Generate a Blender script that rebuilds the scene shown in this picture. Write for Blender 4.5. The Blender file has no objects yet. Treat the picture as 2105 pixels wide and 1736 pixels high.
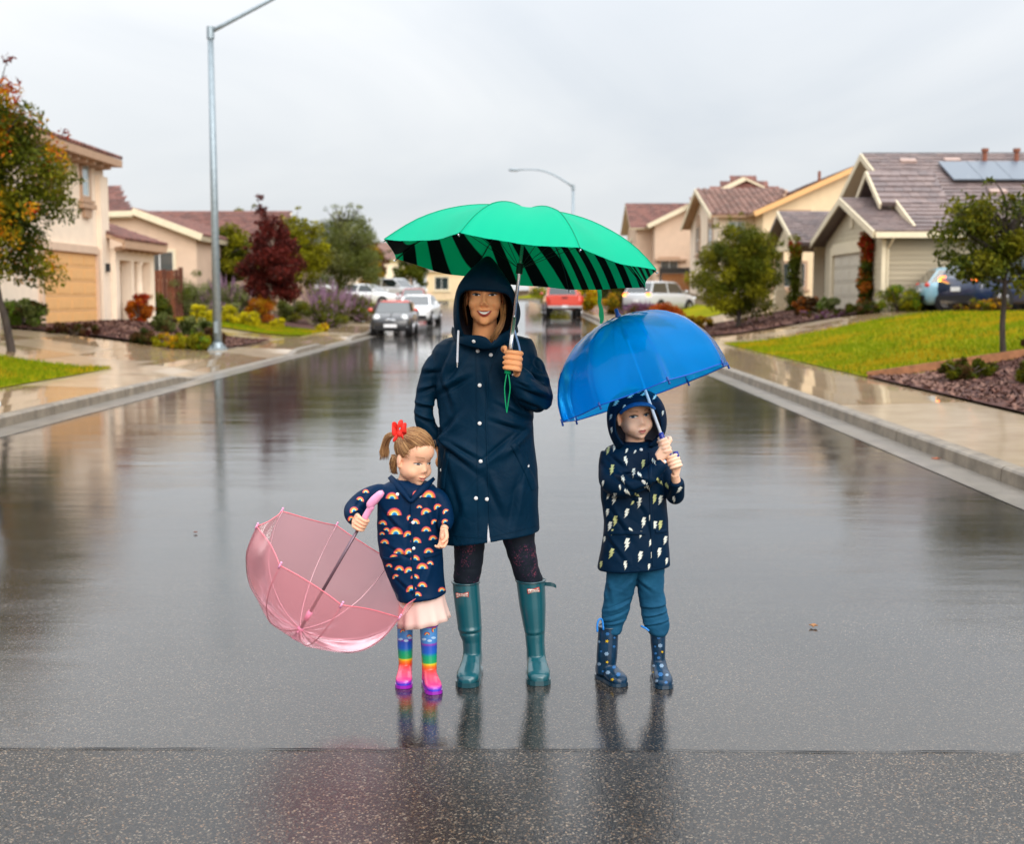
import bpy, bmesh, math, random
import numpy as np
from mathutils import Vector, Matrix, noise
from mathutils.bvhtree import BVHTree
R = math.radians
C = bpy.context.scene.collection
SC = bpy.context.scene

# ------------------------------------------------------------------ camera, sky, sun, exposure
F_PX, PITCH, YAW, EYE = 2600.0, 5.645, 0.55, 1.57
cd = bpy.data.cameras.new('camera'); cam = bpy.data.objects.new('camera', cd); C.objects.link(cam)
cd.sensor_fit = 'HORIZONTAL'; cd.sensor_width = 36.0; cd.lens = F_PX / 2105 * 36.0
cam.location = (0, 0, EYE); cam.rotation_euler = (R(90 - PITCH), 0, R(YAW))
cd.clip_start = 0.05; cd.clip_end = 3000
cd.dof.use_dof = True; cd.dof.focus_distance = 4.95; cd.dof.aperture_fstop = 3.2
SC.camera = cam
SC.view_settings.view_transform = 'Standard'; SC.view_settings.look = 'None'
SC.view_settings.exposure = 0.72; SC.view_settings.gamma = 1.0; SC.view_settings.use_curve_mapping = False
SC.cycles.use_denoising = True
SC.cycles.max_bounces = 8; SC.cycles.transparent_max_bounces = 12; SC.cycles.caustics_reflective = False; SC.cycles.caustics_refractive = False

SUN_EL, SUN_ROT = 27.0, 155.0
w = bpy.data.worlds.new('World'); SC.world = w; w.use_nodes = True
nt = w.node_tree; nt.nodes.clear()
def N(t, typ, **kw):
    n = t.nodes.new(typ)
    for k, v in kw.items():
        if k.startswith('i_'): n.inputs[k[2:].replace('_', ' ')].default_value = v
        else: setattr(n, k, v)
    return n
def L(t, a, b): t.links.new(a, b)
sky = N(nt, 'ShaderNodeTexSky', sky_type='NISHITA', sun_disc=False, sun_elevation=R(SUN_EL), sun_rotation=R(SUN_ROT), altitude=50, air_density=1.0, dust_density=3.0)
tc = N(nt, 'ShaderNodeTexCoord'); sep = N(nt, 'ShaderNodeSeparateXYZ'); L(nt, tc.outputs['Generated'], sep.inputs[0])
zc = N(nt, 'ShaderNodeMath', operation='MAXIMUM'); zc.inputs[1].default_value = 0.0; L(nt, sep.outputs['Z'], zc.inputs[0])
za = N(nt, 'ShaderNodeMath', operation='ADD'); za.inputs[1].default_value = 0.16; L(nt, zc.outputs[0], za.inputs[0])
dv = N(nt, 'ShaderNodeVectorMath', operation='DIVIDE'); cz = N(nt, 'ShaderNodeCombineXYZ')
for k in range(3): L(nt, za.outputs[0], cz.inputs[k])
L(nt, tc.outputs['Generated'], dv.inputs[0]); L(nt, cz.outputs[0], dv.inputs[1])
mp = N(nt, 'ShaderNodeMapping'); mp.inputs['Scale'].default_value = (1.5, 1.5, 3.6); mp.inputs['Rotation'].default_value = (0, R(14), 0); mp.inputs['Location'].default_value = (3.1, 1.7, 0.2); L(nt, tc.outputs['Generated'], mp.inputs[0])
nz = N(nt, 'ShaderNodeTexNoise', i_Scale=1.7, i_Detail=6.0, i_Roughness=0.5, i_Distortion=0.6); L(nt, mp.outputs[0], nz.inputs['Vector'])
rp = N(nt, 'ShaderNodeValToRGB'); L(nt, nz.outputs['Fac'], rp.inputs[0])
rp.color_ramp.elements[0].position = 0.28; rp.color_ramp.elements[0].color = (0.80, 0.845, 0.90, 1)
rp.color_ramp.elements[1].position = 0.70; rp.color_ramp.elements[1].color = (1.08, 1.085, 1.085, 1)
# overcast sky: luminance rises smoothly from the horizon to the zenith
g1 = N(nt, 'ShaderNodeMath', operation='MULTIPLY_ADD'); g1.inputs[1].default_value = 10.5; g1.inputs[2].default_value = 2.6; L(nt, zc.outputs[0], g1.inputs[0])
gr = N(nt, 'ShaderNodeMath', operation='MULTIPLY_ADD'); gr.inputs[2].default_value = 4.75; L(nt, zc.outputs[0], gr.inputs[0]); L(nt, g1.outputs[0], gr.inputs[1])
ml = N(nt, 'ShaderNodeVectorMath', operation='SCALE'); L(nt, rp.outputs[0], ml.inputs[0]); L(nt, gr.outputs[0], ml.inputs['Scale'])
mx = N(nt, 'ShaderNodeMix', data_type='RGBA'); mx.inputs['Factor'].default_value = 0.93
L(nt, sky.outputs[0], mx.inputs['A']); L(nt, ml.outputs[0], mx.inputs['B'])
bg = N(nt, 'ShaderNodeBackground'); bg.inputs['Strength'].default_value = 0.108; L(nt, mx.outputs['Result'], bg.inputs[0])
wo = N(nt, 'ShaderNodeOutputWorld'); L(nt, bg.outputs[0], wo.inputs[0])

sl = bpy.data.lights.new('sun', 'SUN'); sl.energy = 1.5; sl.angle = R(50); sl.color = (1.0, 0.96, 0.9)
so = bpy.data.objects.new('sun', sl); C.objects.link(so)
# direction the light comes from: elevation 55 deg, behind and to the left of the camera
so.rotation_euler = (R(90 - SUN_EL), 0, R(180 - SUN_ROT) + R(0))

# ------------------------------------------------------------------ helpers
CR = Matrix.Rotation(R(YAW), 3, 'Z') @ Matrix.Rotation(R(90 - PITCH), 3, 'X')
def ray(px, py): return CR @ Vector(((px - 1052.5) / F_PX, -(py - 868) / F_PX, -1.0))
def W(px, py, Y):
    d = ray(px, py); t = Y / d.y
    return Vector((d.x * t, Y, EYE + d.z * t))
def S(Y): return Y / F_PX            # metres per photo unit at distance Y
def lerp(a, b, t): return a + (b - a) * t
def sm(t): t = min(1, max(0, t)); return t * t * (3 - 2 * t)

def PX(p):
    q = CR.inverted() @ (Vector(p) - Vector((0,0,EYE))); return (1052.5 - q.x/q.z*F_PX, 868 + q.y/q.z*F_PX)
class MB:
    def __init__(s): s.v = []; s.f = []; s.m = []; s.n = 0
    def add(s, vs, fs, m=0):
        s.v.extend([tuple(p) for p in vs]); o = s.n; s.n += len(vs)
        if isinstance(m, int): s.m.extend([m] * len(fs))
        else: s.m.extend(m)
        s.f.extend([tuple(i + o for i in f) for f in fs]); return s
    def box(s, x0, x1, y0, y1, z0, z1, m=0):
        return s.add([(x0,y0,z0),(x1,y0,z0),(x1,y1,z0),(x0,y1,z0),(x0,y0,z1),(x1,y0,z1),(x1,y1,z1),(x0,y1,z1)],
                     [(0,3,2,1),(4,5,6,7),(0,1,5,4),(1,2,6,5),(2,3,7,6),(3,0,4,7)], m)
    def obox(s, c, ax, ay, az, m=0):     # centre and three half-axes
        c, ax, ay, az = map(Vector, (c, ax, ay, az))
        vs = [c + i*ax + j*ay + k*az for k in (-1,1) for (i,j) in ((-1,-1),(1,-1),(1,1),(-1,1))]
        return s.add(vs, [(0,3,2,1),(4,5,6,7),(0,1,5,4),(1,2,6,5),(2,3,7,6),(3,0,4,7)], m)
    def bar(s, a, b, w, h, up=(0,0,1), m=0):
        a, b = Vector(a), Vector(b); d = b - a; u = Vector(up); sd = d.cross(u)
        if sd.length < 1e-6: sd = d.cross(Vector((1,0,0)))
        sd.normalize(); u = sd.cross(d).normalized()
        return s.obox((a+b)/2, d/2, sd*w/2, u*h/2, m)
    def loft(s, rings, m=0, cap=True, closed=True):
        n = len(rings[0]); vs = [p for r in rings for p in r]; fs = []
        for i in range(len(rings)-1):
            for j in range(n if closed else n-1):
                k = (j+1) % n
                fs.append((i*n+j, i*n+k, (i+1)*n+k, (i+1)*n+j))
        if cap and closed: fs.append(tuple(range(n-1,-1,-1))); fs.append(tuple((len(rings)-1)*n + j for j in range(n)))
        return s.add(vs, fs, m)
    def tube(s, pts, rad, n=10, m=0, sub=0, cap=True, flat=None):
        pts = [Vector(p) for p in pts]
        if not hasattr(rad, '__len__'): rad = [rad] * len(pts)
        if sub: pts, rad = spline(pts, rad, sub)
        rings = []; prev = None
        for i, p in enumerate(pts):
            d = (pts[min(i+1, len(pts)-1)] - pts[max(i-1, 0)])
            if d.length < 1e-9: d = Vector((0,0,1))
            d.normalize()
            if prev is None:
                a = d.cross(Vector((0,1,0)));
                if a.length < 0.1: a = d.cross(Vector((1,0,0)))
            else: a = prev - d * prev.dot(d)
            a.normalize(); prev = a; b = d.cross(a)
            r = rad[i]; ra, rb = (r, r) if not hasattr(r, '__len__') else r
            rings.append([p + a*math.cos(2*math.pi*k/n)*ra + b*math.sin(2*math.pi*k/n)*rb for k in range(n)])
        return s.loft(rings, m, cap)
    def ell(s, c, r, nu=16, nv=10, rot=None, m=0):
        c = Vector(c); rings = []
        if not hasattr(r, '__len__'): r = (r, r, r)
        M = rot if rot is not None else Matrix.Identity(3)
        for i in range(1, nv):
            t = math.pi*i/nv
            rings.append([c + M @ Vector((r[0]*math.sin(t)*math.cos(2*math.pi*k/nu), r[1]*math.sin(t)*math.sin(2*math.pi*k/nu), -r[2]*math.cos(t))) for k in range(nu)])
        n0 = s.n; s.loft(rings, m, False)
        s.v.append(tuple(c + M @ Vector((0,0,-r[2])))); s.v.append(tuple(c + M @ Vector((0,0,r[2])))); s.n += 2
        a, b = s.n-2, s.n-1; q = n0 + (nv-2)*nu
        for k in range(nu):
            s.f.append((a, n0+(k+1)%nu, n0+k)); s.f.append((b, q+k, q+(k+1)%nu)); s.m += [m, m]
        return s
    def prism(s, poly, axis, a, b, m=0):  # polygon in the two other axes, extruded from a to b along axis
        def p3(u, v, t): return {'x': (t,u,v), 'y': (u,t,v), 'z': (u,v,t)}[axis]
        n = len(poly); vs = [p3(u,v,a) for u,v in poly] + [p3(u,v,b) for u,v in poly]
        fs = [tuple(range(n-1,-1,-1)), tuple(range(n,2*n))] + [(i,(i+1)%n,n+(i+1)%n,n+i) for i in range(n)]
        return s.add(vs, fs, m)
    def mesh(s, name, mats, smooth=False, org=(0,0,0)):
        me = bpy.data.meshes.new(name); o = Vector(org)
        v = np.array(s.v, dtype=float).reshape(-1,3) - np.array(o)
        me.from_pydata(v.tolist(), [], s.f)
        for m in mats: me.materials.append(m)
        if len(mats) > 1: me.polygons.foreach_set('material_index', s.m)
        bm = bmesh.new(); bm.from_mesh(me); bmesh.ops.recalc_face_normals(bm, faces=bm.faces); bm.to_mesh(me); bm.free()
        if smooth: me.polygons.foreach_set('use_smooth', [True]*len(me.polygons))
        me.update(); return me
    def build(s, name, mats, parent=None, smooth=False):
        if not isinstance(mats, (list, tuple)): mats = [mats]
        o = bpy.data.objects.new(name, s.mesh(name, mats, smooth, ORG.get(parent.name, (0,0,0)) if parent else (0,0,0)))
        return link(o, parent)
def spline(pts, rad, sub):
    out, ro = [], []
    tup = hasattr(rad[0], '__len__'); rr = [Vector((*r, 0)) if tup else r for r in rad]
    for i in range(len(pts)-1):
        p0, p1, p2, p3 = pts[max(i-1,0)], pts[i], pts[i+1], pts[min(i+2,len(pts)-1)]
        for k in range(sub):
            t = k/sub
            out.append(0.5*((2*p1)+(p2-p0)*t+(2*p0-5*p1+4*p2-p3)*t*t+(3*p1-p0-3*p2+p3)*t**3))
            q = lerp(rr[i], rr[i+1], sm(t)); ro.append((q.x, q.y) if tup else q)
    out.append(pts[-1]); ro.append(rad[-1]); return out, ro
ORG = {}
def link(o, parent=None):
    C.objects.link(o)
    if parent: o.parent = parent; ORG[o.name] = ORG.get(parent.name, (0,0,0))
    return o
def tag(o, label=None, cat=None, group=None, kind=None):
    if label: o['label'] = label
    if cat: o['category'] = cat
    if group: o['group'] = group
    if kind: o['kind'] = kind
    return o
def thing(name, label, cat, loc=(0,0,0), group=None, rz=0, local=False):
    o = bpy.data.objects.new(name, None); C.objects.link(o); o.empty_display_size = 0.2
    o.location = loc; o.rotation_euler = (0,0,rz); tag(o, label, cat, group)
    ORG[o.name] = (0,0,0) if local else tuple(loc)
    return o
def dup_part(o, parent, name=None):
    c = o.copy(); C.objects.link(c); c.parent = parent; ORG[c.name] = ORG.get(parent.name, (0,0,0)); return c
def dup_tree(o, parent):
    c = dup_part(o, parent)
    for ch in list(o.children): dup_tree(ch, c)
    return c
def mesh_np(name, V, Fq, mats, mi=None, smooth=False, org=(0,0,0)):
    me = bpy.data.meshes.new(name); V = np.asarray(V, dtype=np.float32) - np.asarray(org, dtype=np.float32)
    k = Fq.shape[1]; nf = len(Fq)
    me.vertices.add(len(V)); me.vertices.foreach_set('co', V.ravel())
    me.loops.add(nf*k); me.loops.foreach_set('vertex_index', Fq.ravel().astype(np.int32))
    me.polygons.add(nf); me.polygons.foreach_set('loop_start', np.arange(0, nf*k, k, dtype=np.int32))
    for m in mats: me.materials.append(m)
    if mi is not None: me.polygons.foreach_set('material_index', np.asarray(mi, dtype=np.int32))
    if smooth: me.polygons.foreach_set('use_smooth', np.ones(nf, dtype=bool))
    me.update(calc_edges=True); me.validate(); return me

# ------------------------------------------------------------------ materials
def mat(name, col, rough=0.6, spec=0.25, metal=0.0, var=0.0, vscale=8.0, bump=0.0, bscale=60.0, coat=0.0, coat_r=0.1, col2=None, transl=0.0, sheen=0.0, detail=4.0, stretch=(1,1,1)):
    m = bpy.data.materials.new(name); m.use_nodes = True; t = m.node_tree; b = t.nodes['Principled BSDF']
    b.inputs['Base Color'].default_value = (*col, 1); b.inputs['Roughness'].default_value = rough
    b.inputs['Specular IOR Level'].default_value = spec; b.inputs['Metallic'].default_value = metal
    b.inputs['Coat Weight'].default_value = coat; b.inputs['Coat Roughness'].default_value = coat_r
    b.inputs['Sheen Weight'].default_value = sheen
    if var or col2 or bump:
        tc = N(t, 'ShaderNodeTexCoord'); mp = N(t, 'ShaderNodeMapping'); mp.inputs['Scale'].default_value = stretch; L(t, tc.outputs['Object'], mp.inputs[0])
    if var or col2:
        nz = N(t, 'ShaderNodeTexNoise', i_Scale=vscale, i_Detail=detail, i_Roughness=0.6); L(t, mp.outputs[0], nz.inputs['Vector'])
        rp = N(t, 'ShaderNodeValToRGB'); L(t, nz.outputs['Fac'], rp.inputs[0])
        c2 = col2 if col2 else tuple(min(1, c*(1+var)) for c in col); c1 = col if col2 else tuple(c*(1-var) for c in col)
        rp.color_ramp.elements[0].position = 0.32; rp.color_ramp.elements[0].color = (*c1, 1)
        rp.color_ramp.elements[1].position = 0.68; rp.color_ramp.elements[1].color = (*c2, 1)
        L(t, rp.outputs[0], b.inputs['Base Color'])
    if bump:
        n2 = N(t, 'ShaderNodeTexNoise', i_Scale=bscale, i_Detail=5.0, i_Roughness=0.6); L(t, mp.outputs[0], n2.inputs['Vector'])
        bp = N(t, 'ShaderNodeBump', i_Strength=1.0, i_Distance=bump); L(t, n2.outputs['Fac'], bp.inputs['Height']); L(t, bp.outputs[0], b.inputs['Normal'])
    if transl:
        tr = N(t, 'ShaderNodeBsdfTranslucent'); tr.inputs[0].default_value = (*col, 1)
        if var or col2: L(t, rp.outputs[0], tr.inputs[0])
        mx = N(t, 'ShaderNodeMixShader'); mx.inputs[0].default_value = transl
        L(t, b.outputs[0], mx.inputs[1]); L(t, tr.outputs[0], mx.inputs[2]); L(t, mx.outputs[0], t.nodes['Material Output'].inputs[0])
    return m
def rgb(r, g, b):   # display value -> linear
    f = lambda c: (c/255/12.92) if c/255 <= 0.04045 else ((c/255+0.055)/1.055)**2.4
    return (f(r), f(g), f(b))
# ------------------------------------------------------------------ terrain profile
KL, KR = -6.28, 4.05                     # kerb faces left and right of the camera
def road_z(y):
    t = min(max(0.0, y-50.0), 45.0)
    return 0.03*t*t/12 if t < 6 else 0.03*(t-3)
def shift(y):
    t = max(0.0, y-50.0)
    return -0.0016*t*t if t < 90 else -0.0016*8100 - 0.288*(t-90)
def lot(x, y):                           # height above the road at distance from the kerb
    xs = x - shift(y)
    if xs <= KL:
        d = KL - xs
        return 0.14 + 0.012*min(d,1.75) + 0.62*sm(max(0, d-1.75)/5.2)
    if xs >= KR:
        d = xs - KR
        return 0.14 + 0.012*min(d,1.85) + 0.93*sm(max(0, d-1.85)/6.6)
    return 0.0
def H(x, y): return road_z(y) + lot(x, y)

# -- materials of the ground
def mat_road():
    m = bpy.data.materials.new('wet_asphalt'); m.use_nodes = True; t = m.node_tree; b = t.nodes['Principled BSDF']
    tc = N(t, 'ShaderNodeTexCoord'); P = tc.outputs['Object']
    sp = N(t, 'ShaderNodeSeparateXYZ'); L(t, P, sp.inputs[0])
    # two pavings meet at the seam: coarse chip seal near the camera, finer asphalt beyond
    nw = N(t, 'ShaderNodeTexNoise', i_Scale=1.3, i_Detail=3.0); L(t, P, nw.inputs['Vector'])
    ad = N(t, 'ShaderNodeMath', operation='MULTIPLY_ADD'); ad.inputs[1].default_value = 0.10; L(t, nw.outputs['Fac'], ad.inputs[0]); L(t, sp.outputs['Y'], ad.inputs[2])
    near = N(t, 'ShaderNodeMapRange'); near.inputs['From Min'].default_value = 4.30; near.inputs['From Max'].default_value = 4.34; near.inputs['To Min'].default_value = 1; near.inputs['To Max'].default_value = 0
    L(t, ad.outputs[0], near.inputs['Value'])
    # stones
    v1 = N(t, 'ShaderNodeTexVoronoi', i_Scale=185.0); L(t, P, v1.inputs['Vector'])
    v2 = N(t, 'ShaderNodeTexVoronoi', i_Scale=210.0); L(t, P, v2.inputs['Vector'])
    def cell_ramp(v, stops):
        s3 = N(t, 'ShaderNodeSeparateColor'); L(t, v.outputs['Color'], s3.inputs[0])
        r = N(t, 'ShaderNodeValToRGB'); e = r.color_ramp.elements
        e[0].position, e[0].color = stops[0][0], (*stops[0][1],1); e[1].position, e[1].color = stops[1][0], (*stops[1][1],1)
        for p, c in stops[2:]:
            q = e.new(p); q.color = (*c,1)
        L(t, s3.outputs[0], r.inputs[0]); return r, s3
    r1, s1 = cell_ramp(v1, [(0.0,(0.014,0.0135,0.0135)),(0.52,(0.018,0.017,0.016)),(0.75,(0.07,0.058,0.048)),(0.90,(0.28,0.21,0.145)),(1.0,(0.85,0.68,0.50))])
    r2, s2 = cell_ramp(v2, [(0.0,(0.020,0.020,0.021)),(0.65,(0.032,0.032,0.032)),(0.86,(0.10,0.09,0.08)),(1.0,(0.50,0.43,0.34))])
    nrc = N(t, 'ShaderNodeMapRange'); nrc.inputs['To Min'].default_value = 0.45; L(t, near.outputs[0], nrc.inputs['Value']); mc = N(t, 'ShaderNodeMix', data_type='RGBA'); L(t, nrc.outputs[0], mc.inputs['Factor']); L(t, r2.outputs[0], mc.inputs['A']); L(t, r1.outputs[0], mc.inputs['B'])
    # old dark stains and paler worn lanes
    ns = N(t, 'ShaderNodeTexNoise', i_Scale=0.55, i_Detail=4.0); L(t, P, ns.inputs['Vector'])
    rs = N(t, 'ShaderNodeMapRange'); rs.inputs['From Min'].default_value = 0.3; rs.inputs['From Max'].default_value = 0.7; rs.inputs['To Min'].default_value = 0.22; rs.inputs['To Max'].default_value = 0.48; L(t, ns.outputs['Fac'], rs.inputs['Value'])
    hue = N(t, 'ShaderNodeValToRGB'); L(t, s1.outputs[1], hue.inputs[0]); he = hue.color_ramp.elements; he[0].color = (1.0,0.66,0.42,1); he[1].color = (0.95,1.0,1.05,1); hq = he.new(0.35); hq.color = (1,0.93,0.84,1)
    hm_ = N(t, 'ShaderNodeVectorMath', operation='MULTIPLY'); L(t, mc.outputs['Result'], hm_.inputs[0]); L(t, hue.outputs[0], hm_.inputs[1])
    sc = N(t, 'ShaderNodeVectorMath', operation='SCALE'); L(t, hm_.outputs[0], sc.inputs[0]); L(t, rs.outputs[0], sc.inputs['Scale'])
    L(t, sc.outputs[0], b.inputs['Base Color'])
    b.inputs['Roughness'].default_value = 0.6; b.inputs['Specular IOR Level'].default_value = 0.1
    # stone relief under the film of water
    hm = N(t, 'ShaderNodeMix', data_type='FLOAT'); L(t, nrc.outputs[0], hm.inputs['Factor']); L(t, v2.outputs['Distance'], hm.inputs['A']); L(t, v1.outputs['Distance'], hm.inputs['B'])
    bp = N(t, 'ShaderNodeBump', i_Strength=1.0, i_Distance=0.004); bp.invert = True; L(t, hm.outputs['Result'], bp.inputs['Height']); L(t, bp.outputs[0], b.inputs['Normal'])
    # the film itself: stones just poke through it, shallow waves and undulation of the paving
    m1 = N(t, 'ShaderNodeMapping'); m1.inputs['Scale'].default_value = (0.7, 2.4, 1); L(t, P, m1.inputs[0])
    fm = N(t, 'ShaderNodeTexNoise', i_Scale=0.9, i_Detail=5.0, i_Roughness=0.62); m3 = N(t, 'ShaderNodeMapping'); m3.inputs['Scale'].default_value = (0.45,1.3,1); m3.inputs['Location'].default_value = (4,2,0); L(t, P, m3.inputs[0]); L(t, m3.outputs[0], fm.inputs['Vector'])
    fk = N(t, 'ShaderNodeMapRange'); fk.inputs['From Min'].default_value = 0.40; fk.inputs['From Max'].default_value = 0.66; fk.inputs['To Min'].default_value = 0.06; fk.inputs['To Max'].default_value = 1.0; L(t, fm.outputs['Fac'], fk.inputs['Value'])
    na = N(t, 'ShaderNodeTexNoise', i_Scale=1.0, i_Detail=3.0, i_Roughness=0.55); L(t, m1.outputs[0], na.inputs['Vector'])
    nb = N(t, 'ShaderNodeTexNoise', i_Scale=38.0, i_Detail=3.0, i_Roughness=0.6); L(t, P, nb.inputs['Vector'])
    b1 = N(t, 'ShaderNodeBump', i_Strength=1.0, i_Distance=0.0028); L(t, na.outputs['Fac'], b1.inputs['Height'])
    b2 = N(t, 'ShaderNodeBump', i_Strength=1.0); q2 = N(t, 'ShaderNodeMath', operation='MULTIPLY'); q2.inputs[1].default_value = 0.00045; L(t, fk.outputs[0], q2.inputs[0]); L(t, q2.outputs[0], b2.inputs['Distance']); L(t, nb.outputs['Fac'], b2.inputs['Height']); L(t, b1.outputs[0], b2.inputs['Normal'])
    nd = N(t, 'ShaderNodeMix', data_type='FLOAT'); q3 = N(t, 'ShaderNodeMath', operation='MULTIPLY'); ny = N(t, 'ShaderNodeMapRange'); ny.inputs['From Min'].default_value = 5.0; ny.inputs['From Max'].default_value = 12.0; ny.inputs['To Min'].default_value = 0.00042; ny.inputs['To Max'].default_value = 0.00014; L(t, sp.outputs['Y'], ny.inputs['Value']); L(t, ny.outputs[0], q3.inputs[1]); fm2 = N(t, 'ShaderNodeMath', operation='MULTIPLY_ADD'); fm2.inputs[1].default_value = 0.6; fm2.inputs[2].default_value = 0.4; L(t, fk.outputs[0], fm2.inputs[0]); L(t, fm2.outputs[0], q3.inputs[0]); L(t, q3.outputs[0], nd.inputs['A']); nd.inputs['B'].default_value = 0.0007; L(t, near.outputs[0], nd.inputs['Factor'])
    b3 = N(t, 'ShaderNodeBump', i_Strength=1.0); b3.invert = True; L(t, nd.outputs['Result'], b3.inputs['Distance']); L(t, hm.outputs['Result'], b3.inputs['Height']); L(t, b2.outputs[0], b3.inputs['Normal'])
    L(t, b3.outputs[0], b.inputs['Coat Normal'])
    cw = N(t, 'ShaderNodeMapRange'); cw.inputs['To Min'].default_value = 1.0; cw.inputs['To Max'].default_value = 0.78; L(t, near.outputs[0], cw.inputs['Value']); L(t, cw.outputs[0], b.inputs['Coat Weight']); b.inputs['Coat IOR'].default_value = 1.66
    nr = N(t, 'ShaderNodeTexNoise', i_Scale=0.8, i_Detail=5.0, i_Roughness=0.6); m2 = N(t, 'ShaderNodeMapping'); m2.inputs['Scale'].default_value = (0.6,1.6,1); L(t, P, m2.inputs[0]); L(t, m2.outputs[0], nr.inputs['Vector'])
    rr = N(t, 'ShaderNodeMapRange'); rr.inputs['From Min'].default_value = 0.35; rr.inputs['From Max'].default_value = 0.68; rr.inputs['To Min'].default_value = 0.02; rr.inputs['To Max'].default_value = 0.10; L(t, nr.outputs['Fac'], rr.inputs['Value'])
    L(t, rr.outputs[0], b.inputs['Coat Roughness'])
    return m
M_road = mat_road()
M_conc = mat('wet_concrete', (0.235,0.140,0.058), rough=0.5, spec=0.3, col2=(0.36,0.235,0.112), vscale=1.6, bump=0.0006, bscale=60, coat=0.9, coat_r=0.05, detail=8)
M_conc2 = mat('wet_concrete_pale', (0.32,0.225,0.13), rough=0.5, spec=0.3, col2=(0.43,0.33,0.215), vscale=2.1, bump=0.0008, bscale=90, coat=0.75, coat_r=0.13, detail=8)
M_kerb = mat('kerb_concrete', (0.13,0.108,0.084), rough=0.6, col2=(0.28,0.235,0.18), vscale=3.5, bump=0.002, bscale=50, coat=0.35, coat_r=0.25, detail=8)
M_kerbd = mat('kerb_concrete_dark', (0.13,0.12,0.11), rough=0.6, col2=(0.24,0.22,0.2), vscale=4, bump=0.002, bscale=50, coat=0.3, coat_r=0.25, detail=8)
M_gut = mat('gutter_concrete', (0.14,0.125,0.105), rough=0.5, col2=(0.25,0.22,0.185), vscale=2.2, bump=0.0015, bscale=60, coat=0.8, coat_r=0.16, detail=8)
M_soil = mat('soil', (0.09,0.06,0.04), rough=0.95, col2=(0.16,0.12,0.06), vscale=1.5, bump=0.02, bscale=20)
M_mulch = mat('bark_mulch', (0.055,0.026,0.022), rough=0.9, col2=(0.13,0.06,0.048), vscale=14, bump=0.02, bscale=35)
M_chip = [mat('bark_chip', c, rough=0.8) for c in ((0.10,0.045,0.035),(0.16,0.075,0.055),(0.06,0.03,0.028),(0.22,0.12,0.09))]
M_lawn = mat('lawn', (0.13,0.16,0.004), rough=0.9, spec=0.03, col2=(0.29,0.255,0.006), vscale=0.9, bump=0.02, bscale=30, detail=7)
M_blade = [mat('grass_blade', c, rough=0.7, spec=0.05, transl=0.35) for c in ((0.18,0.24,0.005),(0.32,0.31,0.008),(0.10,0.16,0.005),(0.40,0.28,0.010))]

# -- base ground, one sheet to the horizon
xl = [-900,-400,-200,-120,-80,-60,-45,-36,-30,-26,-23,-20,-18,-16.5,-15,-14,-13.2,-12.4,-11.6,-10.8,-10,-9.2,-8.4,-8.02,-7.98,-7.2,-6.40,-6.36]
xr = [4.13,4.17,5.0,5.86,5.9,6.6,7.3,8,8.7,9.4,10.1,10.8,11.5,12.1,12.8,14,16,18,21,24,28,34,42,55,80,120,200,400,900]
yl = [-60,-30,-10,-4] + [0+2*i for i in range(62)] + [130,145,160,200,260,350,500,800,1400]
mb = MB(); rings = []
for y in yl:
    r = []
    for x in xl + xr:
        k = 1.0 if abs(x) < 40 else max(0, 1-(abs(x)-40)/200)
        xx = x + shift(min(y, 200)) * k
        inside = -8.0 < x < 5.88
        r.append((xx, y, (road_z(y) - 0.10) if inside else H(xx, y) - 0.035))
    rings.append(r)
mb.loft(rings, cap=False, closed=False)
g = mb.build('ground', M_soil, smooth=True); tag(g, kind='structure')

def strip(name, a, b, m, off=0.0, nu=6, nv=24, kind='structure', parent=None, zf=H, bumpy=0.0, seed=0):
    """sheet between two polylines a and b (x,y pairs of equal parameter), draped on the terrain"""
    def at(pl, t):
        t *= len(pl)-1; i = min(int(t), len(pl)-2); return tuple(lerp(p,q,t-i) for p,q in zip(pl[i],pl[i+1]))
    rng = random.Random(seed); rings = []
    for j in range(nv+1):
        A, B = at(a, j/nv), at(b, j/nv)
        row = []
        for i in range(nu+1):
            x, y = lerp(A[0],B[0],i/nu), lerp(A[1],B[1],i/nu)
            e = bumpy*noise.noise(Vector((x*2.1, y*2.1, seed)))*(min(1, 4*min(i/nu,1-i/nu,j/nv,1-j/nv)))
            row.append((x, y, zf(x,y)+off+e))
        rings.append(row)
    m_ = MB().loft(rings, cap=False, closed=False)
    o = m_.build(name, m, parent, smooth=True)
    if kind: tag(o, kind=kind)
    return o
def along(x, y0, y1, n=30): return [(x + shift(lerp(y0,y1,i/n)), lerp(y0,y1,i/n)) for i in range(n+1)]
RZ = lambda x, y: road_z(y)
strip('road', along(KL-0.02,-8,150,80), along(KR+0.02,-8,150,80), M_road, 0.0, 10, 160, zf=RZ)
strip('gutter', along(KL-0.02,-2,120,60), along(KL+0.42,-2,120,60), M_gut, 0.005, 2, 122, zf=RZ)
strip('gutter', along(KR-0.36,-2,120,60), along(KR+0.02,-2,120,60), M_gut, 0.005, 2, 122, zf=RZ)
# the seam across the road between the two pavings
mb = MB(); ra = []; rng = random.Random(3)
for i in range(421):
    x = -6 + i*0.0235
    y = 4.262 + 0.016*noise.noise(Vector((x*1.4,0,0))) + 0.009*noise.noise(Vector((x*9,3,0)))
    wd = max(0.0008, 0.0025 + 0.005*noise.noise(Vector((x*4.5,7,0))))
    ra.append([(x,y-wd,0.0035),(x,y+wd,0.0035)])
mb.loft(ra, cap=False, closed=False)
M_seam = mat('crack_filler', (0.012,0.012,0.012), rough=0.7, spec=0.2)
tag(mb.build('road_seam', M_seam), kind='structure')

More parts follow.
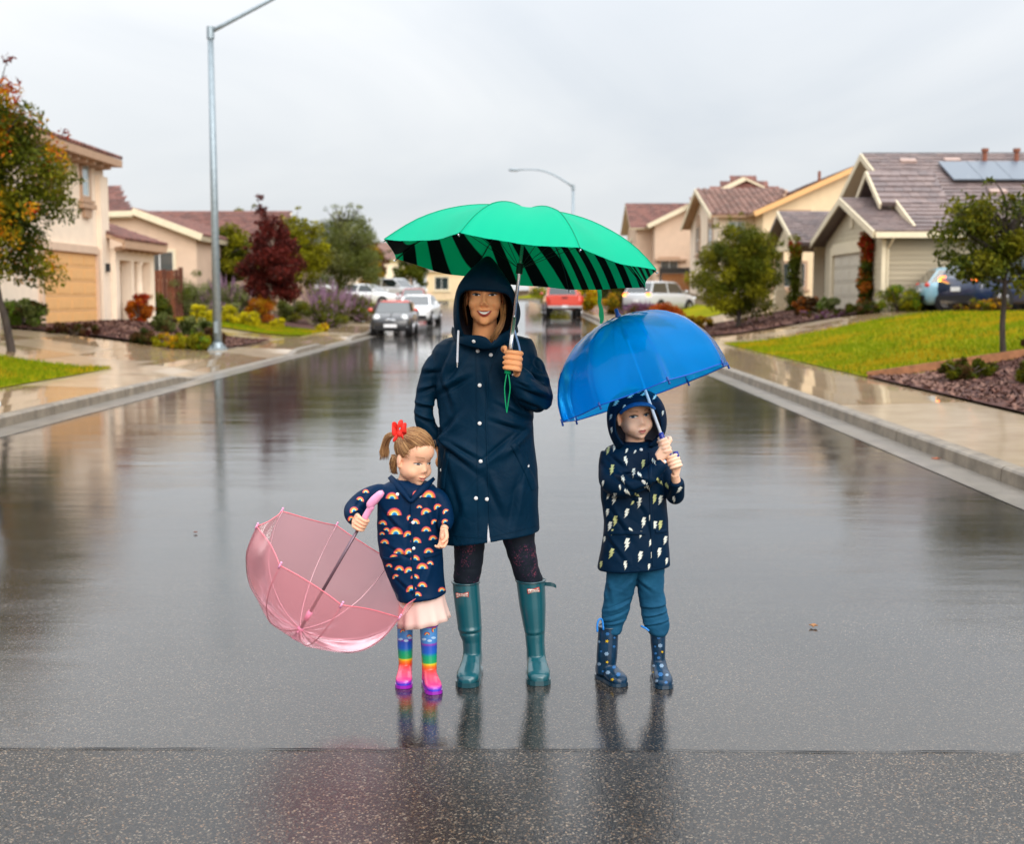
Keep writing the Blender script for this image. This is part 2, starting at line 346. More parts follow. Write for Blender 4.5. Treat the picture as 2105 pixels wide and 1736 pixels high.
# -- kerbs (lowered at the driveways) and pavement slabs
DL = [(24.2,34.2),(40.2,45.6)]; DR = [(37.6,45.2)]
def kerb_h(y, drops):
    h = 0.14
    for a, b in drops:
        if a-1.2 < y < b+1.2: h = min(h, 0.025 + 0.115*sm(max(a-y, y-b, 0)/1.2))
    return h
def kerb(side, x0, drops):
    root = bpy.data.objects.new('kerb', None); C.objects.link(root); tag(root, kind='structure'); ORG[root.name] = (0,0,0)
    y = -1.5; k = 0
    while y < 110:
        ln = 3.05; rows = []
        for j in range(5):
            yy = y + 0.008 + (ln-0.016)*j/4; h = kerb_h(yy, drops); z = road_z(yy); s = shift(yy)
            f = lambda d, zz: (x0 + s + side*d, yy, z+zz)
            rows.append([f(0,-0.06), f(0.012,h-0.025), f(0.03,h-0.006), f(0.05,h), f(0.155,h+0.003), f(0.155,-0.06)])
        m_ = MB().loft(rows)
        m_.build('kerb_stone', M_kerb, root); y += ln; k += 1
    return root
kerb(-1, KL, DL); kerb(1, KR, DR)
def slabs(side, x0, wd, drops):
    root = bpy.data.objects.new('pavement', None); C.objects.link(root); tag(root, kind='structure'); ORG[root.name] = (0,0,0)
    rng = random.Random(5 + side); y = -1.5
    while y < 100:
        ln = 3.05 if y < 60 else 6.1; rows = []
        dz = rng.uniform(-0.002,0.002)
        for j in range(5):
            yy = y + 0.012 + (ln-0.024)*j/4; s = shift(yy); hk = kerb_h(yy, drops)
            row = []
            for i in range(5):
                d = 0.162 + (wd-0.17)*i/4
                zz = lerp(hk+0.002, 0.162+0.012*d-0.002, sm(i/3.0)) + dz
                row.append((x0+s+side*d, yy, road_z(yy)+zz))
            row += [(x0+s+side*(wd-0.008), yy, road_z(yy)), (x0+s+side*0.162, yy, road_z(yy))]
            rows.append(row)
        MB().loft(rows).build('slab', M_conc if rng.random() < 0.7 else M_conc2, root); y += ln
slabs(-1, KL, 1.72, DL); slabs(1, KR, 1.85, DR)

# -- driveways (scored slabs), lawns, planting beds
def driveway(name, x0, x1, y0a, y1a, y0b, y1b, nx, ny, m, off=0.012):
    root = bpy.data.objects.new(name, None); C.objects.link(root); tag(root, kind='structure'); ORG[root.name] = (0,0,0)
    for i in range(nx):
        for j in range(ny):
            rows = []
            for a in range(4):
                u = (i + 0.006 + 0.988*a/3)/nx; x = lerp(x0,x1,u); row = []
                for b in range(4):
                    v = (j + 0.006 + 0.988*b/3)/ny; y = lerp(lerp(y0a,y0b,u), lerp(y1a,y1b,u), v)
                    row.append((x, y, H(x,y)+off))
                row += [(row[-1][0],row[-1][1],row[-1][2]-0.05),(row[0][0],row[0][1],row[0][2]-0.05)]
                rows.append(row)
            MB().loft(rows).build('slab', m if (i*7+j*3) % 5 else M_conc2, root)
driveway('driveway', -8.02, -13.1, 24.7, 33.6, 24.9, 31.0, 3, 3, M_conc)
driveway('driveway', -13.15, -22, 24.9, 31.0, 25.0, 31.0, 4, 2, M_conc)
driveway('driveway', -8.02, -12.8, 40.6, 45.2, 40.9, 44.0, 3, 2, M_conc)
driveway('driveway', 5.93, 12.0, 38.2, 44.6, 37.0, 41.6, 4, 3, M_conc)
driveway('driveway', 12.05, 30, 37.0, 41.6, 36.2, 41.6, 9, 2, M_conc)
strip('lawn', along(-8.02,6,24.6), [(-30,6),(-30,24.8)], M_lawn, 0.03, 30, 26, bumpy=0.02, seed=1)
strip('lawn', along(-8.02,46.0,52.2), [(-12.6,44.3),(-12.6,49.6)], M_lawn, 0.03, 10, 14, bumpy=0.02, seed=2)
strip('lawn', [(5.93,22.0),(5.93,38.0)], [(34,20.2),(34,36.0)], M_lawn, 0.03, 40, 24, bumpy=0.03, seed=3)
strip('mulch_bed', [(-8.0,34.4),(-8.0,40.2)], [(-13.0,31.4),(-13.0,40.5)], M_mulch, 0.05, 24, 26, bumpy=0.07, seed=4)
strip('mulch_bed', [(-8.6,52.4),(-10,58)], [(-16,49.9),(-16,58)], M_mulch, 0.05, 16, 16, bumpy=0.05, seed=5)
strip('mulch_bed', [(5.93,5.0),(5.93,21.9)], [(34,5.0),(34,20.1)], M_mulch, 0.05, 40, 40, bumpy=0.09, seed=6)
strip('mulch_bed', [(5.9,45.0),(5.9,53.5)], [(12.0,41.8),(12.0,53.0)], M_mulch, 0.05, 16, 20, bumpy=0.06, seed=7)
strip('lawn', along(5.9,58,75), [(10,58),(8.5,75)], M_lawn, 0.04, 6, 10, seed=8)
strip('driveway', along(5.9,53.8,57.8), [(14,53.6),(14,57.8)], M_conc, 0.03, 6, 6)
strip('lawn', along(-8.0,76,110,20), [(-22,76),(-24,110)], M_lawn, 0.05, 8, 14, seed=9)
strip('lawn', [(-16,108),(14,108)], [(-16,120),(14,120)], M_lawn, 0.05, 8, 14, seed=12)
# wooden edging board between the lawn and the bed on the right
tag(MB().bar((5.95,21.95,H(5.95,21.95)+0.05),(9.6,21.7,H(9.6,21.7)+0.06),0.04,0.14).build('lawn_edging', mat('edging', (0.30,0.13,0.06), rough=0.7, var=0.3)), 'low brown edging board between right lawn and mulch bed', 'edging')

def scatter(name, n, area, size, mats, kind, seed, off=0.03, hgt=None):
    """blades of grass (tall triangles) or flat chips over a quad area"""
    rng = np.random.default_rng(seed); (a,b,c,d) = [np.array(p) for p in area]
    u, v = rng.random(n), rng.random(n)
    P = (1-v)[:,None]*((1-u)[:,None]*a + u[:,None]*b) + v[:,None]*((1-u)[:,None]*d + u[:,None]*c)
    z = np.array([H(x,y) for x,y in P]) + off
    th = rng.random(n)*2*np.pi; s = size*(0.6+0.8*rng.random(n))
    dx, dy = np.cos(th)*s, np.sin(th)*s
    base = np.column_stack([P, z]); V = np.zeros((n,3,3))
    if hgt:
        h = hgt*(0.6+0.8*rng.random(n)); ln = rng.normal(0,0.35,(n,2))*h[:,None]
        V[:,0] = base + np.column_stack([-dx,-dy,0*z]); V[:,1] = base + np.column_stack([dx,dy,0*z]); V[:,2] = base + np.column_stack([ln[:,0],ln[:,1],h])
        Fq = np.arange(3*n).reshape(n,3)
    else:
        V = np.zeros((n,4,3)); t = rng.normal(0,0.35,(n,2))
        for k,(p,q) in enumerate(((-1,-.4),(1,-.4),(1,.4),(-1,.4))):
            V[:,k,0] = base[:,0]+p*dx-q*dy; V[:,k,1] = base[:,1]+p*dy+q*dx; V[:,k,2] = z+0.03*rng.random(n)+p*s*t[:,0]+q*s*t[:,1]
        Fq = np.arange(4*n).reshape(n,4)
    cl = np.array([noise.noise(Vector((x*0.7,y*0.7,seed))) for x,y in P])
    mi = np.clip(((cl*1.6+0.5)+rng.normal(0,0.28,n))*len(mats), 0, len(mats)-1).astype(int)
    o = bpy.data.objects.new(name, mesh_np(name, V.reshape(-1,3), Fq, mats, mi)); C.objects.link(o); tag(o, kind=kind); return o
scatter('grass', 70000, [(5.95,22.05),(22,21.0),(24,36.5),(5.95,38.0)], 0.012, M_blade, 'stuff', 21, 0.03, 0.075)
scatter('grass', 40000, [(-8.05,12),(-16,12),(-14,24.7),(-8.05,24.55)], 0.011, M_blade, 'stuff', 22, 0.03, 0.07)
scatter('grass', 9000, [(-8.1,46.3),(-12.6,44.5),(-12.6,49.5),(-8.1,52)], 0.014, M_blade, 'stuff', 23, 0.03, 0.08)
scatter('bark_chips', 16000, [(5.95,10),(13,10),(13,21.6),(5.95,21.9)], 0.035, M_chip, 'stuff', 24, 0.05)
scatter('bark_chips', 9000, [(-8.05,34.5),(-13,31.5),(-13,40.3),(-8.05,40)], 0.04, M_chip, 'stuff', 25, 0.06)
scatter('bark_chips', 6000, [(5.95,45.1),(11.8,42),(11.8,52.5),(5.95,53)], 0.04, M_chip, 'stuff', 26, 0.06)
# ------------------------------------------------------------------ houses
M_stucco = mat('cream_stucco', (0.88,0.73,0.58), rough=0.9, var=0.05, vscale=2, bump=0.003, bscale=60)
M_stuccob = mat('beige_stucco', (0.68,0.50,0.37), rough=0.9, var=0.05, vscale=2, bump=0.003, bscale=60)
M_stuccoy = mat('yellow_stucco', (0.84,0.65,0.42), rough=0.9, var=0.05, vscale=2, bump=0.003, bscale=60)
M_trim = mat('tan_trim', (0.46,0.30,0.20), rough=0.7, var=0.08, vscale=5)
M_trimc = mat('cream_trim', (0.74,0.64,0.46), rough=0.6, var=0.05, vscale=5)
M_white = mat('white_paint', (0.80,0.78,0.74), rough=0.5)
M_gdoor = mat('tan_garage_door', (0.78,0.44,0.18), rough=0.5, var=0.04, vscale=3)
M_gdoorw = mat('off_white_garage_door', (0.62,0.56,0.45), rough=0.5, var=0.04, vscale=3)
M_side = [mat('khaki_siding', c, rough=0.7, var=0.06, vscale=3, stretch=(0.3,0.3,6)) for c in ((0.40,0.335,0.235),(0.43,0.36,0.255),(0.37,0.31,0.22))]
M_sidel = mat('light_siding', (0.60,0.52,0.37), rough=0.7, var=0.05, vscale=3)
M_glass = mat('window_glass', (0.03,0.045,0.05), rough=0.05, spec=1.0, coat=1.0, coat_r=0.02)
M_glassl = mat('pale_window_glass', (0.30,0.40,0.42), rough=0.08, spec=0.8, coat=1.0, coat_r=0.03)
M_tileg = [mat('grey_brown_tile', c, rough=0.5, var=0.15, vscale=9, coat=0.15, coat_r=0.3) for c in ((0.17,0.125,0.12),(0.21,0.155,0.145),(0.145,0.11,0.108),(0.195,0.145,0.138))]
M_tiler = [mat('red_brown_tile', c, rough=0.6, var=0.15, vscale=9) for c in ((0.16,0.066,0.052),(0.20,0.085,0.066),(0.125,0.055,0.045))]
M_tileb = [mat('brown_tile', c, rough=0.6, var=0.15, vscale=9) for c in ((0.20,0.11,0.085),(0.25,0.14,0.11),(0.155,0.088,0.07))]
M_fence = [mat('fence_wood', c, rough=0.8, var=0.2, vscale=6) for c in ((0.14,0.045,0.022),(0.18,0.06,0.03),(0.10,0.035,0.02))]
M_dark = mat('dark_recess', (0.05,0.045,0.04), rough=0.8)
M_solar = mat('solar_panel', (0.10,0.13,0.17), rough=0.35, spec=0.4, coat=0.3, coat_r=0.2)
M_alu = mat('aluminium', (0.55,0.56,0.57), rough=0.35, metal=1.0)
M_terra = mat('terracotta_pipe', (0.24,0.09,0.055), rough=0.7)

def tile_verts(P, U, V, Nn, w, h, lift):
    """one roof tile: a thin wedge with its butt end raised"""
    a = P + U*0.006; b = P + U*(w-0.006)
    lo, hi = Nn*lift, Nn*0.006
    return [a, b, b+V*h*1.06, a+V*h*1.06, a+lo, b+lo, b+V*h*1.06+hi, a+V*h*1.06+hi]
TF = [(4,5,6,7),(0,1,5,4),(1,2,6,5),(3,0,4,7)]
def barrel_verts(P, U, V, Nn, w, h, lift):
    vs = []
    for e in (0, 1):
        q = P + V*h*(1.08*e) + Nn*(lift*(1-e)*0.35)
        for k in range(5):
            t = math.pi*k/4
            vs.append(q + U*(w/2 - math.cos(t)*w*0.48) + Nn*(math.sin(t)*w*0.36*(1-0.1*e)))
    return vs
BF = [(k,k+1,k+6,k+5) for k in range(4)] + [(4,3,2,1,0)]
def roof_plane(parent, A, B, Cc, D, mats, tw=0.32, th=0.36, lift=0.04, barrel=False, singles=0, seed=0, fascia=None, thick=0.12, keep=None):
    """sloping roof quad A-B (eave) to D-C (ridge): deck slab plus tiles laid in courses"""
    A, B, Cc, D = map(Vector, (A,B,Cc,D)); U0 = (B-A); V0 = (D-A)
    Nn = U0.cross(Cc-A).normalized()
    if Nn.z < 0: Nn = -Nn
    U = U0.normalized(); V = (V0 - U*V0.dot(U)); hgt = V.length; V.normalize()
    dz = Nn*-thick
    mb = MB().add([A,B,Cc,D,A+dz,B+dz,Cc+dz,D+dz], [(0,1,2,3),(7,6,5,4),(0,4,5,1),(1,5,6,2),(2,6,7,3),(3,7,4,0)])
    deck = mb.build('roof_deck', fascia or M_trim, parent)
    rng = random.Random(seed); nr = max(1,int(round(hgt/th))); th = hgt/nr
    rest = MB(); cnt = 0; protos = {}
    fn, FF = (barrel_verts, BF) if barrel else (tile_verts, TF)
    for r in range(nr):
        f = r/nr
        x0 = lerp(0, (D-A).dot(U), f); x1 = lerp(U0.length, (Cc-A).dot(U), f)
        n = max(1,int(round((x1-x0)/tw)));
        off = 0.5*tw*(r%2) if not barrel else 0
        for i in range(n):
            u0 = x0 + i*tw + (off if i else 0); u1 = min(x0+(i+1)*tw+off, x1)
            if u1-u0 < 0.05: continue
            P = A + U*u0 + V*(r*th)
            if keep and not keep(P): continue
            k = rng.randrange(len(mats)); lf = lift*(1+rng.uniform(-0.12,0.25))
            if cnt < singles:
                key = (k, round(u1-u0,2), rng.randrange(2))
                if key not in protos:
                    m_ = MB().add(fn(Vector((0,0,0)),U,V,Nn,u1-u0,th,lf), FF)
                    protos[key] = m_.mesh('roof_tile', [mats[k]])
                o = bpy.data.objects.new('roof_tile', protos[key]); link(o, deck); o.location = P - Vector(ORG[deck.name]); cnt += 1
            else: rest.add(fn(P,U,V,Nn,u1-u0,th,lf), FF, k)
    if rest.n:
        o = rest.build('roof_tiles', mats, deck); tag(o, kind='stuff')
    return deck
def win(parent, o, du, n, w, h, mull=(1,2), tw=0.1, trim=None, pane=None, sill=True, arch=False):
    o, du, n = Vector(o), Vector(du), Vector(n); z = Vector((0,0,1)); trim = trim or M_trim; pane = pane or M_glass
    def bx(mb, u0,u1,v0,v1,d0,d1): mb.obox(o + du*(u0+u1)/2 + z*(v0+v1)/2 + n*(d0+d1)/2, du*(u1-u0)/2, n*(d1-d0)/2, z*(v1-v0)/2)
    mb = MB(); bx(mb,-tw,0,-tw,h+tw,-.03,.055); bx(mb,w,w+tw,-tw,h+tw,-.03,.055); bx(mb,0.001,w-0.001,h,h+tw,-.03,.053); bx(mb,0.001,w-.001,-tw,0,-.03,.053)
    if arch:
        c = o + du*w/2 + z*(h+tw*0.5) ; vs = []
        for k in range(9):
            t = math.pi*k/8; vs.append(c + du*math.cos(t)*(w/2+tw) + z*math.sin(t)*(w/2+tw)*0.8 + n*0.05)
        mb.add(vs + [v - n*0.08 for v in vs], [tuple(range(9)), tuple(range(17,8,-1))] + [(k,k+1,k+10,k+9) for k in range(8)])
    f = mb.build('window', trim, parent)
    m2 = MB()
    nx, ny = mull
    for i in range(nx+1): bx(m2, w*i/nx-.02, w*i/nx+.02, 0.002, h-0.002, 0.003, .035)
    for j in range(ny+1): bx(m2, 0.022, w-0.022, h*j/ny-.02, h*j/ny+.02, 0.004, .032)
    m2.build('frame', M_white, f)
    for i in range(nx):
        for j in range(ny):
            p = MB(); bx(p, w*i/nx+.021, w*(i+1)/nx-.021, h*j/ny+.021, h*(j+1)/ny-.021, -.02, .015); p.build('pane', pane, f)
    if sill:
        s = MB(); bx(s,-tw*1.8,w+tw*1.8,-tw-.09,-tw-.002,-.03,.13); s.build('sill', trim, f)
    return f
def garage_door(parent, o, du, n, w, h, m, trim, rows=4, tw=0.16):
    o, du, n = Vector(o), Vector(du), Vector(n); z = Vector((0,0,1))
    def bx(mb, u0,u1,v0,v1,d0,d1): return mb.obox(o + du*(u0+u1)/2 + z*(v0+v1)/2 + n*(d0+d1)/2, du*(u1-u0)/2, n*(d1-d0)/2, z*(v1-v0)/2)
    mb = MB(); bx(mb,-tw,0,0,h+tw,-.03,.12); bx(mb,w,w+tw,0,h+tw,-.03,.12); bx(mb,0.001,w-.001,h,h+tw*1.4,-.03,.122)
    f = mb.build('garage_surround', trim, parent)
    for j in range(rows):
        p = MB(); bx(p,0.004,w-.004,h*j/rows+.012,h*(j+1)/rows-.004,-.02,.02)
        k = 4
        for i in range(k): bx(p, w*(i+.08)/k, w*(i+.92)/k, h*(j+.2)/rows, h*(j+.8)/rows, .0201,.034)
        p.build('door_panel', m, f)
    return f
def planks(parent, o, du, n, w, zs, ms, clip=None, rng=random.Random(2)):
    """lap siding: each board a piece; clip(v) gives (u0,u1) at height v"""
    o, du, n = Vector(o), Vector(du), Vector(n); z = Vector((0,0,1)); bh = zs[2]; v = zs[0]
    while v < zs[1]-0.02:
        v1 = min(v+bh, zs[1]); a0,a1 = (0,w) if not clip else clip(v); b0,b1 = (0,w) if not clip else clip(v1)
        if b1-b0 < 0.05: b0 = b1 = (b0+b1)/2
        q = [o+du*a0+z*v+n*.032, o+du*a1+z*v+n*.032, o+du*b1+z*(v1+.01)+n*.008, o+du*b0+z*(v1+.01)+n*.008]
        r = [p - n*0.006 for p in q]
        MB().add(q+r, [(0,1,2,3),(0,4,5,1),(1,5,6,2),(3,7,4,0)]).build('plank', rng.choice(ms), parent); v = v1

# -- left house: two storeys, cream stucco, tan eaves
X = -13.2
hl = thing('stucco_house', 'two storey cream stucco house with tan garage door behind the multicoloured tree', 'house', (X,32,0.7))
mb = MB().box(-24,X,22,40.1,0.2,5.62); mb.build('wall', M_stucco, hl)
mb = MB().box(-12.72,-12.62,21.6,40.2,5.62,5.84); mb.box(-13.2,-12.721,21.6,40.2,5.625,5.68)
mb.build('fascia', M_trim, hl)
for i in range(27):
    y = 22.2 + i*0.69
    if y > 39.9: break
    MB().bar((X,y,5.53),(-12.76,y,5.56),0.12,0.14).build('corbel', M_trim, hl)
roof_plane(hl, (-12.62,21.6,5.84),(-12.62,40.2,5.84),(-18.4,40.2,7.9),(-18.4,21.6,7.9), M_tiler, 0.3, 0.4, barrel=True, seed=1, singles=230)
roof_plane(hl, (-24.4,21.6,5.84),(-24.4,40.2,5.84),(-18.4,40.2,7.9),(-18.4,21.6,7.9), M_tiler, 0.6, 0.8, seed=2)
for y,wd in ((34.55,0.62),(35.62,0.62)): win(hl, (X,y,4.55),(0,1,0),(1,0,0), wd, 0.98, (1,2), 0.1, pane=M_glassl)
win(hl, (X,38.05,4.6),(0,1,0),(1,0,0), 0.62, 0.93, (1,2), 0.12, pane=M_glassl)
MB().box(X+.0,X+.16,37.75,38.95,4.22,4.36).build('ledge', M_trim, hl); MB().box(X,X+.10,38.05,38.65,3.95,4.215).build('corbel', M_trim, hl)
garage_door(hl, (X,34.6,0.74),(0,1,0),(1,0,0), 4.45, 2.14, M_gdoor, M_stuccob, rows=5)
mb = MB().box(X,X+.14,39.35,40.08,0.3,5.3); mb.build('pilaster', M_stucco, hl)
# entry wing
pw = MB(); XP = -12.9
pw.box(-18,XP-.9,40.11,44.3,0.2,3.1); pw.box(XP-.899,XP,40.111,40.5,0.3,3.1); pw.box(XP-.35,XP,43.85,44.3,0.3,3.1)
pw.box(XP-.35,XP,41.75,42.0,0.3,3.1); pw.box(XP-.3,XP-.002,42.001,43.849,0.3,1.55); pw.box(XP-.3,XP-.002,40.501,43.849,2.75,3.1); pw.box(XP-.898,XP-.351,43.9,44.298,0.3,3.1)
pw.build('entry_wall', M_stucco, hl)
MB().tube([(XP-.16,42.92,1.66),(XP-.16,42.92,1.8),(XP-.16,42.92,2.6),(XP-.16,42.92,2.75)],[.2,.14,.13,.2],12).build('column', M_stucco, hl, True)
MB().box(XP-.36,XP+.06,41.96,43.9,1.551,1.66).build('ledge', M_trim, hl)
MB().box(-13.82,-13.76,40.9,41.6,0.7,2.7).build('front_door', M_trim, hl)
roof_plane(hl, (-12.45,39.65,3.34),(-12.45,44.5,3.34),(-15.2,44.5,4.3),(-15.2,40.1,4.3), M_tiler, 0.28, 0.38, barrel=True, seed=3, singles=150)
MB().box(-12.55,-12.46,39.7,44.4,3.1,3.3).build('fascia', M_trim, hl)
for i in range(7): MB().bar((XP,40.1+i*0.68,3.08),(-12.56,40.1+i*0.68,3.12),0.1,0.12).build('corbel', M_trim, hl)
MB().box(X+.14,X+.26,39.6,39.72,2.35,2.62).build('wall_lamp', mat('lamp_iron',(0.03,0.03,0.03)), hl)

# -- beige house behind it, red-brown roofs
hb = thing('beige_house', 'beige gabled house with red-brown roof beyond the cream stucco house', 'house', (-16,52,0.8))
MB().prism([(-24,0.5),(-13.35,0.5),(-13.35,4.0),(-15.8,4.9),(-24,4.9)], 'y', 51.8, 62).build('wall', M_stuccob, hb)
roof_plane(hb, (-13.0,51.4,4.02),(-13.0,62.4,4.02),(-15.8,62.4,5.08),(-15.8,51.4,5.08), M_tiler, 0.3,0.4, barrel=True, seed=4, singles=150, fascia=M_trimc, thick=0.2)
roof_plane(hb, (-24.4,51.2,4.75),(-15.8,51.4,4.95),(-17.5,55,6.2),(-24.4,55,6.2), M_tiler, 0.3,0.4, seed=5, singles=60, fascia=M_trimc, thick=0.2)
MB().bar((-13.0,51.38,3.98),(-15.8,51.38,5.03),0.06,0.26).build('fascia', M_trimc, hb)
MB().bar((-24,51.19,4.68),(-15.8,51.39,4.93),0.06,0.22).build('fascia', M_trimc, hb)
win(hb, (-15.4,51.8,2.4),(1,0,0),(0,-1,0),1.1,1.0,(2,1),0.12,trim=M_trimc)
MB().box(-22,-11.9,62.01,72,0.8,4.5).build('rear_wall', M_stuccob, hb)
roof_plane(hb, (-24,60.8,4.3),(-11.4,60.8,4.3),(-12.0,66,6.0),(-24,66,6.0), M_tiler, 0.3,0.4, seed=6, fascia=M_trimc)
fb = thing('wooden_fence', 'dark red-brown wooden fence beside the beige house on the left', 'fence', (-14,50.5,0.8))
for i in range(18):
    x = -16.6 + i*0.16
    MB().box(x,x+.145,50.4,50.425,0.7,2.62+0.02*(i%3)).build('picket', M_fence[i%3], fb)
MB().box(-16.6,-13.72,50.43,50.47,2.3,2.4).build('rail', M_fence[0], fb); MB().box(-13.72,-13.58,50.4,50.54,0.7,2.75).build('post', M_fence[2], fb)

# -- right house: khaki siding, grey-brown tiles, side garage wall facing the camera
hr = thing('siding_house', 'khaki siding house with grey tiled roof, solar panels and pale garage door', 'house', (14,46,1.05))
z0 = 0.7; EV, RS = 3.74, 0.451
mb = MB().prism([(43.02,z0),(57,z0),(57,3.72),(50,6.85),(43.02,3.72)], 'x', 13.6, 32); mb.build('wall', M_side[0], hr)
mb = MB().prism([(43.02,z0),(51.3,z0),(51.3,3.66),(47.15,4.95),(43.02,3.66)], 'x', 12.1, 13.599); mb.build('garage_wall', M_sidel, hr)
planks(hr, (12.12,43.02,0.95),(1,0,0),(0,-1,0), 15.5, (0,2.74,0.17), M_side)
def gclip(v):
    if v <= 2.66: return (0,8.28)
    k = (v-2.66)/1.29; return (4.15*min(1,k), 8.28-4.13*min(1,k))
planks(hr, (12.1,43.02,1.0),(0,1,0),(-1,0,0), 8.28, (0,3.9,0.17), [M_sidel], gclip)
roof_plane(hr, (13.1,42.5,EV),(32.4,42.5,EV),(32.4,50,7.12),(13.1,50,7.12), M_tileg, 0.33,0.37,0.045, singles=290, seed=7, thick=0.16, fascia=M_tileg[2])
roof_plane(hr, (13.1,57.5,EV),(32.4,57.5,EV),(32.4,50,7.12),(13.1,50,7.12), M_tileg, 0.8,0.8,0.045, seed=8, fascia=M_trimc, thick=0.16)
roof_plane(hr, (11.62,42.48,EV+.02),(14.3,42.48,EV+.02),(14.3,47.15,5.2),(11.62,47.15,5.2), M_tileg, 0.33,0.37,0.045, seed=9, fascia=M_tileg[2], thick=0.16)
roof_plane(hr, (11.62,51.8,EV),(14.3,51.8,EV),(14.3,47.15,5.2),(11.62,47.15,5.2), M_tileg, 0.33,0.37,0.045, seed=10, fascia=M_tileg[2], thick=0.16)
MB().bar((11.58,42.44,EV-.10),(11.58,47.15,5.08),0.06,0.24).build('fascia', M_trimc, hr); MB().bar((11.581,51.85,EV-.10),(11.581,47.152,5.08),0.06,0.24).build('fascia', M_trimc, hr)
MB().box(11.63,32.4,42.36,42.46,EV-.21,EV-.02).build('gutter', M_trimc, hr)
MB().box(12.0,12.14,42.88,43.0,0.9,EV-.21).build('corner_board', M_trimc, hr); MB().tube([(12.25,42.4,EV-.2),(12.2,42.9,EV-.55),(12.2,42.9,1.0)],.04,8).build('downpipe', M_trimc, hr)
garage_door(hr, (12.06,44.7,1.02),(0,1,0),(-1,0,0), 4.9, 2.15, M_gdoorw, M_trimc, rows=4, tw=0.3)
MB().box(12.02,12.058,46.95,47.35,4.1,4.6).build('gable_vent', M_trimc, hr)
# upper gables over the garage
MB().prism([(45.3,4.3),(48.6,4.3),(48.6,4.9),(46.95,6.0),(45.3,4.9)],'x',12.95,14.6).build('dormer_wall', M_side[1], hr)
win(hr, (12.94,46.5,4.75),(0,1,0),(-1,0,0),0.9,0.7,(2,1),0.1,trim=M_trimc)
roof_plane(hr, (12.5,45.0,4.85),(14.9,45.0,4.85),(14.9,46.95,6.15),(12.5,46.95,6.15), M_tileg, 0.33,0.37,0.045, seed=11, fascia=M_tileg[2])
roof_plane(hr, (12.5,48.9,4.85),(14.9,48.9,4.85),(14.9,46.95,6.15),(12.5,46.95,6.15), M_tileg, 0.33,0.37,0.045, seed=12, fascia=M_tileg[2])
MB().bar((12.47,44.96,4.74),(12.47,46.95,6.06),0.06,0.2).build('fascia', M_trimc, hr); MB().bar((12.471,48.94,4.74),(12.471,46.952,6.06),0.06,0.2).build('fascia', M_trimc, hr)
MB().bar((13.06,42.9,3.85),(13.06,50,7.0),0.06,0.24).build('fascia', M_trimc, hr); MB().bar((13.061,57.4,3.7),(13.061,50.002,7.0),0.06,0.24).build('fascia', M_trimc, hr)
win(hr, (13.59,49.2,4.9),(0,1,0),(-1,0,0),1.5,0.9,(3,1),0.1,trim=M_trimc)
# solar array, pipes and paler patched tiles on the roof
def onroof(x, y, off): return Vector((x, y, EV + (y-42.5)*RS + off))
for i in range(10):
    a = onroof(15.6+i*1.06,46.7,0.2); b = onroof(16.64+i*1.06,46.7,0.2); c_ = onroof(16.64+i*1.06,48.55,0.2); d_ = onroof(15.6+i*1.06,48.55,0.2); dn = Vector((0,0.05,-0.05))
    MB().add([a,b,c_,d_,a+dn,b+dn,c_+dn,d_+dn],[(0,1,2,3),(7,6,5,4),(0,4,5,1),(1,5,6,2),(2,6,7,3),(3,7,4,0)]).build('solar_panel', M_solar, hr)
for x in (16.2,19.4,22.6): MB().tube([onroof(x,47,0), onroof(x,47,0.2)],0.03,6).build('panel_foot', M_alu, hr)
for x in (17.5,18.7): MB().tube([onroof(x,49.0,-.1), onroof(x,49.0,.38), onroof(x,49.0,.4), onroof(x,49.0,.52)],[.09,.09,.14,.14],10).build('roof_pipe', M_terra, hr)
M_patch = mat('pale_tile', (0.42,0.30,0.26), rough=0.6, var=0.1)
for x,y in ((14.6,49.0),(16.3,49.1),(20.3,49.1),(17.2,43.9),(16.9,45.9)):
    MB().obox(onroof(x,y,.06),(.3,0,0),(0,.13,.13*RS),(0,-.02,.045)).build('roof_vent', M_patch, hr)
MB().box(15.6,16.0,42.95,42.986,2.6,2.9).build('wall_lamp', M_terra, hr); MB().box(14.85,14.93,42.93,42.985,1.0,2.3).build('conduit', M_side[2], hr); MB().box(15.1,15.42,42.9,42.985,2.05,2.35).build('meter', M_trimc, hr)
# porch
MB().box(12.9,13.58,51.31,57.0,z0,3.7).build('porch_wall', M_side[2], hr)
MB().box(12.86,12.899,53.6,54.7,1.2,3.3).build('front_door', M_dark, hr); MB().box(12.87,12.898,52.1,53.2,1.5,3.2).build('porch_window', M_glass, hr)
for y in (52.9,56.6):
    MB().loft([[(11.35+s*u,y+s*v,zz) for u,v in ((-1,-1),(1,-1),(1,1),(-1,1))] for zz,s in ((0.9,.27),(1.0,.27),(1.9,.22),(1.92,.17),(3.55,.12),(3.6,.2),(3.75,.2))]).build('porch_pillar', M_trimc, hr)
MB().prism([(52.4,3.72),(57.6,3.72),(55.2,4.75)],'x',11.3,11.4).build('porch_gable', M_sidel, hr); MB().box(11.2,11.45,52.4,57.4,3.55,3.74).build('beam', M_trimc, hr)
roof_plane(hr, (10.95,51.7,3.75),(13.4,51.7,3.75),(13.4,55.3,5.25),(10.95,55.3,5.25), M_tileg, 0.33,0.37,0.045, seed=13, fascia=M_tileg[2])
roof_plane(hr, (10.95,58.9,3.75),(13.4,58.9,3.75),(13.4,55.3,5.25),(10.95,55.3,5.25), M_tileg, 0.33,0.37,0.045, seed=14, fascia=M_tileg[2])
MB().bar((10.91,51.65,3.66),(10.91,55.3,5.17),0.06,0.2).build('fascia', M_trimc, hr)

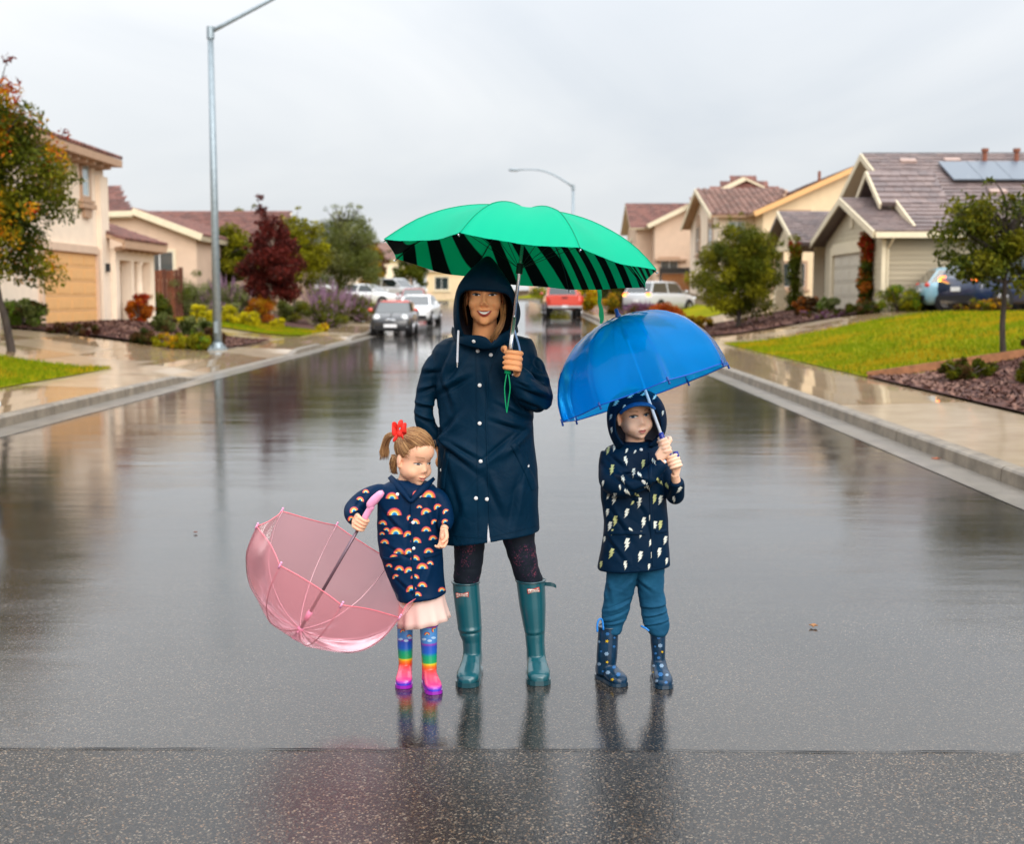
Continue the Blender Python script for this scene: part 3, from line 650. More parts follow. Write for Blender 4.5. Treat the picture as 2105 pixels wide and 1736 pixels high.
# -- yellow-cream house beyond
hy = thing('yellow_house', 'pale yellow two storey house with arched windows behind the round green tree', 'house', (14,70,1.4))
MB().prism([(12.3,1.0),(24,1.0),(24,6.0),(17.8,8.45),(12.3,6.0)],'y',66,82).build('wall', M_stuccoy, hy)
MB().prism([(68.5,1.0),(80,1.0),(80,6.0),(74.2,7.5),(68.5,6.0)],'x',10.4,12.299).build('front_wall', M_stucco, hy)
roof_plane(hy, (11.8,65.5,5.9),(11.8,82.4,5.9),(17.8,82.4,8.6),(17.8,65.5,8.6), M_tileb, 0.34,0.42, seed=15, singles=120, fascia=M_trim)
roof_plane(hy, (24.4,65.5,5.7),(24.4,82.4,5.7),(17.8,82.4,8.6),(17.8,65.5,8.6), M_tileb, 0.7,0.8, seed=16, fascia=M_trim)
MB().bar((11.75,65.47,5.8),(17.8,65.47,8.52),0.06,0.26).build('fascia', M_gdoor, hy); MB().bar((24.4,65.47,5.6),(17.8,65.472,8.52),0.06,0.26).build('fascia', M_trim, hy)
roof_plane(hy, (9.9,67.9,5.9),(13.4,67.9,5.9),(15.2,74.2,7.75),(9.9,74.2,7.75), M_tileb, 0.34,0.42, seed=17, singles=170, fascia=M_trim, barrel=True)
roof_plane(hy, (9.9,80.5,5.9),(13.4,80.5,5.9),(15.2,74.2,7.75),(9.9,74.2,7.75), M_tileb, 0.34,0.42, seed=18, fascia=M_trim)
MB().bar((9.87,67.85,5.8),(9.87,74.2,7.68),0.06,0.24).build('fascia', M_trimc, hy); MB().bar((9.871,80.55,5.8),(9.871,74.202,7.68),0.06,0.24).build('fascia', M_trimc, hy)
for y in (70.6,75.6): win(hy, (10.4,y,4.2),(0,1,0),(-1,0,0),1.5,1.5,(2,2),0.16,trim=M_trim,arch=True)
win(hy, (10.9,68.5,4.6),(1,0,0),(0,-1,0),0.9,1.0,(2,1),0.12,trim=M_trimc,pane=M_glassl)
win(hy, (13.3,66,4.8),(1,0,0),(0,-1,0),1.3,1.1,(2,1),0.14,trim=M_trim,pane=M_glassl)
win(hy, (13.0,66,2.1),(1,0,0),(0,-1,0),1.5,1.2,(2,1),0.14,trim=M_trim)
MB().tube([(15.6,68,7.4),(15.6,68,8.2)],.08,8).build('roof_pipe', M_terra, hy)
gt = thing('wooden_gate', 'orange-brown wooden side gate under a dark beam between the two far right houses', 'gate', (9.3,84,1.3))
for i in range(9): MB().box(9.1+i*.2,9.28+i*.2,84.0,84.04,1.1,3.1).build('board', mat('gate_wood',(0.36,0.14,0.04),rough=0.7,var=0.15) if i == 0 else bpy.data.materials['gate_wood'], gt)
MB().box(9.0,10.95,83.9,84.1,3.12,3.5).build('beam', M_dark, gt); MB().box(8.92,9.06,83.95,84.1,1.1,3.5).build('post', M_dark, gt)

# -- beige house furthest on the right
hz = thing('brown_roof_house', 'beige two storey house with red-brown roof furthest along the right side', 'house', (12,90,1.6))
MB().prism([(9.0,1.2),(22,1.2),(22,6.4),(15,9.3),(9.0,6.6)],'y',88,100).build('wall', M_stuccob, hz)
MB().prism([(90,1.2),(98,1.2),(98,6.6),(94,8.1),(90,6.6)],'x',7.9,8.999).build('front_wall', M_stuccob, hz)
roof_plane(hz, (8.5,87.5,6.5),(8.5,100.5,6.5),(15,100.5,9.7),(15,87.5,9.7), M_tileb, 0.4,0.5, seed=19, singles=90, fascia=M_trimc)
roof_plane(hz, (22.4,87.5,6.3),(22.4,100.5,6.3),(15,100.5,9.7),(15,87.5,9.7), M_tileb, 0.7,0.8, seed=20, fascia=M_trimc)
roof_plane(hz, (11.2,86.6,7.9),(18.8,86.6,7.9),(15.2,88.2,9.85),(14.8,88.2,9.85), M_tiler, 0.4,0.5, seed=21, fascia=M_trimc, thick=0.3)
roof_plane(hz, (7.4,89.5,6.4),(11.5,89.5,6.4),(12.6,94,8.4),(7.4,94,8.4), M_tiler, 0.4,0.5, seed=22, singles=120, fascia=M_trimc)
roof_plane(hz, (7.4,98.5,6.4),(11.5,98.5,6.4),(12.6,94,8.4),(7.4,94,8.4), M_tiler, 0.6,0.8, seed=23, fascia=M_trimc)
MB().bar((8.45,87.45,6.4),(15,87.45,9.6),0.06,0.3).build('fascia', M_trimc, hz)
win(hz, (7.9,93,4.2),(0,1,0),(-1,0,0),1.6,1.5,(2,1),0.16,trim=M_trimc)
win(hz, (9.4,88,3.3),(1,0,0),(0,-1,0),1.2,0.9,(2,1),0.14,trim=M_trim)
MB().box(9.0,11.2,87.7,87.98,4.05,4.2).build('belt_course', M_trim, hz)

# -- small houses where the street bends away
def small_house(label, x0, x1, y0, y1, zb, ze, zr, wm, tm, seed):
    h = thing('distant_house', label, 'house', ((x0+x1)/2,y0,zb))
    ym = (y0+y1)/2
    MB().prism([(y0,zb-0.6),(y1,zb-0.6),(y1,ze),(ym,zr-.2),(y0,ze)],'x',x0,x1).build('wall', wm, h)
    roof_plane(h,(x0-.4,y0-.4,ze),(x1+.4,y0-.4,ze),(x1+.4,ym,zr),(x0-.4,ym,zr),tm,0.5,0.6,seed=seed,fascia=M_trimc)
    roof_plane(h,(x0-.4,y1+.4,ze),(x1+.4,y1+.4,ze),(x1+.4,ym,zr),(x0-.4,ym,zr),tm,0.9,1.0,seed=seed+1,fascia=M_trimc)
    n = max(1,int((x1-x0)/3.2))
    for i in range(n): win(h,(x0+0.8+i*(x1-x0)/n,y0,zb+1.0),(1,0,0),(0,-1,0),1.3,1.2,(2,1),0.14,trim=M_trimc)
    return h
small_house('small pale yellow house at the bend, seen between the hood and the parked cars', -9.5, -1.5, 124, 133, 1.3, 4.1, 6.0, M_stuccoy, M_tileg, 31)
small_house('far cream house with brown roof left of the small pale yellow house', -19, -11.2, 118, 127, 1.4, 5.0, 6.8, M_stucco, M_tileb, 33)
small_house('far beige house with red-brown roof hidden behind the green umbrella', 0.5, 9, 126, 136, 1.4, 4.4, 6.2, M_stuccob, M_tiler, 35)
small_house('low cream house behind the purple bushes on the left', -22, -13.5, 80, 92, 1.2, 3.7, 5.2, M_stuccoy, M_tileb, 37)
# ------------------------------------------------------------------ trees, bushes and plants
def leafmat(name, c, rough=0.55): return mat('leaf_'+name, c, rough=rough, spec=0.10, transl=0.3, var=0.25, vscale=3)
LM = {k: leafmat(k, v) for k, v in dict(
    green=(0.078,0.092,0.0059), dgreen=(0.036,0.052,0.0071), olive=(0.148,0.141,0.0071), ygreen=(0.266,0.252,0.0071), yellow=(0.546,0.458,0.0084), gold=(0.444,0.237,0.0071),
    orange=(0.459,0.126,0.0071), red=(0.311,0.030,0.0095), maroon=(0.122,0.019,0.0142), dmaroon=(0.056,0.014,0.0118), grey=(0.220,0.238,0.0915), sage=(0.141,0.163,0.0444), purple=(0.238,0.114,0.2182),
    lilac=(0.370,0.238,0.3238), brown=(0.092,0.049,0.0178), rust=(0.355,0.096,0.0083), bright=(0.111,0.192,0.0118)).items()}
M_bark = mat('bark', (0.10,0.075,0.06), rough=0.9, col2=(0.20,0.16,0.13), vscale=12, bump=0.01, bscale=30, stretch=(1,1,0.25))
M_barkp = mat('pale_bark', (0.38,0.29,0.23), rough=0.9, col2=(0.52,0.42,0.34), vscale=9, bump=0.008, bscale=30, stretch=(1,1,0.3))
M_barkd = mat('dark_bark', (0.035,0.027,0.024), rough=0.85, col2=(0.07,0.055,0.045), vscale=12, bump=0.01, bscale=30, stretch=(1,1,0.25))

def leaf_cloud(rng, clumps, n, size, aspect=0.45, droop=0.0, spread=1.0, weights=None, ncol=3, colfn=None):
    """n leaf-sized rhombs spread through clumps [(centre, radius)]"""
    cc = np.array([c for c,_ in clumps]); rr = np.array([r for _,r in clumps])
    p = rr**2.2; p /= p.sum()
    k = rng.choice(len(clumps), n, p=p)
    d = rng.normal(0,1,(n,3)); d /= np.linalg.norm(d,axis=1)[:,None]
    rad = rr[k]*(rng.random(n)**0.45)*spread
    P = cc[k] + d*rad[:,None]*np.array([1,1,0.8])
    a = rng.normal(0,1,(n,3)) + d*0.6 + np.array([0,0,-droop]); a /= np.linalg.norm(a,axis=1)[:,None]
    b = np.cross(a, rng.normal(0,1,(n,3)) + np.array([0,0,0.8])); b /= np.linalg.norm(b,axis=1)[:,None]+1e-9
    s = size*(0.6+0.8*rng.random(n))[:,None]
    V = np.stack([P - a*s, P + b*s*aspect, P + a*s, P - b*s*aspect], axis=1).reshape(-1,3)
    Fq = np.arange(4*n).reshape(n,4)
    clump_col = rng.random(len(clumps))
    t = clump_col[k]*0.7 + rng.random(n)*0.3
    if colfn: t = np.clip(colfn(P, t), 0, 0.999)
    return V, Fq, (t*ncol).astype(int).clip(0,ncol-1)
def ellipsoid_clumps(rng, c, r, n, cr, shell=0.5, taper=0.0):
    out = []
    for _ in range(n):
        d = rng.normal(0,1,3); d /= np.linalg.norm(d)
        q = shell + (1-shell)*rng.random() if rng.random() < 0.75 else rng.random()
        x = d*q
        k = 1 - taper*max(-0.3, x[2])
        out.append((np.array([c[0]+x[0]*r[0]*k, c[1]+x[1]*r[1]*k, c[2]+x[2]*r[2]]), cr*(0.6+0.8*rng.random())))
    return out
def tree(name, label, cat, base, trunk_h, cc, cr, n, size, pal, seed, clumps=60, clr=0.45, trunk_r=0.09, bark=None, taper=0.0, shell=0.5, droop=0.0, aspect=0.45, group=None, lean=(0,0), wisps=0, colfn=None, extra=None):
    rng = np.random.default_rng(seed); r_ = random.Random(seed)
    t = thing(name, label, cat, base, group)
    cl = ellipsoid_clumps(rng, cc, cr, clumps, clr, shell, taper)
    if extra: cl += [(np.array(p), r) for p, r in extra]
    for _ in range(wisps):          # long loose shoots beyond the crown
        a = r_.uniform(0,2*math.pi); e = r_.uniform(-0.2,1.35); q = r_.uniform(0.95,1.28)
        k = 1 - taper*max(-0.3, math.sin(e))
        cl.append((np.array([cc[0]+math.cos(a)*math.cos(e)*cr[0]*q*k, cc[1]+math.sin(a)*math.cos(e)*cr[1]*q*k, cc[2]+math.sin(e)*cr[2]*q]), clr*0.35))
    V, Fq, mi = leaf_cloud(rng, cl, n, size, aspect, droop, ncol=len(pal), colfn=colfn)
    o = bpy.data.objects.new('crown', mesh_np('crown', V, Fq, [LM[p] for p in pal], mi, org=base)); link(o, t)
    mb = MB(); b = Vector(base); top = Vector((cc[0]+lean[0], cc[1]+lean[1], cc[2]+cr[2]*0.45))
    fork = Vector((lerp(b.x,cc[0],0.6), lerp(b.y,cc[1],0.6), b.z+trunk_h))
    mb.tube([b-Vector((0,0,.1)), b+Vector((0,0,.08)), lerp(b,fork,0.5)+Vector((r_.uniform(-.03,.03),0,0)), fork, lerp(fork,top,0.5), top], [trunk_r*1.5,trunk_r*1.15,trunk_r,trunk_r*0.85,trunk_r*0.5,trunk_r*0.12], 10, sub=3)
    for c_, r0 in cl[::max(1,len(cl)//26)] + cl[-wisps:] * (1 if wisps else 0):
        s0 = lerp(fork, top, min(0.95,max(0.0,(c_[2]-fork.z)/max(0.3,top.z-fork.z)*0.6)))
        c_ = Vector(c_); md = lerp(s0,c_,0.5) + Vector((r_.uniform(-.1,.1),r_.uniform(-.1,.1),0.12*cr[2]*r_.random()))
        mb.tube([s0,md,c_],[trunk_r*0.38,trunk_r*0.22,trunk_r*0.06],6,sub=3)
    mb.build('trunk', bark or M_bark, t, True)
    return t
def bush(name, label, x, y, rx, rz, n, size, pal, seed, ry=None, cat='bush', group=None, aspect=0.5, spikes=None, droop=0.0, z=None, core=True, colfn=None):
    rng = np.random.default_rng(seed); zb = H(x,y) if z is None else z; ry = ry or rx
    t = thing(name, label, cat, (x,y,zb), group)
    cl = [(c,r) for c,r in ellipsoid_clumps(rng, (x,y,zb+rz*0.52), (rx*0.82,ry*0.82,rz*0.5), 34, min(rx,rz)*0.26, 0.7) if c[2] > zb+0.02]
    V, Fq, mi = leaf_cloud(rng, cl, n, size, aspect, droop, ncol=len(pal), colfn=colfn)
    V[:,2] = np.maximum(V[:,2], zb-0.02)
    o = bpy.data.objects.new('foliage', mesh_np('foliage', V, Fq, [LM[p] for p in pal], mi, org=(x,y,zb))); link(o, t)
    mb = MB(); r_ = random.Random(seed)
    for k in range(9):
        a = r_.uniform(0,6.28); q = r_.uniform(0.3,0.85)
        mb.tube([(x,y,zb-.05),(x+math.cos(a)*rx*q*.4,y+math.sin(a)*ry*q*.4,zb+rz*.45),(x+math.cos(a)*rx*q,y+math.sin(a)*ry*q,zb+rz*r_.uniform(.6,.95))],[.02,.014,.004],5,sub=2)
    mb.build('stems', M_bark, t, True)
    if spikes:
        m2 = MB(); sm_ = spikes
        for k in range(sm_[1]):
            a = r_.uniform(0,6.28); q = r_.random()**.5; l = rz*r_.uniform(.25,.5)
            p = Vector((x+math.cos(a)*rx*q, y+math.sin(a)*ry*q, zb+rz*(1.0-0.45*q*q)-.1)); d = Vector((math.cos(a)*q*.6,math.sin(a)*q*.6,1)).normalized()
            m2.tube([p,p+d*l*.4,p+d*l],[.008,sm_[2],.004],5,m=k%len(sm_[0]))
        tag(m2.build('flower_spikes', [LM[q] for q in sm_[0]], t), kind='stuff')
    return t
# street trees
def autumn(P, t):
    v = np.array([noise.noise(Vector((p[0]*1.3,p[1]*1.3,p[2]*1.1+5))) for p in P]); return 0.36 + v*0.60 + (t-0.5)*0.62 + 0.30*np.clip((P[:,0]+10.3)/0.9,0,1)*np.clip((P[:,2]-3.6)/1.2,0,1) + 0.28*np.clip((P[:,2]-5.0)/1.0,0,1)
bx,by = -10.5,25.8
tree('maple_tree', 'near left tree with mixed green, orange and red leaves in front of the cream house', 'tree', (bx,by,H(bx,by)), 1.35, (-10.9,by,3.9), (1.55,1.5,2.4), 52000, 0.052, ['dgreen','dgreen','green','green','olive','olive','gold','orange','red','maroon'], 101, clumps=150, clr=0.46, trunk_r=0.075, bark=M_barkd, taper=0.42, shell=0.35, droop=0.35, wisps=26, colfn=autumn)
bx,by = 8.45,22.4
tree('ash_tree', 'thin young tree with dark trunk standing in the right mulch bed', 'tree', (bx,by,H(bx,by)), 1.15, (8.42,by,2.5), (1.15,1.05,1.0), 10500, 0.05, ['dgreen','green','green','olive','olive'], 102, clumps=70, clr=0.25, trunk_r=0.05, bark=M_barkd, shell=0.35, droop=0.5, wisps=22, lean=(0,0), extra=[((8.0,22.3,2.75),.36),((8.1,22.3,2.2),.3),((7.95,22.3,1.95),.18),((7.75,22.4,2.9),.2),((7.6,22.3,2.55),.14),((9.2,22.3,3.3),.35),((9.7,22.3,3.2),.35),((9.9,22.3,2.6),.35),((7.55,22.4,2.75),.16)])
bx,by = 8.0,47.5
tree('pepper_tree', 'round bushy dark green tree in front of the yellow house on the right', 'tree', (bx,by,H(bx,by)), 0.95, (8.0,by,2.5), (1.58,1.5,1.8), 34000, 0.08, ['dgreen','green','green','olive','olive','ygreen'], 103, clumps=130, clr=0.38, trunk_r=0.085, bark=M_barkd, taper=0.12, shell=0.45, droop=0.9, aspect=0.22, wisps=18)
bx,by = -10.4,52.0
tree('plum_tree', 'dark red purple-leaf tree with pale trunk on the left lawn', 'tree', (bx,by,H(bx,by)), 1.4, (-10.35,by,2.9), (1.25,1.2,1.55), 19000, 0.075, ['dmaroon','maroon','dmaroon','maroon','maroon','dmaroon'], 104, clumps=90, clr=0.36, trunk_r=0.085, bark=M_barkp, taper=0.25, shell=0.4, wisps=16, extra=[((-10.5,52,4.6),.42),((-10.7,52,5.1),.3),((-10.1,52,4.7),.3),((-10.75,52,5.6),.2),((-9.2,52,2.9),.4)])
bx,by = -13.2,56.5
tree('bushy_tree', 'wide olive green tree behind the lamp post on the left', 'tree', (bx,by,H(bx,by)), 1.3, (-13.6,by,3.25), (1.9,1.7,1.35), 20000, 0.085, ['dgreen','green','olive','olive','ygreen'], 105, clumps=90, clr=0.42, trunk_r=0.12, bark=M_barkd, shell=0.45, wisps=6, extra=[((-13.0,56.5,4.5),.5),((-12.6,56.5,4.2),.5),((-15.2,56.5,2.6),.6)])
bx,by = -11.1,61.0
tree('birch_tree', 'yellow-green tree between the dark red tree and the willow', 'tree', (bx,by,H(bx,by)), 1.5, (-10.9,by,3.6), (1.5,1.4,1.9), 15000, 0.08, ['green','olive','olive','ygreen','ygreen'], 106, clumps=80, clr=0.4, trunk_r=0.085, shell=0.4, taper=0.3, wisps=22)
bx,by = -10.5,69.5
tree('willow_tree', 'feathery grey-green willow tree above the purple flowering bushes', 'tree', (bx,by,H(bx,by)), 1.7, (-9.75,by,4.0), (2.35,2.0,2.15), 30000, 0.10, ['dgreen','green','sage','sage','grey','olive'], 107, clumps=120, clr=0.5, trunk_r=0.12, bark=M_barkd, shell=0.4, droop=-0.6, aspect=0.16, taper=0.25, wisps=40)
for (x,y,h,rx,pal,lb,sd) in ((-10.6,86,4.4,1.0,['green','olive','gold','brown'],'narrow olive-brown tree right of the willow beside the far cars',111),
        (-11.6,98,4.2,1.1,['brown','maroon','olive'],'small brown-leaved tree between the two far cream houses',112),
        (-9.5,108,4.4,1.4,['dgreen','green','olive'],'far round green tree beside the small pale yellow house',113),
        (-17,76,5.2,2.0,['dgreen','green','olive'],'broad green tree behind the willow on the left',114),
        (3.5,118,4.0,1.8,['green','olive','gold'],'far green tree behind the red pickup at the bend',115),
        (-4.3,118,2.9,1.1,['dgreen','green'],'dark round shrub-like tree by the wall of the pale yellow house',116)):
    zb = H(x,y) if abs(x)<30 else 1.2
    tree('small_tree', lb, 'tree', (x,y,zb), h*0.3, (x,y,zb+h*0.62), (rx,rx,h*0.4), 6000, 0.11, pal, sd, clumps=44, clr=0.42, trunk_r=0.08, shell=0.4, taper=0.2, wisps=6)
# left beds
bush('hedge_bush','rounded green bush with brown middle at the foot of the cream wall, far left',-12.9,32.3,0.85,0.72,5000,0.05,['brown','dgreen','sage','bright','sage'],201)
bush('rust_ball_bush','round orange-red bush in front of the entry wing',-12.3,40.5,0.52,0.88,4500,0.045,['rust','orange','red'],202)
bush('low_bush','flat brown ground bush beneath the tan garage door',-11.4,31.9,0.9,0.3,3500,0.04,['brown','dmaroon','brown','dgreen'],203)
bush('dwarf_bush','small dark green bush left of the two yellow-green bushes',-9.9,32.8,0.34,0.38,2200,0.035,['dgreen','brown','dgreen'],204)
bush('spirea_bush','low spreading yellow-green bush at the front edge of left mulch bed',-9.2,32.9,0.62,0.36,3500,0.04,['olive','ygreen','gold','ygreen'],205)
bush('spirea_bush','second yellow-green bush, rounder, next to the brown bush',-8.6,33.3,0.42,0.40,3000,0.038,['olive','ygreen','bright'],206)
bush('sage_bush','grey-green mounded bush in the middle of left mulch bed',-9.7,37.6,0.58,0.62,3500,0.045,['sage','grey','dgreen'],207)
bush('sage_bush','dark grey-green bush just left of the mounded grey-green one',-10.6,37.3,0.42,0.62,3000,0.045,['dgreen','sage','brown'],208)
bush('brown_bush','rounded brown bush in front of the grey-green mounded bush',-8.75,35.2,0.48,0.42,3200,0.04,['brown','dgreen','brown','dmaroon'],209)
bush('brown_bush','large brown bush touching the foot of the lamp post',-8.55,34.3,0.42,0.52,3400,0.04,['brown','dmaroon','brown','olive'],210)
bush('sage_bush','green bush behind the brown bush by the lamp post',-9.25,36.6,0.42,0.55,3000,0.04,['sage','bright','dgreen'],211)
bush('dark_hedge','dark green low hedge beside the entry wing',-13.6,46.2,0.85,0.95,4500,0.05,['dgreen','green','dgreen'],212)
for i,(x,y,r,lb) in enumerate(((-11.9,46.6,.5,'bright yellow ball bush, leftmost in the row beyond the driveway'),(-11.1,47.5,.55,'bright yellow ball bush directly behind the lamp post'),(-10.45,48.2,.5,'bright yellow ball bush between lamp post and orange bush'),(-9.75,50.2,.36,'small bright yellow ball bush at the foot of the dark red tree'))):
    bush('yellow_ball_bush', lb, x, y, r, r*1.15, 3500, 0.035, ['ygreen','yellow','yellow','ygreen'], 220+i, group='yellow ball bushes on the left lawn')
bush('orange_grass','orange mounded grass left of the dark red tree trunk',-10.7,51.6,0.75,1.1,5000,0.06,['orange','rust','gold','orange'],225,aspect=0.2)
bush('orange_flower','small yellow-orange plant on the lawn edge near the street',-8.2,51.6,0.32,0.3,1200,0.04,['gold','yellow','orange'],226,cat='plant')
bush('grass_clump','tall pale green grass clump behind the lamp post',-13.4,51,1.2,1.75,6000,0.09,['sage','grey','green','sage'],227,aspect=0.12,cat='plant')
bush('lavender_bush','lilac flowering bush behind the yellow ball bushes',-12.1,51.6,0.95,1.35,5000,0.05,['sage','lilac','grey','sage'],228,spikes=(['lilac','purple'],70,.018))
bush('lavender_bush','green bush with faint lilac tips behind dark red tree',-10.0,55.2,0.85,1.15,4500,0.05,['green','sage','olive'],229)
for i,(x,y,r,h,lb) in enumerate(((-8.6,56.0,1.1,1.35,'largest purple flowering sage bush near the parked dark car'),(-9.2,59.5,1.1,1.55,'purple flowering sage bush under the yellow-green tree'),(-7.9,59.5,.9,1.25,'purple flowering sage bush closest to the kerb'))):
    bush('purple_sage', lb, x, y, r, h, 5500, 0.055, ['sage','olive','sage','lilac','green','olive'], 230+i, spikes=(['purple','lilac'],75,.018), group='purple sage bushes by the left kerb')
bush('kerb_hedge','low dark green hedge behind the dark hatchback',-7.6,63,0.8,0.7,3000,0.05,['dgreen','green'],234)
bush('small_hedge','dark green clipped bush on far left lawn near white cars',-10.2,74,1.1,0.9,3500,0.06,['dgreen','green'],235)
# right side
bush('juniper_bush','low dark green spreading bush left of the thin young tree',7.0,20.0,0.5,0.34,4500,0.035,['dgreen','brown','green','olive'],240)
bush('juniper_bush','dark green spreading bush in right mulch bed at the picture edge',7.55,18.4,0.52,0.36,4500,0.035,['dgreen','brown','green','olive'],241)
bush('juniper_bush','low dark bush behind the thin young tree trunk',9.3,22.6,0.5,0.36,3000,0.035,['dgreen','brown','dmaroon'],242)
bush('red_bush','bright orange-red bush in front of the silver car on the right',6.35,57.0,0.95,0.95,6000,0.05,['red','orange','rust','red'],243)
bush('purple_salvia','purple-red flowering plants left of the orange-red bush',5.5,60.0,0.95,0.85,4500,0.05,['olive','purple','maroon','green'],244,spikes=(['purple'],60,.02))
bush('yellow_shrub','yellow-orange bushy shrub on the right verge behind the red pickup',3.6,74,0.8,1.3,4500,0.07,['gold','yellow','olive'],245)
bush('olive_shrub','olive green shrub just right of the red pickup',4.9,69,1.0,1.15,4500,0.06,['olive','gold','green','brown'],246)
bush('verge_shrub','wide green shrub between the pickup and the pale yellow house',1.8,86,1.5,1.3,4500,0.07,['olive','ygreen','green'],247)
bush('verge_shrub','dark green shrub behind the olive shrub on the right verge',5.6,78,1.4,1.7,4500,0.07,['dgreen','green','brown'],248)
bush('low_shrub','olive and gold ground shrub left of the round tree trunk',6.9,51.5,1.0,0.55,3500,0.05,['olive','gold','brown'],249)
bush('rust_bush','rusty brown rounded bush in the bed before the porch pillar',10.4,46.9,0.52,0.72,3500,0.045,['rust','brown','brown'],250)
bush('sage_mound','pale grey-green mound beside the rusty brown bush',11.05,46.6,0.5,0.55,3000,0.045,['sage','grey','bright'],251)
bush('garden_bush','light green mounded bush below the garage downpipe',12.3,41.9,0.8,0.75,4500,0.045,['bright','ygreen','sage'],252)
bush('garden_bush','dark green bush left of the light green mounded bush',11.35,42.3,0.75,0.42,3500,0.045,['dgreen','green','brown'],253)
bush('garden_bush','grey-green bush beside the pale blue car',13.0,42.35,0.5,0.6,3000,0.045,['sage','bright','dgreen'],254)
bush('ground_bush','low dark brown ground cover along the right driveway',10.2,43.2,1.0,0.3,3000,0.04,['dgreen','brown','purple'],255)
bush('verge_plants','brownish green plants on the driveway edge beside the navy car',13.2,36.6,0.9,0.42,3000,0.05,['olive','brown','gold'],256)
bush('verge_plants','orange-green plants right of the thin tree by the lawn top',15.6,36.4,1.3,0.6,3500,0.055,['olive','orange','brown','green'],257)
for lb,x,y,w_,zt,pal,sd in (('red and green climbing vine on the garage corner',11.98,44.35,0.42,3.5,['dgreen','green','rust','red','green'],260),('red-topped climbing vine on the porch pillar',11.1,51.9,0.5,3.7,['dgreen','green','olive','red'],261)):
    rng = np.random.default_rng(sd); t = thing('climbing_vine', lb, 'vine', (x,y,H(x,y))); zb = H(x,y)
    cl = [(np.array([x-.12+rng.normal(0,.05), y+rng.normal(0,w_*.35)*(1-0.3*k/40), lerp(zb,zt,(k/40)**1.0)]), 0.16+0.14*rng.random()) for k in range(44)] + [(np.array([x-.1,y+rng.normal(0,w_*.9),zt-0.15*rng.random()]),.2) for _ in range(8)]
    V,Fq,mi = leaf_cloud(rng, cl, 5500, 0.05, 0.6, ncol=len(pal), colfn=lambda P,t_: t_*0.62 + np.clip((P[:,2]-zt+0.9)/0.9,0,1)*0.45)
    link(bpy.data.objects.new('foliage', mesh_np('foliage', V,Fq,[LM[p] for p in pal],mi,org=(x,y,H(x,y)))), t)
    MB().tube([(x-.06,y,zb-.1),(x-.08,y+.1,zb+.8),(x-.06,y-.1,zb+1.7),(x-.06,y,zt-.2)],[.03,.025,.02,.01],6,sub=4).build('stem', M_bark, t, True)
# wet fallen leaves
M_fl = [mat('fallen_leaf', c, rough=0.4) for c in ((0.42,0.10,0.03),(0.30,0.13,0.04),(0.16,0.05,0.03))]
for i,(px,py,lb) in enumerate(((1845,872,'orange fallen leaf on the right gutter'),(1722,832,'brown fallen leaf in the gutter, second from the pavement lawn corner'),(1770,853,'dark fallen leaf in the right gutter'),(1924,945,'bright orange fallen leaf at the foot of the right kerb'),(1672,1291,'small brown leaf lying alone on the road right of the boy'),(402,1098,'tiny dark leaf lying alone on the road left of the pink umbrella'))):
    d = ray(px,py); t = -EYE/d.z; p = Vector((d.x*t, d.y*t, 0.012)); r_ = random.Random(i); s = (0.05,0.035,0.045,0.05,0.022,0.014)[i]; a = r_.uniform(0,3)
    vs = [p + Vector((math.cos(a+q)*s*l, math.sin(a+q)*s*l, 0.003*math.sin(3*q)+.002)) for q,l in [(k*math.pi/5,(1,.55)[k%2]) for k in range(10)]]
    mb = MB().add(vs+[v-Vector((0,0,.004)) for v in vs], [tuple(range(10)), tuple(range(19,9,-1))]+[(k,(k+1)%10,10+(k+1)%10,10+k) for k in range(10)])
    tag(mb.build('fallen_leaf', M_fl[i%3]), lb, 'leaf', 'fallen leaves on the wet road')
# ------------------------------------------------------------------ vehicles
def paint(name, c): return mat(name, c, rough=0.35, spec=0.5, coat=1.0, coat_r=0.06)
M_tyre = mat('tyre', (0.012,0.012,0.013), rough=0.8); M_rim = mat('alloy_rim', (0.5,0.5,0.52), rough=0.3, metal=1.0)
M_carglass = mat('car_glass', (0.012,0.020,0.022), rough=0.04, spec=0.8, coat=1.0, coat_r=0.02)
M_plastic = mat('black_plastic', (0.015,0.015,0.017), rough=0.5); M_chrome = mat('chrome', (0.75,0.76,0.78), rough=0.12, metal=1.0)
M_lamp = mat('headlight_glass', (0.75,0.78,0.80), rough=0.08, spec=0.8, coat=1.0)
M_tail = mat('tail_light', (0.55,0.03,0.015), rough=0.15, coat=1.0); M_plate = mat('number_plate', (0.78,0.78,0.80), rough=0.4)
M_taillit = mat('lit_tail_light', (0.8,0.05,0.02), rough=0.2); _b = M_taillit.node_tree.nodes['Principled BSDF']; _b.inputs['Emission Color'].default_value = (1.0,0.16,0.02,1); _b.inputs['Emission Strength'].default_value = 3.0
M_signal = mat('lit_signal', (0.9,0.4,0.02), rough=0.2); _b = M_signal.node_tree.nodes['Principled BSDF']; _b.inputs['Emission Color'].default_value = (1.0,0.55,0.05,1); _b.inputs['Emission Strength'].default_value = 5.0
M_text = mat('plate_text', (0.03,0.04,0.12), rough=0.5)
M_bump = mat('steel_bumper', (0.42,0.42,0.43), rough=0.4, metal=0.3)
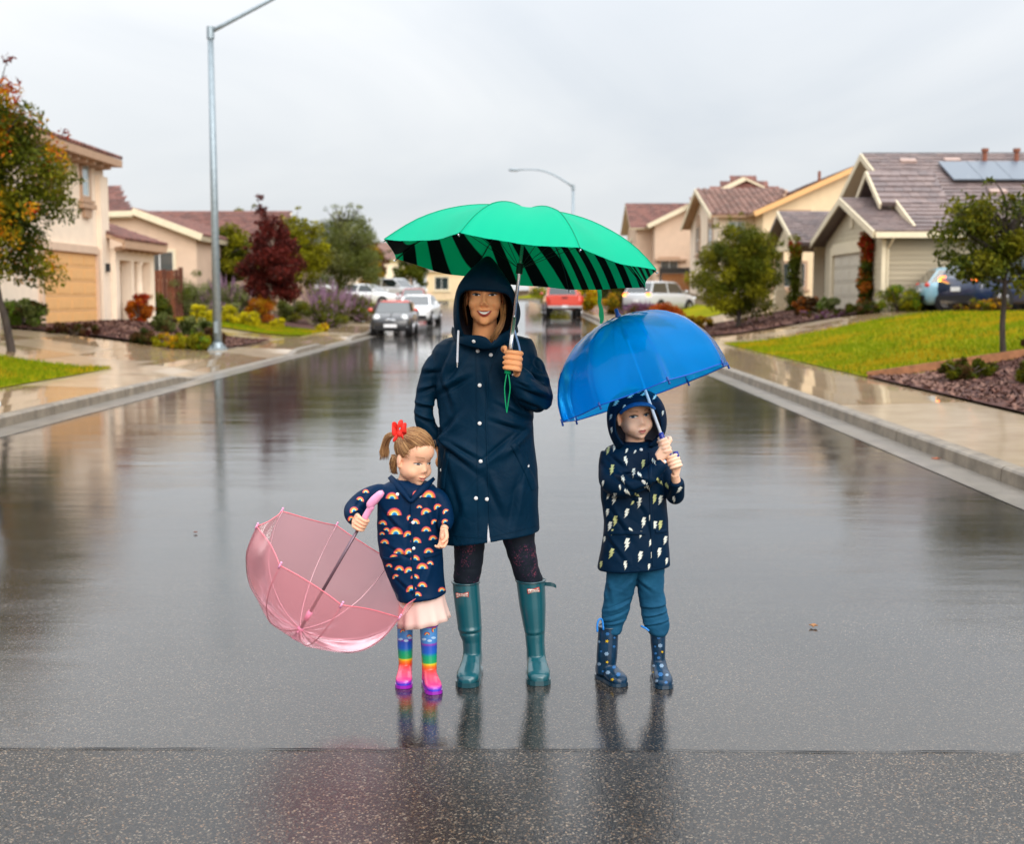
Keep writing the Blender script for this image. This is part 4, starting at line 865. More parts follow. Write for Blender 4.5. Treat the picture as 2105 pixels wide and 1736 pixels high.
CARS = dict(
 hatch=dict(L=3.75,W=1.68,st=[(-1.86,.30,.60,.62),(-1.80,.22,.70,.72),(-1.55,.19,.83,.80),(-.80,.18,.93,.835),(0,.18,.95,.84),(1.35,.18,.96,.84),(1.72,.20,.93,.80),(1.85,.30,.84,.70)],
   cab=(-.92,-.28,1.42,1.78,1.41,.74,.60), wh=.30, axles=(-1.22,1.22)),
 sedan=dict(L=4.7,W=1.82,st=[(-2.35,.32,.58,.66),(-2.26,.22,.68,.78),(-1.9,.2,.80,.86),(-1.0,.18,.93,.905),(0,.18,.95,.91),(1.4,.18,.98,.905),(2.0,.2,1.0,.87),(2.28,.24,.98,.80),(2.36,.36,.88,.70)],
   cab=(-1.05,-.25,.95,1.85,1.44,.80,.62), wh=.32, axles=(-1.4,1.4)),
 suv=dict(L=4.6,W=1.86,st=[(-2.3,.38,.72,.68),(-2.2,.28,.86,.80),(-1.8,.25,.98,.88),(-1.0,.24,1.06,.92),(0,.24,1.08,.93),(1.7,.24,1.10,.92),(2.15,.26,1.08,.88),(2.3,.38,1.0,.78)],
   cab=(-1.15,-.45,1.75,2.18,1.68,.82,.68), wh=.36, axles=(-1.38,1.38)),
 pickup=dict(L=5.3,W=1.9,st=[(-2.65,.45,.80,.74),(-2.55,.38,1.0,.88),(-2.2,.36,1.10,.93),(-1.1,.36,1.16,.95),(0.85,.36,1.16,.95),(0.9,.40,1.16,.95),(2.4,.46,1.17,.945),(2.62,.48,1.17,.94),(2.66,.52,1.16,.93)],
   cab=(-1.15,-.5,.55,.86,1.80,.84,.72), wh=.39, axles=(-1.65,1.6)))
def car(name, label, kind, loc, rz, col, roofcol=None, lit=False, group=None, text=None, stripes=None, platecol=None):
    K = CARS[kind]; t = thing(name, label, 'pickup truck' if kind == 'pickup' else 'car', loc, group, R(rz), local=True); hL = K['L']/2
    ring = lambda y, zb, zt, hw: [(s*x, y, z) for s, pts in ((1, [(0.0,zb),(hw*.80,zb),(hw*.97,zb+.10),(hw,lerp(zb,zt,.45)),(hw*.985,lerp(zb,zt,.75)),(hw*.94,zt-.03),(hw*.84,zt)]), (-1, [(hw*.84,zt+.0),(hw*.94,zt-.03),(hw*.985,lerp(zb,zt,.75)),(hw,lerp(zb,zt,.45)),(hw*.97,zb+.10),(hw*.80,zb)])) for x, z in pts]
    st = K['st']; ys = []
    for i in range(len(st)-1):
        for k in range(3): ys.append(tuple(lerp(a,b,k/3) for a,b in zip(st[i],st[i+1])))
    ys.append(st[-1])
    body = MB().loft([ring(*q) for q in ys]).build('body', col, t, True)
    y0,y1,y2,y3,zr,hb,ht = K['cab']; zb = [q for q in st if q[0] >= y0][0][2] - 0.04
    cab = lambda y, z, hw, tuck: [(-hw,y,zb),(-lerp(hw,ht,.85 if z>zb+.05 else 0),y+tuck*.85,lerp(zb,z,.85)),(-ht*.86,y+tuck,z),(0,y+tuck,z+.025),(ht*.86,y+tuck,z),(lerp(hw,ht,.85 if z>zb+.05 else 0),y+tuck*.85,lerp(zb,z,.85)),(hw,y,zb)]
    # cabin shell: base ring and roof ring joined by pillars; glass set into the sides
    base = [(-hb,y3,zb),(-hb,lerp(y0,y3,.5),zb),(-hb*.97,y0,zb),(hb*.97,y0,zb),(hb,lerp(y0,y3,.5),zb),(hb,y3,zb)]
    mid = [(-ht-.02,y2+.03,zr-.07),(-ht-.02,lerp(y1,y2,.45),zr-.06),(-ht,y1-.03,zr-.07),(ht,y1-.03,zr-.07),(ht+.02,lerp(y1,y2,.45),zr-.06),(ht+.02,y2+.03,zr-.07)]
    top = [(-ht*.84,y2-.05,zr-.01),(-ht*.84,lerp(y1,y2,.45),zr),(-ht*.82,y1+.05,zr-.01),(ht*.82,y1+.05,zr-.01),(ht*.84,lerp(y1,y2,.45),zr),(ht*.84,y2-.05,zr-.01)]
    MB().loft([base,mid]).build('cabin', col, t); MB().loft([mid,top]).build('roof', roofcol or col, t, True)
    def quad(nm, a, b, c, d, m, off=.012):
        a,b,c,d = map(Vector,(a,b,c,d)); n = (b-a).cross(d-a).normalized(); ce = (a+b+c+d)/4
        if n.dot(ce - Vector((0,lerp(y0,y3,.5),lerp(zb,zr,.5)))) < 0: n = -n
        f = lambda p: ce + (p-ce)*.90 + n*off
        q = [f(a),f(b),f(c),f(d)]; MB().add(q+[p-n*.03 for p in q],[(0,1,2,3),(7,6,5,4),(0,4,5,1),(1,5,6,2),(2,6,7,3),(3,7,4,0)]).build(nm, m, t)
    quad('windscreen', base[2],base[3],mid[3],mid[2], M_carglass); quad('rear_window', base[5],base[0],mid[0],mid[5], M_carglass)
    for s,(a,b,c) in ((0,(0,1,2)),(1,(5,4,3))):
        quad('side_window', base[a],base[b],mid[b],mid[a], M_carglass); quad('side_window', base[b],base[c],mid[c],mid[b], M_carglass)
    wh = K['wh']; tyre = None
    for ya in K['axles']:
        for s in (-1,1):
            x = s*(K['W']/2-.11)
            prof = [(.0,wh*.6),(.02,wh*.86),(.05,wh),(.17,wh),(.20,wh*.86),(.22,wh*.6)]
            wl = thing_part('wheel', t)
            if tyre is None:
                rings = [[(px-.11, r*math.cos(2*math.pi*k/20), r*math.sin(2*math.pi*k/20)) for k in range(20)] for px,r in prof]
                tyre = MB().loft(rings).mesh('tyre',[M_tyre],True)
                mb = MB().loft([[(px, r*math.cos(2*math.pi*k/20), r*math.sin(2*math.pi*k/20)) for k in range(20)] for px,r in ((-.115,wh*.62),(-.118,wh*.60),(-.1,wh*.15),(.1,wh*.15),(.118,wh*.60),(.115,wh*.62))])
                for k in range(5):
                    a = k*2*math.pi/5
                    for sx in (-1,1): mb.bar((sx*.118,0,0),(sx*.118,math.cos(a)*wh*.6,math.sin(a)*wh*.6),.03,wh*.16,up=(1,0,0))
                rim = mb.mesh('rim',[M_rim])
                archm = MB().loft([[(px, r*math.cos(2*math.pi*k/20), r*math.sin(2*math.pi*k/20)) for k in range(20)] for px,r in ((-.125,wh*1.13),(.125,wh*1.13))]).mesh('wheel_arch',[M_plastic])
            o = bpy.data.objects.new('wheel_arch', archm); link(o,t); o.location = (s*(K['W']/2-.116),ya,wh*1.02)
            wl.location = (x+s*.02,ya,wh)
            o = bpy.data.objects.new('tyre', tyre); link(o,wl); o = bpy.data.objects.new('rim', rim); link(o,wl)
    f0 = st[0][0]; r0 = st[-1][0]; hw = K['W']/2; zt0 = st[1][2]; zt1 = st[-2][2]
    def bl(nm, x0,x1,ya,yb,z0,z1,m): return MB().box(x0,x1,ya,yb,z0,z1).build(nm, m, t)
    if kind == 'hatch':
        for s in (-1,1):
            o = MB().ell((s*.56,f0+.16,.70),(.15,.12,.155)).build('headlight', M_lamp, t, True); MB().tube([(s*.56+.165*math.cos(a),f0+.14,.70+.17*math.sin(a)) for a in [k*math.pi/8 for k in range(17)]],.014,6).build('bezel', M_chrome, o)
            MB().ell((s*.62,f0+.05,.36),(.06,.05,.06)).build('fog_light', M_lamp, t, True)
        MB().tube([(x,f0+.02+.10*(x/.45)**2,.645-.13*(x/.45)**2) for x in [-.45+.9*k/10 for k in range(11)]],.028,6).build('grille_bar', M_chrome, t)
        MB().tube([(x,f0-.0+.10*(x/.45)**2,.46) for x in [-.46+.92*k/10 for k in range(11)]],.05,6).build('grille', M_plastic, t)
        bl('bumper',-.66,.66,f0-.03,f0+.1,.26,.40,M_plastic)
        MB().tube([(0,f0+.19,.79),(0,f0+.6,.90)],.02,6).build('bonnet_scoop', M_plastic, t)
    else:
        for s in (-1,1):
            MB().ell((s*hw*.70,f0+.10,zt0-.04),(.20,.10,.085)).build('headlight', M_lamp, t, True)
        bl('grille',-.42,.42,f0-.01,f0+.08,zt0-.20,zt0-.02,M_plastic); bl('bumper',-hw*.82,hw*.82,f0-.05,f0+.1,st[0][1]-.02,st[0][1]+.14,M_plastic)
    p = bl('number_plate',-.26,.26,f0-.065,f0-.051 if kind!='hatch' else f0-.031,.34,.47,M_plate) if kind=='hatch' else bl('number_plate',-.26,.26,f0-.07,f0-.051,st[0][1]+.0,st[0][1]+.13,M_plate)
    tl = M_taillit if lit else M_tail
    if kind == 'pickup':
        bl('bed_floor',-.80,.80,.95,2.55,1.172,1.18,M_plastic)
        for s in (-1,1): bl('tail_light',s*hw*.98-.07,s*hw*.98+.07,r0-.10,r0+.012,.80,1.10,tl)
        bl('tailgate',-.76,.76,r0-.02,r0+.03,.66,1.14,col); bl('tailgate_handle',-.14,.14,r0+.03,r0+.05,.98,1.06,M_plastic)
        bl('rear_bumper',-.90,.90,r0-.05,r0+.14,.50,.60,M_bump); bl('rear_plate',-.16,.16,r0+.161,r0+.172,.50,.62,M_plate)
        for s in (-1,1): bl('mud_flap',s*.72-.13,s*.72+.13,1.98,2.0,.22,.6,M_plastic)
    else:
        for s in (-1,1):
            MB().ell((s*hw*.72,r0-.10,zt1-.10),(.17,.11,.11)).build('tail_light', tl, t, True)
            if lit: MB().ell((s*hw*.76,r0-.06,zt1-.13),(.07,.08,.05)).build('indicator', M_signal, t, True)
        bl('rear_bumper',-hw*.8,hw*.8,r0-.1,r0+.05,.34,.50,M_plastic if kind!='sedan' else col); bl('rear_plate',-.17,.17,r0+.0,r0+.056,.62,.75,M_plate)
    for s in (-1,1): MB().ell((s*(hw+.09),y0+.22,zb+.14),(.10,.06,.075)).build('mirror', roofcol or col, t, True)
    if stripes:
        for x in (-.28,.28): bl('bonnet_stripe',x-.07,x+.07,y0-.75,y0-.02,zb+.018,zb+.05,stripes)
    return t
def thing_part(name, parent):
    o = bpy.data.objects.new(name, None); o.empty_display_size = 0.1; return link(o, parent)
P_black = paint('black_paint',(0.02,0.022,0.027)); P_red = paint('red_paint',(0.62,0.045,0.02)); P_white = paint('white_car_paint',(0.78,0.79,0.80)); P_silver = paint('silver_paint',(0.52,0.53,0.55))
P_navy = paint('navy_paint',(0.003,0.016,0.065)); P_ltblue = paint('pale_blue_paint',(0.22,0.42,0.52)); P_grey = paint('grey_blue_paint',(0.10,0.115,0.14)); P_dred = paint('dark_red_paint',(0.30,0.03,0.025))
def zc_(x,y): return road_z(y)+0.004
car('parked_hatchback','small black car with orange-red roof parked facing us at the left kerb','hatch',(-5.36,52.6,zc_(0,52.6)),0,P_black,P_red)
car('parked_sedan','white sedan parked facing us right behind the small black car','sedan',(-5.15,61.5,zc_(0,61.5)),-4,P_white)
car('red_pickup','red pickup truck seen from behind on the right side of the street','pickup',(2.05,70.0,zc_(0,70)),182,P_red)
car('silver_suv','silver car with lit tail lights parked in the right driveway','suv',(7.05,66.0,H(7.0,66)+.02),180-38,P_silver,lit=True)
car('navy_car','dark navy car with glowing red tail light on the right driveway','suv',(14.95,38.9,H(14.9,38.9)+.03),90+24,P_navy,lit=True)
car('pale_blue_hatchback','pale blue hatchback parked beyond the navy car by the siding','hatch',(14.9,41.95,H(15,41.5)+.03),90-4,P_ltblue)
car('far_silver_car','silver hatchback on the far left street above the red car','suv',(-9.0,88,H(-9,88)),60,P_silver)
car('far_red_car','red car parked behind the small black car, only its top showing','hatch',(-6.6,76,zc_(0,76)),2,P_dred)
car('far_white_car','white car in the far left driveway right of the willow trunk','sedan',(-9.7,79,H(-9.7,79)),70,P_white)
car('far_white_car','white car half hidden by the purple sage bushes','suv',(-12.5,80,H(-12,80)),80,P_white)
car('far_silver_car','pale silver car left of the willow trunk, behind the purple sage','sedan',(-14.2,72,H(-14,72)),75,P_silver)
car('parked_car','grey-blue car at the left picture edge, only its rounded corner visible','sedan',(-5.36,8.61,0.004),180,P_grey)

# ------------------------------------------------------------------ street lamps
M_galv = mat('galvanised_steel', (0.30,0.36,0.40), rough=0.45, metal=0.55, var=0.12, vscale=10)
def street_lamp(label, base, top_z, arm, r0, r1, curved):
    t = thing('street_lamp', label, 'street lamp', base, 'steel street lamps along the street'); b = Vector(base); z = base[2]
    MB().tube([b,(b.x,b.y,lerp(z,top_z,.5)),(b.x,b.y,top_z)],[r0,lerp(r0,r1,.5),r1],16).build('pole', M_galv, t, True)
    f = MB().box(b.x-.21,b.x+.21,b.y-.21,b.y+.21,z-.05,z+.06); f.tube([(b.x,b.y,z+.05),(b.x,b.y,z+.2)],[r0*1.5,r0*1.15],14)
    bp = f.build('base_plate', M_galv, t)
    for sx in (-1,1):
        for sy in (-1,1): MB().tube([(b.x+sx*.15,b.y+sy*.15,z+.05),(b.x+sx*.15,b.y+sy*.15,z+.13)],.022,6).build('bolt', M_galv, bp)
    MB().box(b.x-.05,b.x+.05,b.y-r0-.02,b.y-r0+.02,z+.45,z+.75).build('hand_hole', M_galv, t)
    a = Vector((b.x,b.y,top_z-.08)); e = a + Vector(arm); 
    pts = [a + Vector(arm)*k/8 + Vector((0,0,(0.42*math.sin(math.pi*k/8) if curved else 0))) for k in range(9)]
    MB().tube(pts,[lerp(r1*.8,r1*.45,k/8) for k in range(9)],10).build('arm', M_galv, t, True)
    MB().tube([(b.x,b.y,top_z-.25),(b.x,b.y,top_z+.05)],[r1*1.35,r1*1.3],12).build('cap', M_galv, t)
    d = Vector(arm); d.z = 0; d.normalize()
    h = MB().loft([[tuple(e + d*u + Vector((-d.y,d.x,0))*w_*math.cos(k*math.pi/4) + Vector((0,0,hh*math.sin(k*math.pi/4)))) for k in range(8)] for u,w_,hh in ((-.08,.05,.04),(.05,.12,.07),(.45,.17,.09),(.62,.10,.05))]).build('lamp_head', M_galv, t, True)
    MB().loft([[tuple(e + d*u + Vector((-d.y,d.x,0))*w_*math.cos(k*math.pi/4) + Vector((0,0,-.075+.03*math.sin(k*math.pi/4)))) for k in range(8)] for u,w_ in ((.1,.08),(.42,.12))]).build('lens', M_lamp, h)
street_lamp('tall grey street lamp rising from the left pavement near the driveway', (-8.08,33.3,H(-8.08,33.3)+.02), 8.45, (2.9,0.1,1.5), .115, .075, False)
street_lamp('far street lamp with curved arm rising behind the green umbrella', (3.05,80,H(3.05,80)), 8.5, (-3.4,0,1.05), .11, .08, True)
# ------------------------------------------------------------------ people: helpers
def G(px, py):
    d = ray(px, py); t = -EYE/d.z; return Vector((d.x*t, d.y*t, 0))
def vox(mb, name, size, smooth=4, fac=0.5):
    """closed overlapping shapes -> one continuous surface"""
    tmp = bpy.data.objects.new('tmp', mb.mesh('tmp', [])); C.objects.link(tmp)
    r = tmp.modifiers.new('r', 'REMESH'); r.mode = 'VOXEL'; r.voxel_size = size; r.use_smooth_shade = True
    s = tmp.modifiers.new('s', 'SMOOTH'); s.factor = fac; s.iterations = smooth
    me = bpy.data.meshes.new_from_object(tmp.evaluated_get(bpy.context.evaluated_depsgraph_get())); me.name = name
    bpy.data.objects.remove(tmp); return me
def getv(me):
    a = np.empty(len(me.vertices)*3, dtype=np.float32); me.vertices.foreach_get('co', a)
    n = np.empty(len(me.vertices)*3, dtype=np.float32); me.vertices.foreach_get('normal', n)
    return a.reshape(-1,3).astype(float), n.reshape(-1,3).astype(float)
def setv(me, v): me.vertices.foreach_set('co', v.astype(np.float32).ravel()); me.update()
def folds(me, strokes, front=True):
    """cloth folds: (x0,y0,x1,y1,width,height[,Y]) in picture measure at depth Y; crest with a hollow beside it"""
    v, n = getv(me); d = np.zeros(len(v)); fac = np.clip(-n[:,1]*2+0.3,0,1) if front else 1.0
    for q in strokes:
        x0,y0,x1,y1,wd,am = q[:6]; Y = q[6] if len(q) > 6 else 4.97
        a, b = W(x0,y0,Y), W(x1,y1,Y); p = np.array([a.x,a.z]); e = np.array([b.x,b.z])-p; l = np.linalg.norm(e); e /= l
        r = v[:,[0,2]]-p; t = r@e; s = r[:,0]*e[1]-r[:,1]*e[0]
        ends = np.exp(-(np.clip(-t,0,None)/(0.25*l))**2) * np.exp(-(np.clip(t-l,0,None)/(0.25*l))**2) * (0.35+0.65*np.sin(np.pi*np.clip(t/l,0,1)))
        d += am*ends*(np.exp(-np.abs(s/wd)**1.5) - 0.8*np.exp(-((s-1.35*wd)/(0.6*wd))**2))*fac
    setv(me, v + n*d[:,None])
def wrinkle(me, amp, scale, seed=0, sq=(1,1,1)):
    v, n = getv(me)
    d = np.array([noise.noise(Vector((p[0]*scale*sq[0]+seed,p[1]*scale*sq[1],p[2]*scale*sq[2]))) + 0.4*noise.noise(Vector((p[0]*scale*2.7*sq[0],p[1]*scale*2.7*sq[1]+seed,p[2]*scale*2.7*sq[2]))) for p in v])
    setv(me, v + n*(amp*d)[:,None])
def mesh_obj(name, me, mats, parent, smooth=True):
    me.materials.clear()
    for m in (mats if isinstance(mats,(list,tuple)) else [mats]): me.materials.append(m)
    v, _ = getv(me); setv(me, v - np.array(ORG[parent.name] if parent else (0,0,0)))
    if smooth: me.polygons.foreach_set('use_smooth', [True]*len(me.polygons))
    return link(bpy.data.objects.new(name, me), parent)
def ring(L_, R_, py, Y, ry, pyR=None, e=2.3, n=44, sc=1.0, rip=0, ripn=9, ph=0):
    a, b = W(L_,py,Y), W(R_,pyR if pyR is not None else py,Y); c = (a+b)/2; rx = (b-a).length/2*sc; ry *= sc; out = []
    for k in range(n):
        t = 2*math.pi*k/n; ct, st_ = math.cos(t), math.sin(t); m = 1 + rip*math.sin(ripn*t+ph)
        ux = math.copysign(abs(ct)**(2/e), ct); uy = math.copysign(abs(st_)**(2/e), st_)
        out.append((c.x+rx*ux*m, Y+ry*uy*m, lerp(a.z,b.z,(ux+1)/2)))
    return out
def tpx(mb, pts, n=20, sub=5, sc=1.0, flat=1.0):
    """tube through picture points (px,py,Y,radius in picture units)"""
    P = [W(p[0],p[1],p[2]) for p in pts]; r = [p[3]*S(p[2])*sc for p in pts]
    return mb.tube(P, r, n, sub=sub)
def bvh_of(me): 
    v,_ = getv(me); return BVHTree.FromPolygons([Vector(p) for p in v], [tuple(p.vertices) for p in me.polygons])
def hit_px(bv, px, py, off=0.0, Y0=3.0):
    d = ray(px,py).normalized(); o = Vector((0,0,EYE)) + d*Y0
    h = bv.ray_cast(o, d)
    if h[0] is None: return None
    n = h[1] if h[1].dot(d) < 0 else -h[1]
    return h[0] + n*off, n
def decal_px(bv, outline, off=0.0015, rings=4, bulge=0.0, mb=None, m=0, centre=None, ctr_first=True):
    """flat print or trim laid onto a surface: outline in picture measure, dropped onto the surface"""
    mb = mb if mb is not None else MB(); n = len(outline)
    cx, cy = centre or (sum(p[0] for p in outline)/n, sum(p[1] for p in outline)/n); vs = []
    for k in range(rings+1):
        for (x,y) in (outline if k else [(cx,cy)]):
            f = k/rings; q = hit_px(bv, lerp(cx,x,f), lerp(cy,y,f), off + bulge*(1-f*f))
            if q is None: return None
            vs.append(q[0])
    ref = vs[0]
    if max((v-ref).length for v in vs) > 0.16: return None
    fs = [(0,1+j,1+(j+1)%n) for j in range(n)]
    for k in range(rings-1):
        a = 1+k*n; b = a+n
        fs += [(a+j,b+j,b+(j+1)%n,a+(j+1)%n) for j in range(n)]
    return mb.add(vs, fs, m)
def strip_px(bv, pts, wd, off=0.003, mb=None, m=0):
    """a raised band along picture points, width wd"""
    mb = mb if mb is not None else MB(); rows = []
    dense = []
    for i in range(len(pts)-1):
        k = max(2,int(math.hypot(pts[i+1][0]-pts[i][0],pts[i+1][1]-pts[i][1])/5))
        dense += [(lerp(pts[i][0],pts[i+1][0],j/k),lerp(pts[i][1],pts[i+1][1],j/k)) for j in range(k)]
    dense.append(pts[-1])
    for i,p in enumerate(dense):
        a, b = dense[max(0,i-1)], dense[min(len(dense)-1,i+1)]; dx,dy = b[0]-a[0],b[1]-a[1]; l = math.hypot(dx,dy) or 1
        row = []
        for u,o in ((-1.0,0.0002),(-.9,off),(-.3,off),(.3,off),(.9,off),(1.0,0.0002)):
            q = hit_px(bv, p[0]-dy/l*wd/2*u, p[1]+dx/l*wd/2*u, o)
            if q is None: break
            row.append(q[0])
        if len(row) == 6: rows.append(row)
    if len(rows) > 1: mb.loft(rows, m, cap=False, closed=False)
    return mb
def button_px(bv, px, py, r, m, parent, name='button', h=0.004):
    q = hit_px(bv, px, py, 0.001)
    if q is None: return None
    rot = q[1].to_track_quat('Z','Y').to_matrix()
    return MB().ell(q[0], (r,r,h), 12, 8, rot).build(name, m, parent, True)

# -- skin, head, hands
def skin(name, c, c2):
    m = mat(name, c, rough=0.5, spec=0.25, col2=c2, vscale=18, bump=0.0002, bscale=300); b = m.node_tree.nodes['Principled BSDF']
    b.inputs['Subsurface Weight'].default_value = 0.15; b.inputs['Subsurface Radius'].default_value = (1.0,0.35,0.2); b.inputs['Subsurface Scale'].default_value = 0.012
    return m
M_iris = mat('iris', (0.05,0.06,0.07), rough=0.15); M_irisb = mat('blue_iris', (0.10,0.17,0.24), rough=0.15); M_eye = mat('eye_white', (0.70,0.68,0.66), rough=0.2)
M_pupil = mat('pupil', (0.004,0.004,0.004), rough=0.1); M_lash = mat('eyelash', (0.02,0.012,0.009), rough=0.7); M_teeth = mat('teeth', (0.82,0.80,0.74), rough=0.2)
def head_matrix(p_eye_px, Y_eye, s, yaw=0, pitch=0, roll=0):
    Rm = Matrix.Rotation(R(yaw),3,'Z') @ Matrix.Rotation(R(roll),3,'Y') @ Matrix.Rotation(R(pitch),3,'X')
    e = W(*p_eye_px, Y_eye); o = e - Rm @ Vector((0,-.083*s,0))
    return Matrix.Translation(o) @ (Rm.to_4x4() @ Matrix.Diagonal((s,s,s,1)))
def add_head(mb, M, s, child=False, smile=False):
    q = M.to_3x3().normalized()
    def E(c, r): mb.ell(M @ Vector(c), tuple(k*s for k in r), 24, 16, q)
    E((0,.005,.036),(.074,.094,.087)); E((0,-.020,-.028),(.064,.068,.080))
    if child:
        E((0,-.030,-.070),(.046,.052,.038)); E((0,-.064,-.092),(.020,.018,.017))
        for x in (-1,1): E((x*.033,-.050,-.046),(.031,.032,.032))
        E((0,-.062,.045),(.052,.034,.045))
        for x in (-1,1): E((x*.036,-.018,-.045),(.032,.060,.045))
        mb.tube([M@Vector(p) for p in ((0,-.080,-.002),(0,-.086,-.018),(0,-.0935,-.034))],[.007*s,.0085*s,.0110*s],12,sub=3)
        for x in (-1,1): E((x*.0095,-.086,-.037),(.0080,.009,.0068))
    else:
        E((0,-.034,-.078),(.044,.050,.042)); E((0,-.070,-.103),(.021,.018,.016))
        for x in (-1,1):
            E((x*.036,-.052,-.036),(.027,.029,.028)); E((x*.030,-.030,-.070),(.026,.042,.030))
        E((0,-.066,.024),(.046,.020,.018))
        mb.tube([M@Vector(p) for p in ((0,-.080,.006),(0,-.090,-.014),(0,-.0995,-.034))],[.0075*s,.0085*s,.0105*s],12,sub=3)
        for x in (-1,1): E((x*.0105,-.090,-.038),(.0085,.010,.0075))
    E((0,-.066,-.066),(.032,.020,.022))
    lw = .026 if smile else .019
    mb.tube([M@Vector(p) for p in ((-lw,-.082 if not smile else -.078,-.064+(.004 if smile else 0)),(-lw*.5,-.091,-.0605),(0,-.0935,-.0615),(lw*.5,-.091,-.0605),(lw,-.082 if not smile else -.078,-.064+(.004 if smile else 0)))],[.002*s,.0042*s,.0042*s,.0042*s,.002*s],8,sub=3)
    mb.tube([M@Vector(p) for p in ((-lw*.8,-.081,-.069),(-lw*.4,-.0895,-.0745),(0,-.0915,-.0765),(lw*.4,-.0895,-.0745),(lw*.8,-.081,-.069))],[.002*s,.0045*s,.005*s,.0045*s,.002*s],8,sub=3)
    for x in (-1,1):
        er = q @ Matrix.Rotation(R(x*18),3,'Z') @ Matrix.Rotation(R(-10),3,'X')
        mb.ell(M@Vector((x*.073,.010,-.012)), (.009*s,.019*s,.027*s), 14, 10, er); mb.ell(M@Vector((x*.072,.004,-.036)), (.008*s,.011*s,.011*s), 10, 8, er)
    mb.tube([M@Vector(p) for p in ((0,.012,-.03),(0,.014,-.10),(0,.030,-.20))],[.050*s,.047*s if not child else .042*s,.055*s],24,sub=4)
def carve(me, M, s, smile=False, soft=26):
    v, n = getv(me); Mi = np.array(M.inverted()); l = v@Mi[:3,:3].T + Mi[:3,3]
    E = np.empty(len(me.edges)*2, dtype=np.int32); me.edges.foreach_get('vertices', E); E = E.reshape(-1,2)
    hz = np.clip((l[:,2]+.14)/.02,0,1)*np.clip((.16-np.abs(l).max(1))/.01,0,1)*np.clip((.071-np.abs(l[:,0]))/.004,0,1)
    keep = np.exp(-((l-np.array((0,-.095,-.037)))**2).sum(1)/.013**2)*.6 + np.exp(-(((l-np.array((0,-.09,-.069)))/np.array((.022,.03,.009)))**2).sum(1))*.6
    hz = hz*(1-np.clip(keep,0,1))
    cnt = np.bincount(E.ravel(), minlength=len(v)).astype(float)[:,None]
    for _ in range(soft):
        acc = np.zeros_like(v); np.add.at(acc, E[:,0], v[E[:,1]]); np.add.at(acc, E[:,1], v[E[:,0]])
        v = v + (acc/np.maximum(cnt,1)-v)*(.6*hz)[:,None]
    l = v@Mi[:3,:3].T + Mi[:3,3]
    d = np.zeros_like(l)
    def g(c, r, vec):
        c = np.array(c); w_ = np.exp(-(((l-c)/np.array(r))**2).sum(1)); d[:] += w_[:,None]*np.array(vec)
    for x in (-1,1):
        g((x*.031,-.085,.001),(.017,.02,.010),(0,.007,0)); g((x*.017,-.085,.002),(.007,.02,.009),(0,.004,0))
        g((x*.0065,-.104,-.046),(.0035,.008,.003),(0,.002,.0025))
        if smile: g((x*.033,-.078,-.050),(.006,.02,.014),(0,.0028,0)); g((x*.040,-.07,-.034),(.018,.02,.014),(x*.001,-.0035,.001))
        g((x*.031,-.09,.012),(.02,.02,.004),(0,-.0018,0)); g((x*.077,-.006,-.010),(.005,.010,.014),(-x*.0012,.0015,0))
    g((0,-.09,-.068),(.022,.02,.0022),(0,.004,0)); g((0,-.09,-.087),(.018,.02,.006),(0,.0022,0)); g((0,-.1,-.053),(.004,.02,.006),(0,.0015,0))
    R3 = np.array(M.to_3x3()); setv(me, v + d@R3.T)
def face_decal(bv, M, poly, off, s, rings=3, bulge=0.0, mb=None, m=0, centre=None):
    mb = mb if mb is not None else MB(); n = len(poly); R3 = M.to_3x3().normalized(); dr = R3 @ Vector((0,1,0)); vs = []
    cx, cz = centre or (sum(p[0] for p in poly)/n, sum(p[1] for p in poly)/n)
    for k in range(rings+1):
        for (x,z) in (poly if k else [(cx,cz)]):
            f = k/rings; o = M @ Vector((lerp(cx,x,f), -.25, lerp(cz,z,f))); h = bv.ray_cast(o, dr)
            if h[0] is None: return mb
            vs.append(h[0] - dr*(off + bulge*(1-f*f))*s)
    fs = [(0,1+j,1+(j+1)%n) for j in range(n)]
    for k in range(rings-1):
        a = 1+k*n; b = a+n; fs += [(a+j,b+j,b+(j+1)%n,a+(j+1)%n) for j in range(n)]
    return mb.add(vs, fs, m)
